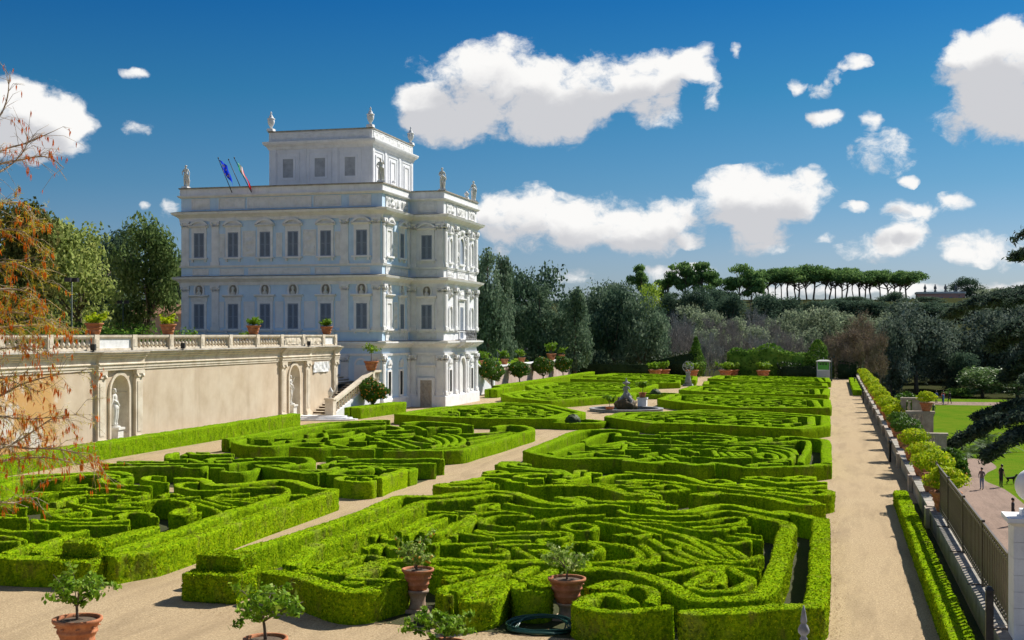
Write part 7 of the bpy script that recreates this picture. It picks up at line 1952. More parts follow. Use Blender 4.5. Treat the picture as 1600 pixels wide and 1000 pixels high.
standard_tree(5.4, 100, -6.3, 5.9, 1.3, 'dark orange tree rising behind the far potted citrus', 51, OG, 12)
potted('stair_landing_pot', 4.75, 70.6, 1.915, 'terracotta pot with a bright round bush on the park stair pier', 'potted tree', None, WP[0], .72, .4, .62, BIGP, BIGS, .55)
# pots in front of the back hedge
BK = [citrus_mesh('x', 60 + k, 1.6, 1.15, 900, .14, 'citrus', .3) for k in range(2)]
for k, (x, y, lb) in enumerate(((-23.6, 172, 'terracotta pot before the dark back hedge, left one of the left pair'), (-22.7, 174, 'terracotta pot before the dark back hedge, right one of the left pair'), (-18.6, 172, 'terracotta pot right behind the armillary sphere'), (-14.2, 173, 'terracotta pot just right of the far path end, front one of its pair'), (-13.4, 175, 'terracotta pot just right of the far path end, rear one of its pair'), (-9.2, 173, 'single terracotta pot below the bright ivy mound'))):
    potted('back_pot', x, y, 0, lb, 'potted shrub', 'big pots along the back hedge', BK[k % 2], 1.85, k, 1.0, BIGP, BIGS, .55)

# coiled hose
mb = MB(); hr = random.Random(3); pts = []
for k in range(9 * 26):
    t = k / 26 * 2 * math.pi; lp = k // 26
    rx = .62 + .1 * math.sin(lp * 2.1) + .05 * math.sin(t * 3 + lp); ry = .42 + .06 * math.sin(lp * 1.3) + .03 * math.sin(2 * t)
    yy = ry * math.sin(t)
    pts.append((rx * math.cos(t) + .03 * math.sin(lp * 5), yy, .03 + .016 * (lp % 5) + .012 * math.sin(3 * t + lp) + max(0, yy + .1) * .3))
mb.tube(pts, .017, 6)
tag(mb.build('garden_hose', M['hose'], None, (-5.75, 25.0, 0)), 'coiled dark green garden hose on the gravel by the pedestal pot', 'hose')
# stone finial at the bottom edge
fz = empty('stone_finial', (-.44, 19.5, 0), 0, 'grey stone finial with a ball and a spike at the bottom edge', 'finial')
mb = MB(); mb.box(-.16, .16, -.16, .16, 0, 1.27); mb.build('post', M['trim'], fz)
mb = MB(); mb.box(-.2, .2, -.2, .2, 1.273, 1.33); mb.build('cap', M['trim'], fz)
mb = MB(); mb.lathe([(.05, 1.33), (.04, 1.4), (.06, 1.43), (.04, 1.46), (.04, 1.48), (.08, 1.52), (.085, 1.57), (.06, 1.63), (.035, 1.66), (.05, 1.69), (.045, 1.73), (.03, 1.83), (.008, 1.93)], 14); mb.build('spike', M['grey_stone'], fz)
mb = MB(); mb.box(-1.0, -.24, -.18, .18, 0, 1.2); mb.box(-1.02, -.22, -.22, .22, 1.203, 1.27); tag(mb.build('stone_parapet', M['trim'], None, (-.44, 19.5, 0)), 'pale stone parapet block beside the finial at the bottom edge', 'parapet')

# ================================================================== fountain
fx, fy = -15.7, 98.0
FS = .74
fo = empty('fountain', (fx, fy, 0), 0, 'round garden fountain basin with a dark rock and a grey sculpture group', 'fountain')
mb = MB()
K = 48
for (r0, r1, z0, z1) in ((2.55, 2.85, 0, .18), (2.5, 2.9, .183, .24)):
    vs = []
    for i in range(K):
        a = 2 * math.pi * i / K
        for r, z in ((r0, z0), (r1, z0), (r1, z1), (r0, z1)): vs.append((r * math.cos(a), r * math.sin(a), z))
    mb.add(vs, [(4 * i + j, 4 * ((i + 1) % K) + j, 4 * ((i + 1) % K) + (j + 1) % 4, 4 * i + (j + 1) % 4) for i in range(K) for j in range(4)])
mb.build('basin_rim', M['grey_stone'], fo)
wm, nt, out = new_mat('green pool water')
bsdf(nt, out, (.012, .05, .02), .06, nz(nt, 3, 3, .5, 'Position'), .08, .02, .6)
mb = MB(); mb.lathe([(.01, .05), (2.54, .05)], 40, capb=False, capt=False); mb.build('water', wm, fo)
def rock(n, r, seed, zs=.8):
    th = np.linspace(0, math.pi, 14); ph = np.linspace(0, 2 * math.pi, 24, endpoint=False)
    T, Ph = np.meshgrid(th, ph, indexing='ij'); D = np.stack([np.sin(T) * np.cos(Ph), np.sin(T) * np.sin(Ph), np.cos(T)], -1).reshape(-1, 3)
    V = D * r * (1 + (vnoise(D * 3, seed)[:, None] - .5) * .7) * np.array([1, 1, zs])
    i = np.arange(13)[:, None] * 24; j = np.arange(24)[None]; j2 = (j + 1) % 24
    return V.astype(np.float32), np.stack([i + j, i + 24 + j, i + 24 + j2, i + j2], -1).reshape(-1, 4)
V, F = rock(0, .95, 5); V[:, 2] += .55; V *= FS * 1.15
link('rock', np_mesh('rock', V, F, M['dark_stone']), fo)
TRI = [figure('sculpted_figure', [M['grey_stone']], la=((-.35, -.1, 1.15), (-.2, -.28, 1.25)), ra=((.34, -.1, 1.2), (.18, -.2, 1.42)), ll=((-.3, -.28, .62), (-.28, -.05, .25)), rl=((.3, -.28, .6), (.28, -.02, .22)), robe=.5, bulk=1.35)]
o = link('sculpted_figure', TRI[0], fo, (0, 0, 1.0 * FS)); o.scale = (1.05 * FS,) * 3; o.rotation_euler = (0, 0, .3)
V, F = rock(0, .5, 8, .9); V[:, 2] += 1.4; V *= FS; link('rock', np_mesh('rock', V, F, M['grey_stone']), fo)
mb = MB(); mb.lathe([(.1, 0), (.3, .1), (.42, .2), (.36, .28), (.15, .34), (.12, .45), (.05, .55), (.09, .62), (.02, .72)], 12, (0, 0, 2.75)); q = mb.build('top_shell', M['grey_stone'], fo); q.scale = (FS,) * 3
for s in (-1, 1):
    mb = MB(); mb.tube([(s * .3, -.3, 1.5), (s * .62, -.5, 1.1), (s * .5, -.65, .7), (s * .75, -.7, .45)], [.2, .17, .12, .06], 8); q = mb.build('fish_tail', M['grey_stone'], fo); q.scale = (FS,) * 3
FP = citrus_mesh('x', 70, 1.5, .75, 700, .1, 'citrus', .55)
potted('fountain_pot', -16.6, 95.6, 0, 'pale terracotta pot with a lemon tree left of the fountain sculpture', 'potted tree', 'pots around the fountain', FP, 1.0, 0, .8)
potted('fountain_pot', -14.9, 101.2, 0.9, 'terracotta pot on a plinth behind the right side of the fountain sculpture', 'potted tree', 'pots around the fountain', FP, .9, 1, .8)
mb = MB(); mb.box(-.35, .35, -.35, .35, 0, .9); mb.box(-.4, .4, -.4, .4, .8, .9); tag(mb.build('pot_plinth', M['trim'], None, (-14.9, 101.2, 0)), 'square stone plinth under the pot behind the fountain', 'plinth')
# armillary sphere
ar = empty('armillary_sphere', (-16.3, 146.5, 0), 0, 'armillary sphere on a tapering grey stone pedestal at the far end of the central path', 'sundial')
mb = MB(); mb.frustum(0, 0, 0, .25, .6, .6, .5, .5); mb.lathe([(.45, .25), (.32, .8), (.22, 1.4), (.28, 1.5), (.28, 1.6)], 12); mb.build('pedestal', M['grey_stone'], ar)
mb = MB()
for tilt in (0, 1.0, 2.1):
    R_ = Matrix.Rotation(tilt, 3, 'Z') @ Matrix.Rotation(1.2 if tilt != 1.0 else .3, 3, 'X')
    mb.tube([tuple(R_ @ Vector((.62 * math.cos(a), .62 * math.sin(a), 0)) + Vector((0, 0, 2.25))) for a in np.linspace(0, 2 * math.pi, 25)], .04, 6)
mb.tube([(-.5, 0, 1.8), (.5, 0, 2.7)], .025, 5)
mb.build('rings', M['grey_stone'], ar)
# kiosk with the green notice
ki = empty('notice_kiosk', (-1.35, 172.3, 0), 0, 'small grey kiosk with a green notice at the far end of the walk', 'kiosk')
mb = MB(); mb.box(-.85, .85, -.6, .6, 0, 1.25); mb.box(-.85, -.75, -.6, .6, 1.25, 2.35); mb.box(.75, .85, -.6, .6, 1.25, 2.35); mb.build('cabin', plain('grey painted panel', (.35, .38, .40), (.45, .48, .5)), ki)
mb = MB(); mb.box(-.95, .95, -.75, .75, 2.35, 2.45); mb.frustum(0, 0, 2.45, 2.6, .9, .7, .5, .35); mb.tube([(0, 0, 2.6), (0, 0, 2.9)], .03, 6); mb.build('roof', plain('pale kiosk roof', (.5, .5, .48), (.6, .6, .57)), ki)
mb = MB(); mb.box(-.7, .7, -.56, -.5, 1.3, 2.25); nb_ = mb.build('notice_board', plain('green notice', (.06, .3, .04), (.1, .38, .06)), ki)
mb = MB()
for k in range(3): mb.box(-.5 + .36 * k, -.25 + .36 * k, -.575, -.561, 1.95, 2.15)
mb.build('dark_print', M['dark'], nb_)
# lamp posts
def lamp(x, y, z, h, label, heads=2):
    l = empty('lamp_post', (x, y, z), 0, label, 'lamp post', 'lamp posts')
    mb = MB(); mb.lathe([(.12, 0), (.1, .3), (.05, .5), (.045, h)], 8); mb.build('pole', plain('green grey pole', (.03, .06, .045), (.05, .08, .06)), l)
    for k in range(heads):
        a = k * 6.28 / heads
        mb = MB(); mb.tube([(0, 0, h), (.25 * math.cos(a), .25 * math.sin(a), h + .1)], .03, 5); mb.box(.3 * math.cos(a) - .16, .3 * math.cos(a) + .16, .3 * math.sin(a) - .12, .3 * math.sin(a) + .12, h, h + .25); mb.build('lamp_head', M['iron'], l)
    return l
lamp(-.3, 166, 0, 3.0, 'lamp post with twin heads by the kiosk at the far end of the walk', 2)
l1 = lamp(-46.64, 70.69, 5.1, 4.2, 'tall green floodlight mast behind the balustrade on the left', 4)
lamp(-54.4, 89.4, 5.1, 3.3, 'shorter lamp post among the trees behind the balustrade', 2)
for k, (x, y, z, h) in enumerate(((-35.6, 120, 2.7, 1.5), (-36.0, 135.2, 2.7, 1.4), (-36.0, 147.5, 2.7, 1.4))):
    o = lamp(x, y, z, h, ('small lamp on the lawn edge beside the villa', 'small lamp on the lawn edge, second from the villa', 'small lamp on the lawn edge, third from the villa')[k], 1)
FLM = MB(); FLM.box(-.16, .16, -.1, .1, .1, .42); FLM.box(-.14, .14, .1, .115, .13, .39); FLM.tube([(0, 0, 0), (0, 0, .12)], .03, 6)
FLM = FLM.mesh('floodlight', [M['iron']])
for y, lb in ((56.2, 'small black floodlight on the wall ledge above the left niche'), (65.2, 'small black floodlight on the wall ledge midway along the balustrade'), (83.0, 'small black floodlight on the wall ledge above the right niche')):
    tag(link('floodlight', FLM, None, (-35.86, y, 5.08), -1.3), lb, 'floodlight', 'floodlights on the terrace wall ledge')

# ================================================================== people and the dog in the park
SKIN = plain('skin', (.38, .22, .15), (.45, .27, .19), 8, .6)
HAIR = plain('dark hair', (.015, .01, .008), (.04, .028, .02), 20, .6)
def cloth(name, c): return plain(name, tuple(v * .85 for v in c), tuple(v * 1.1 for v in c), 6, .85)
def person(x, y, z, h, rz, top, legs, label, pose=0, group='people in the park', sleeve=True, hat=None, hairc=None):
    z = float(terrain_h(x, y)) + .205
    P = empty('person', (x, y, z), rz, label, 'person', group)
    mt, ml = cloth(label[:12] + ' top', top), cloth(label[:12] + ' legs', legs)
    shoe = cloth(label[:12] + ' shoes', (.05, .05, .05))
    arms = [((-.25, -.02, 1.16), (-.27, -.1, .92)), ((.25, -.02, 1.16), (.27, -.1, .92))]
    kw = {}
    if pose == 1: arms = [((-.26, .02, 1.17), (-.16, -.16, 1.02)), ((.26, .02, 1.17), (.16, -.16, 1.02))]
    if pose == 2: arms = [((-.28, -.12, 1.3), (-.12, -.22, 1.5)), ((.28, -.12, 1.3), (.12, -.22, 1.5))]; 
    if pose == 3: kw = dict(ll=((-.1, -.22, .5), (-.1, -.18, .09)), rl=((.1, .08, .5), (.1, .26, .1))); arms = [((-.25, .08, 1.17), (-.24, .14, .95)), ((.25, -.1, 1.17), (.26, -.22, .98))]
    if pose == 4: kw = dict(head=(0, -.07), lean=(0, -.04))
    def mf(c):
        if abs(c.x) > .2 and c.z < 1.0: return 0
        if c.z > 1.47: return 0
        if c.z > .92: return 1 if (sleeve or abs(c.x) < .2 or c.z > 1.25) else 0
        return 2 if c.z > .1 else 3
    me = figure('body', [SKIN, mt, ml, shoe], mf, la=arms[0], ra=arms[1], sub=2, **kw)
    k = h / 1.75; hd = kw.get('head', (0, -.02)); ln = kw.get('lean', (0, 0))
    o = link('body', me, P); o.scale = (k,) * 3
    mb = MB(); mb.lathe([(.092, -.06), (.1, .0), (.092, .06), (.05, .1), (.01, .11)], 12, (ln[0] + hd[0], ln[1] + hd[1] + .025, 1.67)); q = mb.build('hat' if hat else 'hair', cloth('hat cloth', hat) if hat else HAIR, P); q.scale = (k,) * 3
    mb = MB()
    for s in (-1, 1): mb.lathe([(.002, -.008), (.009, 0), (.002, .008)], 6, (ln[0] + hd[0] + s * .03, ln[1] + hd[1] - .086, 1.635))
    mb.lathe([(.014, -.02), (.012, 0), (.003, .03)], 6, (ln[0] + hd[0], ln[1] + hd[1] - .093, 1.61)); mb.box(ln[0] + hd[0] - .022, ln[0] + hd[0] + .022, ln[1] + hd[1] - .09, ln[1] + hd[1] - .08, 1.568, 1.575)
    q = mb.build('face', SKIN, P); q.scale = (k,) * 3
    return P
GZ = -6.165
person(11.24, 105.4, GZ, 1.72, -.6, (.17, .14, .16), (.16, .22, .36), 'person in a mauve grey top and jeans standing on the path', 1)
person(12.9, 107.4, GZ - .03, 1.8, 2.2, (.02, .02, .025), (.025, .025, .03), 'person in black t-shirt and black shorts looking down on the grass', 4, sleeve=False)
person(10.81, 123.9, GZ, 1.78, 1.2, (.05, .05, .07), (.03, .03, .035), 'person in dark clothes and a white cap walking on the path', 3, hat=(.7, .7, .7))
person(12.59, 174.2, GZ, 1.75, 3.1, (.07, .10, .07), (.06, .07, .06), 'person in dark green clothes walking away on the far path', 3)
person(11.4, 169.6, GZ, 1.25, 2.6, (.06, .35, .10), (.05, .05, .06), 'child in a green shirt beside the walking adult', 0)
for k, (x, y, h, t, l, lb) in enumerate(((14.19, 190.5, 1.75, (.03, .10, .38), (.05, .05, .08), 'person in a blue top at the left of the distant group'), (15.07, 190.2, 1.8, (.50, .06, .06), (.1, .08, .08), 'person in a red top in the middle of the distant group'), (15.0, 188.6, 1.65, (.06, .22, .60), (.08, .2, .5), 'person in bright blue clothes in front of the distant group'), (15.9, 189.4, 1.75, (.03, .03, .04), (.03, .03, .04), 'person in black at the right of the distant group'), (22.7, 178.9, 1.3, (.12, .03, .03), (.03, .03, .03), 'low dark red figure beside the palm trunk'))):
    person(x, y, float(terrain_h(x, y)) + .1, h, 2.5 + k, t, l, lb, k % 4, 'distant group in the park')
person(11.05, 86.1, GZ, 1.75, 1.5, (.04, .04, .05), (.05, .05, .06), 'dark haired person whose head shows beside the gate pillar', 0)
DJ = [(0, .28, .46, (.075, .085)), (0, .05, .47, (.085, .095)), (0, -.2, .48, (.095, .11)), (0, -.34, .56, .065), (0, -.44, .68, .06), (0, -.5, .70, .062), (0, -.62, .67, .032), (0, -.66, .665, .022), (-.04, -.45, .78, .018), (.04, -.45, .78, .018), (0, .40, .52, .022), (0, .55, .66, .014), (0, .6, .75, .008)]
DE = [(0, 1), (1, 2), (2, 3), (3, 4), (4, 5), (5, 6), (6, 7), (4, 8), (4, 9), (0, 10), (10, 11), (11, 12)]
for sx in (-.07, .07):
    n = len(DJ); DJ += [(sx, -.23, .36, .042), (sx, -.21, .2, .026), (sx, -.23, .05, .021), (sx, -.27, .02, .022)]; DE += [(2, n), (n, n + 1), (n + 1, n + 2), (n + 2, n + 3)]
    n = len(DJ); DJ += [(sx, .25, .36, .055), (sx, .19, .27, .036), (sx, .33, .16, .022), (sx, .31, .04, .019), (sx, .27, .02, .021)]; DE += [(0, n), (n, n + 1), (n + 1, n + 2), (n + 2, n + 3), (n + 3, n + 4)]
dog = skin_mesh('dog', DJ, DE, [cloth('black dog fur', (.015, .013, .012))], 1, 2)
d = link('dog', dog, None, (13.95, 109.9, -6.2), 1.9, 1.05)
tag(d, 'slim black dog with pricked ears standing on the grass near the person in black', 'dog')

# ================================================================== trees
TM = {
 'oak_brown': leafmat('brownish evergreen leaves', [(0.047, 0.068, 0.018), (0.094, 0.116, 0.03), (0.159, 0.163, 0.044), (0.224, 0.192, 0.067)], .31, .25, .75, .03),
 'oak_light': leafmat('light olive leaves', [(0.152, 0.208, 0.063), (0.272, 0.343, 0.093), (0.42, 0.49, 0.143), (0.6, 0.6, 0.219)], .38, .25, .75, .03),
 'oak_mid': leafmat('mid green leaves', [(0.06, 0.102, 0.038), (0.111, 0.176, 0.056), (0.182, 0.26, 0.077), (0.302, 0.372, 0.153)], .36, .25, .75, .03),
 'oak_mid2': leafmat('grey green leaves', [(0.058, 0.104, 0.063), (0.106, 0.167, 0.1), (0.174, 0.246, 0.149), (0.267, 0.332, 0.231)], .31, .2, .75, .03),
 'oak_dark': leafmat('dark evergreen leaves', [(0.033, 0.065, 0.048), (0.065, 0.117, 0.074), (0.117, 0.184, 0.111), (0.186, 0.254, 0.165)], .28, .2, .75, .03),
 'oak_grey': leafmat('dusty dark leaves', [(0.049, 0.075, 0.055), (0.096, 0.133, 0.096), (0.173, 0.217, 0.158), (0.319, 0.361, 0.313)], .28, .2, .75, .03),
 'oak_olive': leafmat('soft olive leaves', [(0.121, 0.15, 0.104), (0.207, 0.248, 0.157), (0.292, 0.36, 0.209), (0.412, 0.448, 0.314)], .36, .2, .75, .03),
 'oak_lime': leafmat('lime spring leaves', [(0.216, 0.325, 0.037), (0.344, 0.472, 0.061), (0.459, 0.561, 0.098)], .40, .2, .75, .03),
 'grey_twig': leafmat('grey leafless twigs', [(0.13, 0.118, 0.105), (0.22, 0.205, 0.19), (0.33, 0.31, 0.285)], .05, .2, .9, .02),
 'brown_twig': leafmat('brown leafless twigs', [(0.16, 0.12, 0.085), (0.27, 0.21, 0.155), (0.40, 0.32, 0.24)], .05, .2, .9, .02),
 'green_twig': leafmat('grey green budding twigs', [(0.123, 0.139, 0.141), (0.212, 0.231, 0.213), (0.312, 0.323, 0.318)], .1, .2, .8, .1),
 'pine': leafmat('pine needles', [(0.058, 0.124, 0.048), (0.115, 0.224, 0.068), (0.196, 0.324, 0.096), (0.3, 0.424, 0.134)], .31, .15, .75, .03),
 'cedar': leafmat('blue green cedar needles', [(0.024, 0.045, 0.033), (0.051, 0.083, 0.057), (0.095, 0.135, 0.092), (0.159, 0.199, 0.153)], .28, .4, .75, .03),
 'magnolia': leafmat('glossy pale leaves', [(0.06, 0.12, 0.03), (0.12, 0.22, 0.05), (0.22, 0.32, 0.12), (0.42, 0.45, 0.34)], .25, .3, .5, .15),
 'bush': leafmat('bright ivy leaves', [(0.045, 0.105, 0.018), (0.09, 0.195, 0.03), (0.165, 0.3, 0.045), (0.3, 0.405, 0.06)], .2, .5, .75, .03),
 'dark_hedge': leafmat('dark clipped hedge leaves', [(0.015, 0.03, 0.012), (0.03, 0.055, 0.018), (0.055, 0.085, 0.026)], .12, .5),
 'palm': leafmat('palm fronds', [(0.05, 0.09, 0.03), (0.10, 0.16, 0.05), (0.16, 0.22, 0.08)], .2, .5),
}
def crown_points(rng, n, lobes, shell=.45):
    """points through overlapping uneven lobes, denser towards their skins; returns points and outward directions"""
    L = np.array(lobes); vol = (L[:, 3] * L[:, 4] * L[:, 5]) ** .75
    k = rng.choice(len(L), n, p=vol / vol.sum())
    D = rng.normal(size=(n, 3)); D /= np.linalg.norm(D, axis=1, keepdims=True)
    r = rng.uniform(0, 1, (n, 1)) ** shell
    lump = 1 + .5 * (vnoise(D * 2.4 + k[:, None] * 3.1, 8)[:, None] - .5) + .3 * (vnoise(D * 6 + k[:, None] * 1.7, 9)[:, None] - .5)
    P = L[k, :3] + D * L[k, 3:6] * r * lump
    return P, D
def tree_mesh(kind, seed):
    """unit tree: height 1, crown width 1 (scaled per tree); returns (trunk mesh, crown mesh)"""
    rng = np.random.default_rng(seed); mb = MB()
    lobes = []; n = 4200; size = .024; mat = kind; bark = 'bark'; flat = .55; asp = .6
    if kind.startswith('oak') or kind == 'magnolia' or kind == 'shrub':
        base = .1 if kind != 'shrub' else .05
        for i in range(20):
            z = rng.uniform(.16, .86); w = .42 * math.sqrt(max(.08, 1 - ((z - .48) / .52) ** 2))
            a = rng.uniform(0, 6.28); rr = w * rng.uniform(.35, 1.0)
            s = rng.uniform(.14, .23)
            lobes.append((rr * math.cos(a), rr * math.sin(a), z, s, s, s * .85))
        lobes.append((0, 0, .5, .26, .26, .34)); lobes.append((rng.uniform(-.1, .1), rng.uniform(-.1, .1), .84, .17, .17, .14))
        mb.tube([(0, 0, -.03), (.01, 0, .14), (.0, .02, .3), (0, 0, .5)], [.035, .026, .022, .012], 8)
        for i in range(9):
            a = i * .7; z = .16 + .03 * i
            mb.tube([(0, 0, z), (.13 * math.cos(a), .13 * math.sin(a), z + .12), (.3 * math.cos(a), .3 * math.sin(a), z + .28)], [.014, .009, .004], 5)
        if kind == 'oak_airy': n = 2300; mat = 'oak_dark'
        if kind in ('oak_dark', 'oak_mid', 'oak_light', 'oak_mid2', 'oak_grey', 'oak_brown'): n = 8500; size = .020
        if kind == 'magnolia': n = 3000; size = .03
        if kind == 'shrub': mat = 'bush'; n = 2600; size = .03
    elif kind == 'column':
        for i in range(26):
            z = rng.uniform(.06, .97); w = .40 * min(1, (1.03 - z) ** .62 * 1.35) * (.6 + .4 * min(1, z / .2))
            a = rng.uniform(0, 6.28); rr = w * rng.uniform(.3, 1.0); s = rng.uniform(.09, .16)
            lobes.append((rr * math.cos(a), rr * math.sin(a), z * .95, s, s, s * .8))
        lobes.append((0, 0, .45, .3, .3, .4))
        mb.tube([(0, 0, -.03), (0, 0, .5), (0, 0, .9)], [.03, .02, .006], 7)
        n = 8000; size = .020; mat = 'oak_mid2'; 
    elif kind == 'pine_round':
        for i in range(12):
            z = rng.uniform(.5, .93); a = rng.uniform(0, 6.28); rr = rng.uniform(.1, .4) * (1.1 - abs(z - .68)); s = rng.uniform(.09, .17)
            lobes.append((rr * math.cos(a), rr * math.sin(a), z, s * 1.3, s * 1.3, s * .5))
        mb.tube([(0, 0, -.03), (.03, 0, .3), (0, .02, .6), (.02, 0, .85)], [.025, .02, .014, .006], 7)
        for i in range(10):
            l = lobes[i]; mb.tube([(.01, .01, max(.3, l[2] - .22)), (l[0] * .5, l[1] * .5, l[2] - .1), (l[0], l[1], l[2])], [.011, .008, .004], 5)
        n = 3600; size = .026; mat = 'pine'
    elif kind == 'umbrella':
        for i in range(18):
            a = rng.uniform(0, 6.28); rr = .46 * math.sqrt(rng.uniform(0, 1)); s = rng.uniform(.12, .2)
            lobes.append((rr * math.cos(a), rr * math.sin(a), .74 + .14 * (1 - (rr / .46) ** 2) + rng.uniform(-.03, .03), s, s, .11))
        mb.tube([(0, 0, -.05), (.02, .01, .25), (-.01, .02, .45), (.01, 0, .6)], [.028, .022, .018, .015], 7)
        for i in range(9):
            l = lobes[i]; z0 = rng.uniform(.42, .62)
            mb.tube([(0, .01, z0), (l[0] * .55, l[1] * .55, .5 * (z0 + l[2]) - .02), (l[0], l[1], l[2] - .03)], [.014, .010, .005], 5)
        n = 4200; size = .024; mat = 'pine'; bark = 'pine_bark'
    elif kind in ('bare_grey', 'bare_big'):
        big = kind == 'bare_big'; tips = []
        stems = 5 if not big else 2
        def grow(p, d, L, r, lev):
            q = p + d * L; m_ = p.lerp(q, .5) + Vector(rng.normal(size=3) * L * .06)
            mb.tube([p, m_, q], [r, r * .8, r * .6], 5 if lev < 2 else 3)
            if lev >= (3 if not big else 4): tips.append((p, q)); return
            for c in range(3 if lev else 3):
                e = (d + Vector(rng.normal(size=3) * .42) + Vector((0, 0, .12))).normalized()
                grow(p.lerp(q, rng.uniform(.55, 1.0)), e, L * rng.uniform(.62, .82), r * .58, lev + 1)
        for s in range(stems):
            a = s * 6.28 / stems + rng.uniform(-.4, .4); t = .16 if not big else .1
            grow(Vector((math.cos(a) * .06, math.sin(a) * .06, -.03)), Vector((math.cos(a) * t * 2.2, math.sin(a) * t * 2.2, 1)).normalized(), .36 if not big else .30, .011 if not big else .017, 0)
        T = np.array([[tuple(a), tuple(b)] for a, b in tips]); n = 5200 if not big else 7500
        k = rng.integers(0, len(T), n); s = rng.uniform(.2, 1.25, (n, 1))
        P = T[k, 0] * (1 - s) + T[k, 1] * s + rng.normal(size=(n, 3)) * .02
        D = T[k, 1] - T[k, 0] + rng.normal(size=(n, 3)) * .1; D /= np.linalg.norm(D, axis=1, keepdims=True)
        # thin twig slivers
        side = np.cross(D, rng.normal(size=(n, 3))); side /= np.linalg.norm(side, axis=1, keepdims=True)
        Ls = rng.uniform(.02, .05, (n, 1)) * (1.0 if not big else 1.1); ws = .0026 if not big else .0022
        V = np.stack([P - side * ws, P + side * ws, P + D * Ls + side * ws * .4, P + D * Ls - side * ws * .4], 1).reshape(-1, 3)
        F = np.arange(n * 4).reshape(n, 4)
        return mb.mesh('trunk', M['pale_bark' if not big else 'bark']), np_mesh('crown', V.astype(np.float32), F, TM['brown_twig' if big else ('grey_twig' if seed % 2 else 'green_twig')])
    P, D = crown_points(rng, n, lobes)
    P[:, 2] = np.maximum(P[:, 2], .015)
    V, F = leaf_cards(P.astype(np.float32), D.astype(np.float32), size, rng, flat, asp)
    return mb.mesh('trunk', M.get(bark, M['bark'])), np_mesh('crown', V, F, TM[mat])
M['pine_bark'] = plain('reddish pine bark', (.12, .085, .065), (.22, .17, .14), 5, .9)
TCACHE = {}
TLAB = {
 'terrace': ('evergreen tree on the terrace left of the villa', 'trees on the terrace left of the villa'),
 'slope': ('dark evergreen tree right of the villa', 'dark trees behind the pink wall'),
 'ridge_pine': ('irregular pine on the ridge', 'loose pines on the ridge'),
 'umbrella': ('umbrella pine in the flat topped row on the ridge', 'umbrella pines in a row on the ridge'),
 'understory': ('rounded evergreen in the wood below the pines', 'trees of the wood below the pines'),
 'thicket': ('grey leafless tree in the thicket behind the garden', 'grey thicket behind the garden'),
 'bare': ('tall leafless tree beyond the end of the walk', 'leafless trees beyond the walk'),
 'right': ('dark dusty evergreen at the edge of the park', 'dark trees edging the park'),
 'far': ('distant tree on the skyline', 'distant trees on the skyline'),
 'shrub': ('pale glossy shrub in the park', 'pale shrubs in the park')}
SPEC = {
 'terrace': ['tall brownish evergreen at the far left edge behind the cypress twigs', 'light olive round tree behind the floodlight mast', 'mid green tree touching the left side of the villa', 'mid green tree behind the brownish evergreen at far left', 'dark tree filling the gap between the two big terrace trees', 'dark tree half hidden behind the left side of the villa'] + ['low dark tree in the rear rank behind the terrace trees, ' + o_ + ' from the left' for o_ in 'first second third fourth last'.split()],
 'slope': ['tall column shaped evergreen touching the right side of the villa', 'tall column shaped evergreen, second from the villa', 'tall evergreen half hidden behind the villa wing', 'column shaped evergreen in the middle of the dark group', 'narrow column shaped evergreen at the right of the dark group', 'airy topped tree rising highest behind the columns', 'dark tree between the columns right of the villa', 'broad holm oak behind the left pots of the back hedge', 'broad grey green oak behind the armillary sphere', 'grey green oak farther back between columns and holm oak', 'low dark tree below the narrow column', 'low dark tree beyond the end of the pink wall', 'low dark oak beside the grey thicket'],
 'ridge_pine': ['lone pine with a round head on a bare trunk above the holm oaks', 'irregular pine on the ridge, leftmost of the loose group', 'irregular tall pine on the ridge, second of the loose group', 'irregular tall pine on the ridge, middle of the loose group', 'irregular pine on the ridge, fourth of the loose group', 'irregular pine on the ridge next to the flat row', 'irregular pine overlapping the start of the flat row'],
 'umbrella': [o_ + ' umbrella pine from the left in the flat topped row on the ridge' for o_ in 'first second third fourth fifth sixth seventh eighth ninth tenth eleventh twelfth last'.split()] + ['umbrella pine in the rear rank of the flat topped row, ' + o_ + ' from the left' for o_ in 'first second third fourth fifth sixth seventh eighth ninth tenth last'.split()],
 'bare': ['tall leafless tree just right of the kiosk end of the walk', 'leafless tree against the dark park evergreens', 'leafless slim tree behind the kiosk lamp', 'leafless tree farther back on the slope'],
 'right': ['large dusty dark evergreen in the middle of the park edge', 'dark evergreen behind the end of the citrus wall', 'dusty evergreen behind the cedar tip', 'dusty evergreen behind the palm', 'dusty evergreen at the right edge of the photo', 'olive bush beside the far end of the walk', 'dark bush behind the distant group of people'] + ['low dark bush in the background of the park, ' + o_ + ' from the left' for o_ in 'first second third fourth fifth last'.split()],
 'far': ['dark pine beside the pink building on the skyline', 'olive tree right of the skyline pine', 'pale olive tree on the skyline at the right edge', 'dark tree below the pink building', 'dark tree under the right end of the umbrella pines', 'dark tree under the middle of the umbrella pines', 'flat topped grey green tree left of the lone pine', 'lime green tree beneath the lone pine', 'dark far tree behind the columns'],
 'shrub': ['pale glossy magnolia in front of the dark park trees', 'pale glossy magnolia beside the palm trunk', 'green bush at the edge of the far lawn']}
idx = 0
ORD = 'first second third fourth fifth sixth seventh eighth ninth tenth eleventh twelfth'.split()
def nth(k): return ORD[k] if k < 12 else '%s dozen and %s' % (('one', 'two', 'three')[k // 12 - 1], ORD[k % 12])
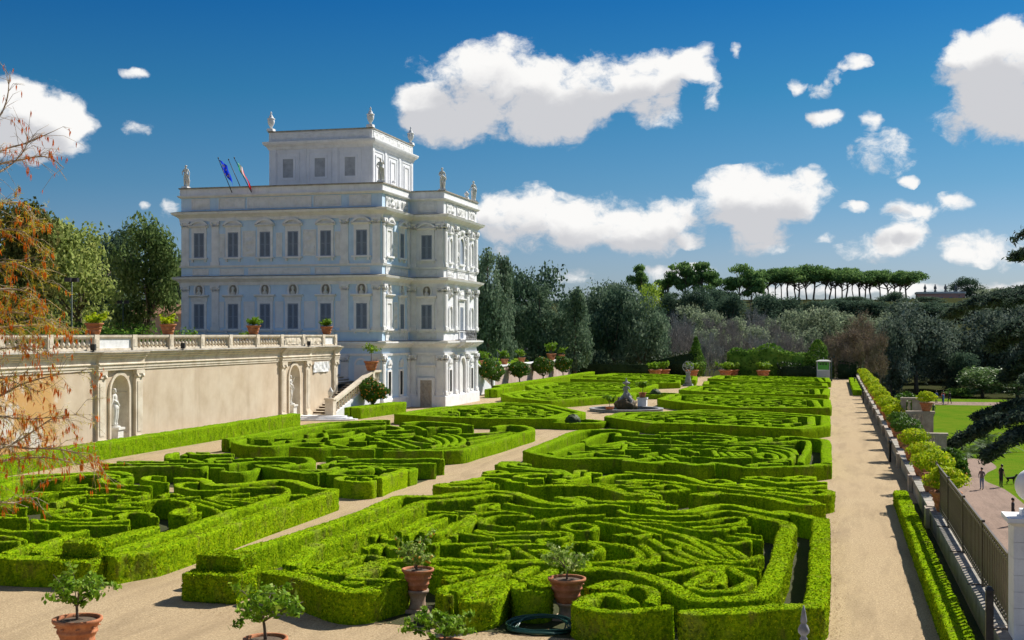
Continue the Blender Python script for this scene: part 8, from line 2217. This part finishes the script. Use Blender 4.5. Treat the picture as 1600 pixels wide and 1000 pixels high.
for gname, lst in TREES.items():
    if gname in ('understory', 'thicket'):
        od = sorted(range(len(lst)), key=lambda i: lst[i][0] / lst[i][1])
        SPEC[gname] = [''] * len(lst)
        for r_, i in enumerate(od): SPEC[gname][i] = ('rounded evergreen in the wood below the pines, ' if gname == 'understory' else 'grey leafless tree in the thicket behind the garden, ') + nth(r_) + ' from the left'
    for k, (x, y, z, h, w, kind) in enumerate(lst):
        idx += 1
        var = (kind, idx % 3)
        if var not in TCACHE: TCACHE[var] = tree_mesh(kind, 100 + len(TCACHE) * 7 + idx % 3)
        tr, cr = TCACHE[var]
        lb = SPEC.get(gname, [])
        t = empty(kind.split('_')[0].replace('column', 'cypress').replace('umbrella', 'umbrella_pine').replace('oak', 'evergreen').replace('pine', 'pine').replace('bare', 'bare_tree').replace('umbrella_umbrella', 'umbrella') + ('' if kind.startswith(('bare', 'pine', 'umbrella', 'magnolia', 'shrub')) else '_tree'), (x, y, z), idx * 1.7, lb[k] if k < len(lb) else TLAB[gname][0], 'tree', TLAB[gname][1])
        gw_ = w * 1.02
        for nm, me in (('trunk', tr), ('crown', cr)):
            h_ = h * (1 + .07 * math.sin(idx * 2.3)) if kind == 'umbrella' else h; wk = {'umbrella': 1.15 + .25 * math.sin(idx * 1.3), 'column': 1.5, 'pine_round': 1.3}.get(kind, 1.0) * gw_; link(nm, me, t, None, 0, (wk, wk, h_))
        if kind in ('umbrella', 'pine_round'): t.rotation_euler = (.07 * math.sin(idx * 1.9), .08 * math.cos(idx * 2.7), idx * 1.7)

# tall clipped hedges at the back and the ivy mound
def leafy_box(name, x0, x1, y0, y1, z0, zfun, mat, label, seed, dens=9, size=.16):
    rng = np.random.default_rng(seed)
    A = (x1 - x0) * (y1 - y0) + 2 * ((x1 - x0) + (y1 - y0)) * 2.5
    n = int(A * dens)
    P = rng.uniform(0, 1, (n, 3)) * np.array([x1 - x0, y1 - y0, 1]) + np.array([x0, y0, 0])
    f = rng.integers(0, 4, n); N = np.zeros((n, 3))
    P[f == 0, 1] = y0; N[f == 0, 1] = -1
    P[f == 1, 2] = 1; N[f == 1, 2] = 1
    P[f == 2, 1] = y1; N[f == 2, 1] = 1
    s = f == 3; P[s, 0] = np.where(rng.random(s.sum()) < .5, x0, x1); N[s, 0] = np.sign(P[s, 0] - (x0 + x1) / 2)
    zt = zfun(P[:, 0]) + (vnoise(np.stack([P[:, 0] * .9, P[:, 1] * .9, 0 * P[:, 0]], 1), seed) - .5) * .7
    P[:, 2] = z0 + P[:, 2] * (zt - z0)
    P += rng.normal(size=(n, 3)) * .07
    V, F = leaf_cards(P.astype(np.float32), N.astype(np.float32), size, rng, .5, .6)
    core = MB(); core.box(x0 + .2, x1 - .2, y0 + .2, y1 - .2, z0, z0 + .1)
    nx = max(2, int((x1 - x0) / .8)); xs = np.linspace(x0 + .12, x1 - .12, nx); zs = zfun(xs) - .25
    vs = []
    for x_, zz in zip(xs, zs): vs += [(x_, y0 + .12, z0), (x_, y0 + .12, zz), (x_, y1 - .12, zz), (x_, y1 - .12, z0)]
    fs = [(4 * i + j, 4 * i + 4 + j, 4 * i + 4 + (j + 1) % 4, 4 * i + (j + 1) % 4) for i in range(nx - 1) for j in range(4)] + [(0, 1, 2, 3), tuple(4 * (nx - 1) + j for j in (3, 2, 1, 0))]
    V, F = join_np((V, F), (np.array(vs, np.float32), np.array(fs, np.int32)))
    return tag(link(name, np_mesh(name, V, F, mat), None), label, 'hedge', 'tall hedges at the back of the garden')
leafy_box('tall_hedge', -36, -22.2, 176, 178.5, 0, lambda x: np.full_like(x, 2.0), TM['dark_hedge'], 'tall dark clipped hedge at the back left of the garden', 1)
leafy_box('tall_hedge', -25, -18.4, 177, 180, 0, lambda x: 2.6 + .9 * np.clip((x + 24) / 4, 0, 1), TM['dark_hedge'], 'higher dark hedge left of the pointed conifer', 2)
leafy_box('ivy_mound', -14.2, -.2, 177, 179.5, 0, lambda x: 2.6 + 1.5 * np.clip(1 - ((x + 9.5) / 6.5) ** 2, -.45, 1) + .3 * np.sin(x * 1.3), TM['bush'], 'billowing bright topped ivy hedge at the back of the garden', 3, 26, .2)
leafy_box('tall_hedge', -7.3, -2.2, 174.4, 175.6, 0, lambda x: np.full_like(x, 1.85), TM['dark_hedge'], 'low dark clipped hedge left of the kiosk', 4)
leafy_box('tall_hedge', .4, 3.0, 175, 176.5, 0, lambda x: np.full_like(x, 2.2), TM['dark_hedge'], 'small dark hedge closing the end of the gravel walk', 5)
leafy_box('terrace_hedge', -62, -40.5, 74.0, 75.4, 5.1, lambda x: np.full_like(x, 6.15), TM['bush'], 'trimmed green hedge behind the balustrade on the terrace', 6, 16, .1)
leafy_box('terrace_hedge', -72, -52.5, 88.0, 89.4, 5.1, lambda x: np.full_like(x, 6.6), TM['bush'], 'trimmed green hedge farther back on the terrace by the trees', 7, 14, .1)
# pointed conifer and the bright round tree by the kiosk
def quick_tree(name, x, y, z, h, w, prof, mat, label, seed, n=2600, size=.2, bark='bark'):
    rng = np.random.default_rng(seed); t = empty(name, (x, y, z), 0, label, 'tree')
    mb = MB(); mb.tube([(0, 0, -.1), (0, 0, h * .6)], [.12, .05], 7); mb.build('trunk', M[bark], t)
    zz = rng.uniform(.02, 1, n); r = np.interp(zz, [p[0] for p in prof], [p[1] for p in prof]) * w / 2; a = rng.uniform(0, 6.28, n)
    lump = 1 + .6 * (vnoise(np.stack([np.cos(a) * 1.6, np.sin(a) * 1.6, zz * 7], 1), seed) - .5)
    rr = r * rng.uniform(.3, 1, n) ** .4 * lump
    P = np.stack([rr * np.cos(a), rr * np.sin(a), zz * h], 1); D = np.stack([np.cos(a), np.sin(a), np.full(n, .4)], 1)
    V, F = leaf_cards(P.astype(np.float32), D.astype(np.float32), size, rng, .5, .5); link('crown', np_mesh('crown', V, F, mat), t)
    return t
quick_tree('conifer', -18.7, 178, 0, 5.6, 3.0, [(0, .7), (.3, 1), (.6, .6), (1, .08)], TM['bush'], 'pointed green conifer above the armillary sphere', 1, 2200, .17)
quick_tree('bright_tree', -2.1, 177, 0, 5.2, 2.9, [(0, .5), (.25, .9), (.6, 1), (.85, .7), (1, .2)], TM['bush'], 'bright leafy round tree just left of the kiosk', 2, 2200, .17)
# round topiary and palms on the lawn slope
V, F = ball_mesh(1.25, .13, 9); V[:, 2] += 1.3
tag(link('clipped_dome', np_mesh('clipped_dome', V, F, TM['dark_hedge']), None, (-39.6, 133.0, 3.0)), 'dark clipped dome shrub on the lawn slope right of the villa', 'shrub')

# palm
def palm(x, y, z, h, label, seed, nf=26, L=2.4, trunk=True):
    rng = np.random.default_rng(seed); t = empty('palm_tree', (x, y, z), 0, label, 'palm', 'palms in the park')
    if trunk:
        mb = MB(); mb.tube([(0, 0, -.2), (.05, 0, h * .5), (0, .05, h * .82), (0, 0, h)], [.28, .24, .3, .42], 10)
        mb.build('trunk', M['pale_bark'], t)
    allV, allF, o = [], [], 0
    for k in range(nf):
        a = k * 2.4 + rng.uniform(-.2, .2); el = rng.uniform(-.25, 1.2); Lk = L * rng.uniform(.75, 1.1)
        pts = []
        for s in np.linspace(0, 1, 9):
            r = Lk * s * math.cos(el); zz = h + Lk * (s * math.sin(el) - .55 * s * s)
            pts.append(np.array([r * math.cos(a), r * math.sin(a), zz]))
        pts = np.array(pts); side = np.array([-math.sin(a), math.cos(a), 0])
        for s in range(1, 9):
            for q in (-1, 1):
                for d_ in (0, .5):
                    b = pts[s] * (1 - d_) + pts[s - 1] * d_; ln = .55 * L / 2.4 * math.sin(math.pi * (.15 + .8 * s / 9)) 
                    tip = b + side * q * ln + (pts[s] - pts[s - 1]) * .9 + np.array([0, 0, -.12])
                    wv = (pts[s] - pts[s - 1]) * .16
                    allV.append(np.array([b - wv, b + wv, tip])); allF.append([o, o + 1, o + 2]); o += 3
    me = np_mesh('fronds', np.concatenate(allV).astype(np.float32), np.array(allF, np.int32), TM['palm']); link('fronds', me, t)
    return t
palm(24.6, 178, -4.6, 6.2, 'palm with a thick pale trunk on the park lawn', 3, 34, 1.9)
palm(15.2, 139, -6.2, .4, 'low sprawling palm beside the cedar bough', 4, 26, 4.2, False)
palm(12.9, 133, -6.2, .3, 'low feathery palm at the left of the cedar bough', 5, 18, 3.2, False)

# pink building on the skyline
pk_ = empty('pink_building', (34.3, 441, 14), 0, 'far pink building with statues along its flat roof on the skyline', 'building')
PINK = plain('pink plaster', (.72, .36, .30), (.8, .42, .35), .5, .9)
mb = MB(); mb.box(-7.5, 7.5, 0, 9, 0, 5.4); mb.build('wall', PINK, pk_)
mb = MB(); mb.box(-7.8, 7.8, -.3, 9.3, 5.403, 6.0); mb.build('cornice', M['trim'], pk_)
for k in range(5):
    mb = MB(); mb.box(-6 + 3 * k - .55, -6 + 3 * k + .55, -.06, .0, 2.3, 4.2); mb.build('window', M['shutter'], pk_)
for k in range(4):
    mb = MB(); mb.frustum(-5 + 3.2 * k, .3, 6.0, 6.5, .4, .4, .35, .35); mb.lathe([(.2, 6.5), (.5, 7.1), (.45, 7.6), (.2, 8.0), (.22, 8.3), (.02, 8.6)], 8, (-5 + 3.2 * k, .3, 0)); mb.build('roof_statue', M['grey_stone'], pk_)
# building wall glimpsed on the terrace
tbd = empty('terrace_outbuilding', (-62, 118, 5.1), 0, 'brown plastered low building behind the terrace trees left of the villa', 'building')
mb = MB(); mb.box(-9, 9, 0, 4, 0, 3.0); mb.build('wall', M['pink_stucco'], tbd)
mb = MB(); mb.add([(x, y, z) for x in (-9.4, 9.4) for y, z in ((-.4, 3.0), (4.4, 3.0), (2, 4.0))], [(0, 1, 2), (5, 4, 3), (0, 2, 5, 3), (1, 4, 5, 2), (0, 3, 4, 1)]); mb.build('roof', M['roof'], tbd)

# ================================================================== cedar on the right
ce = empty('cedar', (16.5, 66, -6.2), 0, 'great dark cedar with layered drooping boughs at the right edge', 'tree')
mb = MB(); mb.tube([(0, 0, 0), (.1, 0, 6), (0, .2, 12), (.1, 0, 19)], [.75, .6, .4, .15], 10); mb.build('trunk', M['bark'], ce)
cr_ = np.random.default_rng(12)
def bough(pts, width, n, drop, name='bough', size=.17, thick=.35):
    """a flat spray of needles hung on a limb"""
    C = catmull(pts, .4); N_ = len(C)
    mb = MB(); mb.tube([tuple(p) for p in C[::2]], list(np.linspace(.16, .03, len(C[::2]))), 6)
    T = np.gradient(C, axis=0); T /= np.linalg.norm(T, axis=1, keepdims=True)
    S = np.stack([T[:, 1], -T[:, 0], 0 * T[:, 0]], 1); S /= np.linalg.norm(S, axis=1, keepdims=True)
    twigs = []
    for k in range(int(N_ * 3.2)):
        i = cr_.integers(int(N_ * .12), N_); q = cr_.choice((-1, 1)); w = width * (1.15 - i / N_) * cr_.uniform(.4, 1.0)
        d = S[i] * q * .8 + T[i] * cr_.uniform(.2, .9); d /= np.linalg.norm(d)
        a = C[i]; b = a + d * w * .5 + np.array([0, 0, .05]); c = a + d * w + np.array([0, 0, -drop * w * cr_.uniform(.2, .6)])
        mb.tube([tuple(a), tuple(b), tuple(c)], [.03, .018, .006], 4); twigs.append((a, b, c))
    o = mb.build(name, M['bark'], ce)
    Tw = np.array(twigs); k = cr_.integers(0, len(Tw), int(n * 1.6)); n = len(k); s = cr_.uniform(.1, 1.1, (n, 1))
    P = np.where(s < .5, Tw[k, 0] * (1 - 2 * s) + Tw[k, 1] * 2 * s, Tw[k, 1] * (2 - 2 * s) + Tw[k, 2] * (2 * s - 1)) + cr_.normal(size=(n, 3)) * np.array([.16, .16, thick * .3]) + np.array([0, 0, -.03])
    D = np.tile(np.array([0, 0, 1.0]), (n, 1)) + cr_.normal(size=(n, 3)) * .35
    V, F = leaf_cards(P.astype(np.float32), D.astype(np.float32), size, cr_, .5, .28)
    link('needles', np_mesh('needles', V, F, TM['cedar']), o)
for spec in CEDAR: bough(*spec)

# ================================================================== cypress with orange catkins at the left edge
cy = empty('catkin_tree', (-9.4, 11.2, 0), 0, 'bare winter branches with hanging orange catkins at the left edge', 'tree')
M['catkin'] = leafmat('orange brown catkins', [(0.70, 0.22, 0.02), (0.9, 0.36, 0.04), (0.95, 0.5, 0.12)], .5, 3.0, .7, .2)
M['winter_twig'] = plain('pale winter twigs', (.34, .25, .16), (.52, .42, .29), 12, .85)
M['needle'] = leafmat('yellow green needles', [(0.36, 0.36, 0.02), (0.58, 0.50, 0.03), (0.80, 0.56, 0.08)], .5, 3.0)
mb = MB(); mb.tube([(0, 0, 0), (.1, 0, 4), (0, .1, 8), (.1, 0, 11)], [.28, .24, .18, .08], 10); mb.build('trunk', M['bark'], cy)
cg = np.random.default_rng(77)
off = np.array([-9.4, 11.2, 0.])
for bi, br in enumerate(CYPRESS_BRANCHES):
    C = catmull([tuple(np.array(p) - off) for p in br], .06)
    st0 = C[0]
    root = np.array([.05, .0, max(1.0, st0[2] - .5)])
    lead = catmull([tuple(root), tuple((root + st0) / 2 + np.array([0, 0, .15])), tuple(st0)], .25)
    wood = MB(); full = np.concatenate([lead[:-1], C])
    wood.tube([tuple(p) for p in full], list(np.linspace(.022, .004, len(full))), 5)
    tw = []
    upper = bi < 4
    for k in range(int(len(C) * (1.6 if upper else 2.3))):
        i = cg.integers(0, len(C)); t = C[min(i + 1, len(C) - 1)] - C[max(i - 1, 0)]; t /= np.linalg.norm(t) + 1e-9
        d = t * .8 + cg.normal(size=3) * .6 + np.array([0, 0, .15 if upper else -.1]); d /= np.linalg.norm(d)
        L = cg.uniform(.12, .42); a = C[i]; b = a + d * L * .5 + np.array([0, 0, .02]); c = a + d * L + np.array([0, 0, -.06])
        wood.tube([tuple(a), tuple(b), tuple(c)], [.0032, .0025, .0015], 3); tw.append((a, b, c))
        if cg.random() < .5:
            e = c - a; d2 = e / np.linalg.norm(e) + cg.normal(size=3) * .5; c2 = b + d2 * L * .45
            wood.tube([tuple(b), tuple(c2)], [.003, .0015], 3); tw.append((b, (b + c2) / 2, c2))
    bo_ = wood.build('branch', M['winter_twig'], cy)
    Tw = np.array(tw)
    # catkins: little hanging tassels
    n = int(len(Tw) * (.9 if upper else 1.5)); k = cg.integers(0, len(Tw), n); s = cg.uniform(.3, 1, (n, 1)); P = Tw[k, 1] * (1 - s) + Tw[k, 2] * s
    cat = MB()
    for p in P:
        L = cg.uniform(.05, .10); w = cg.uniform(.005, .008); dx, dy = cg.normal(size=2) * .01
        for q in range(1 if L < .07 else 2):
            o_ = np.array([cg.normal() * .008, cg.normal() * .008, 0])
            a = p + o_; cat.add([tuple(a), tuple(a + (w, 0, -L * .35)), tuple(a + (0, w, -L * .35)), tuple(a + (-w, 0, -L * .35)), tuple(a + (0, -w, -L * .35)), tuple(a + (dx, dy, -L))], [(0, 1, 2), (0, 2, 3), (0, 3, 4), (0, 4, 1), (5, 2, 1), (5, 3, 2), (5, 4, 3), (5, 1, 4)])
    tag(cat.build('catkin', M['catkin'], bo_), kind='stuff')
    if bi >= 4:
        n = int(len(Tw) * (22 if bi < 10 else 9)); k = cg.integers(0, len(Tw), n); s = cg.uniform(0, 1, (n, 1)); P = Tw[k, 0] * (1 - s) + Tw[k, 2] * s
        d = cg.normal(size=(n, 3)); d[:, 2] -= .3; d /= np.linalg.norm(d, axis=1, keepdims=True); L = cg.uniform(.025, .07, (n, 1))
        sd_ = np.cross(d, cg.normal(size=(n, 3))); sd_ /= np.linalg.norm(sd_, axis=1, keepdims=True)
        V = np.stack([P - sd_ * .0026, P + sd_ * .0026, P + d * L], 1).reshape(-1, 3)
        tag(link('needles', np_mesh('needles', V.astype(np.float32), np.arange(3 * n).reshape(n, 3), M['needle']), bo_), kind='stuff')
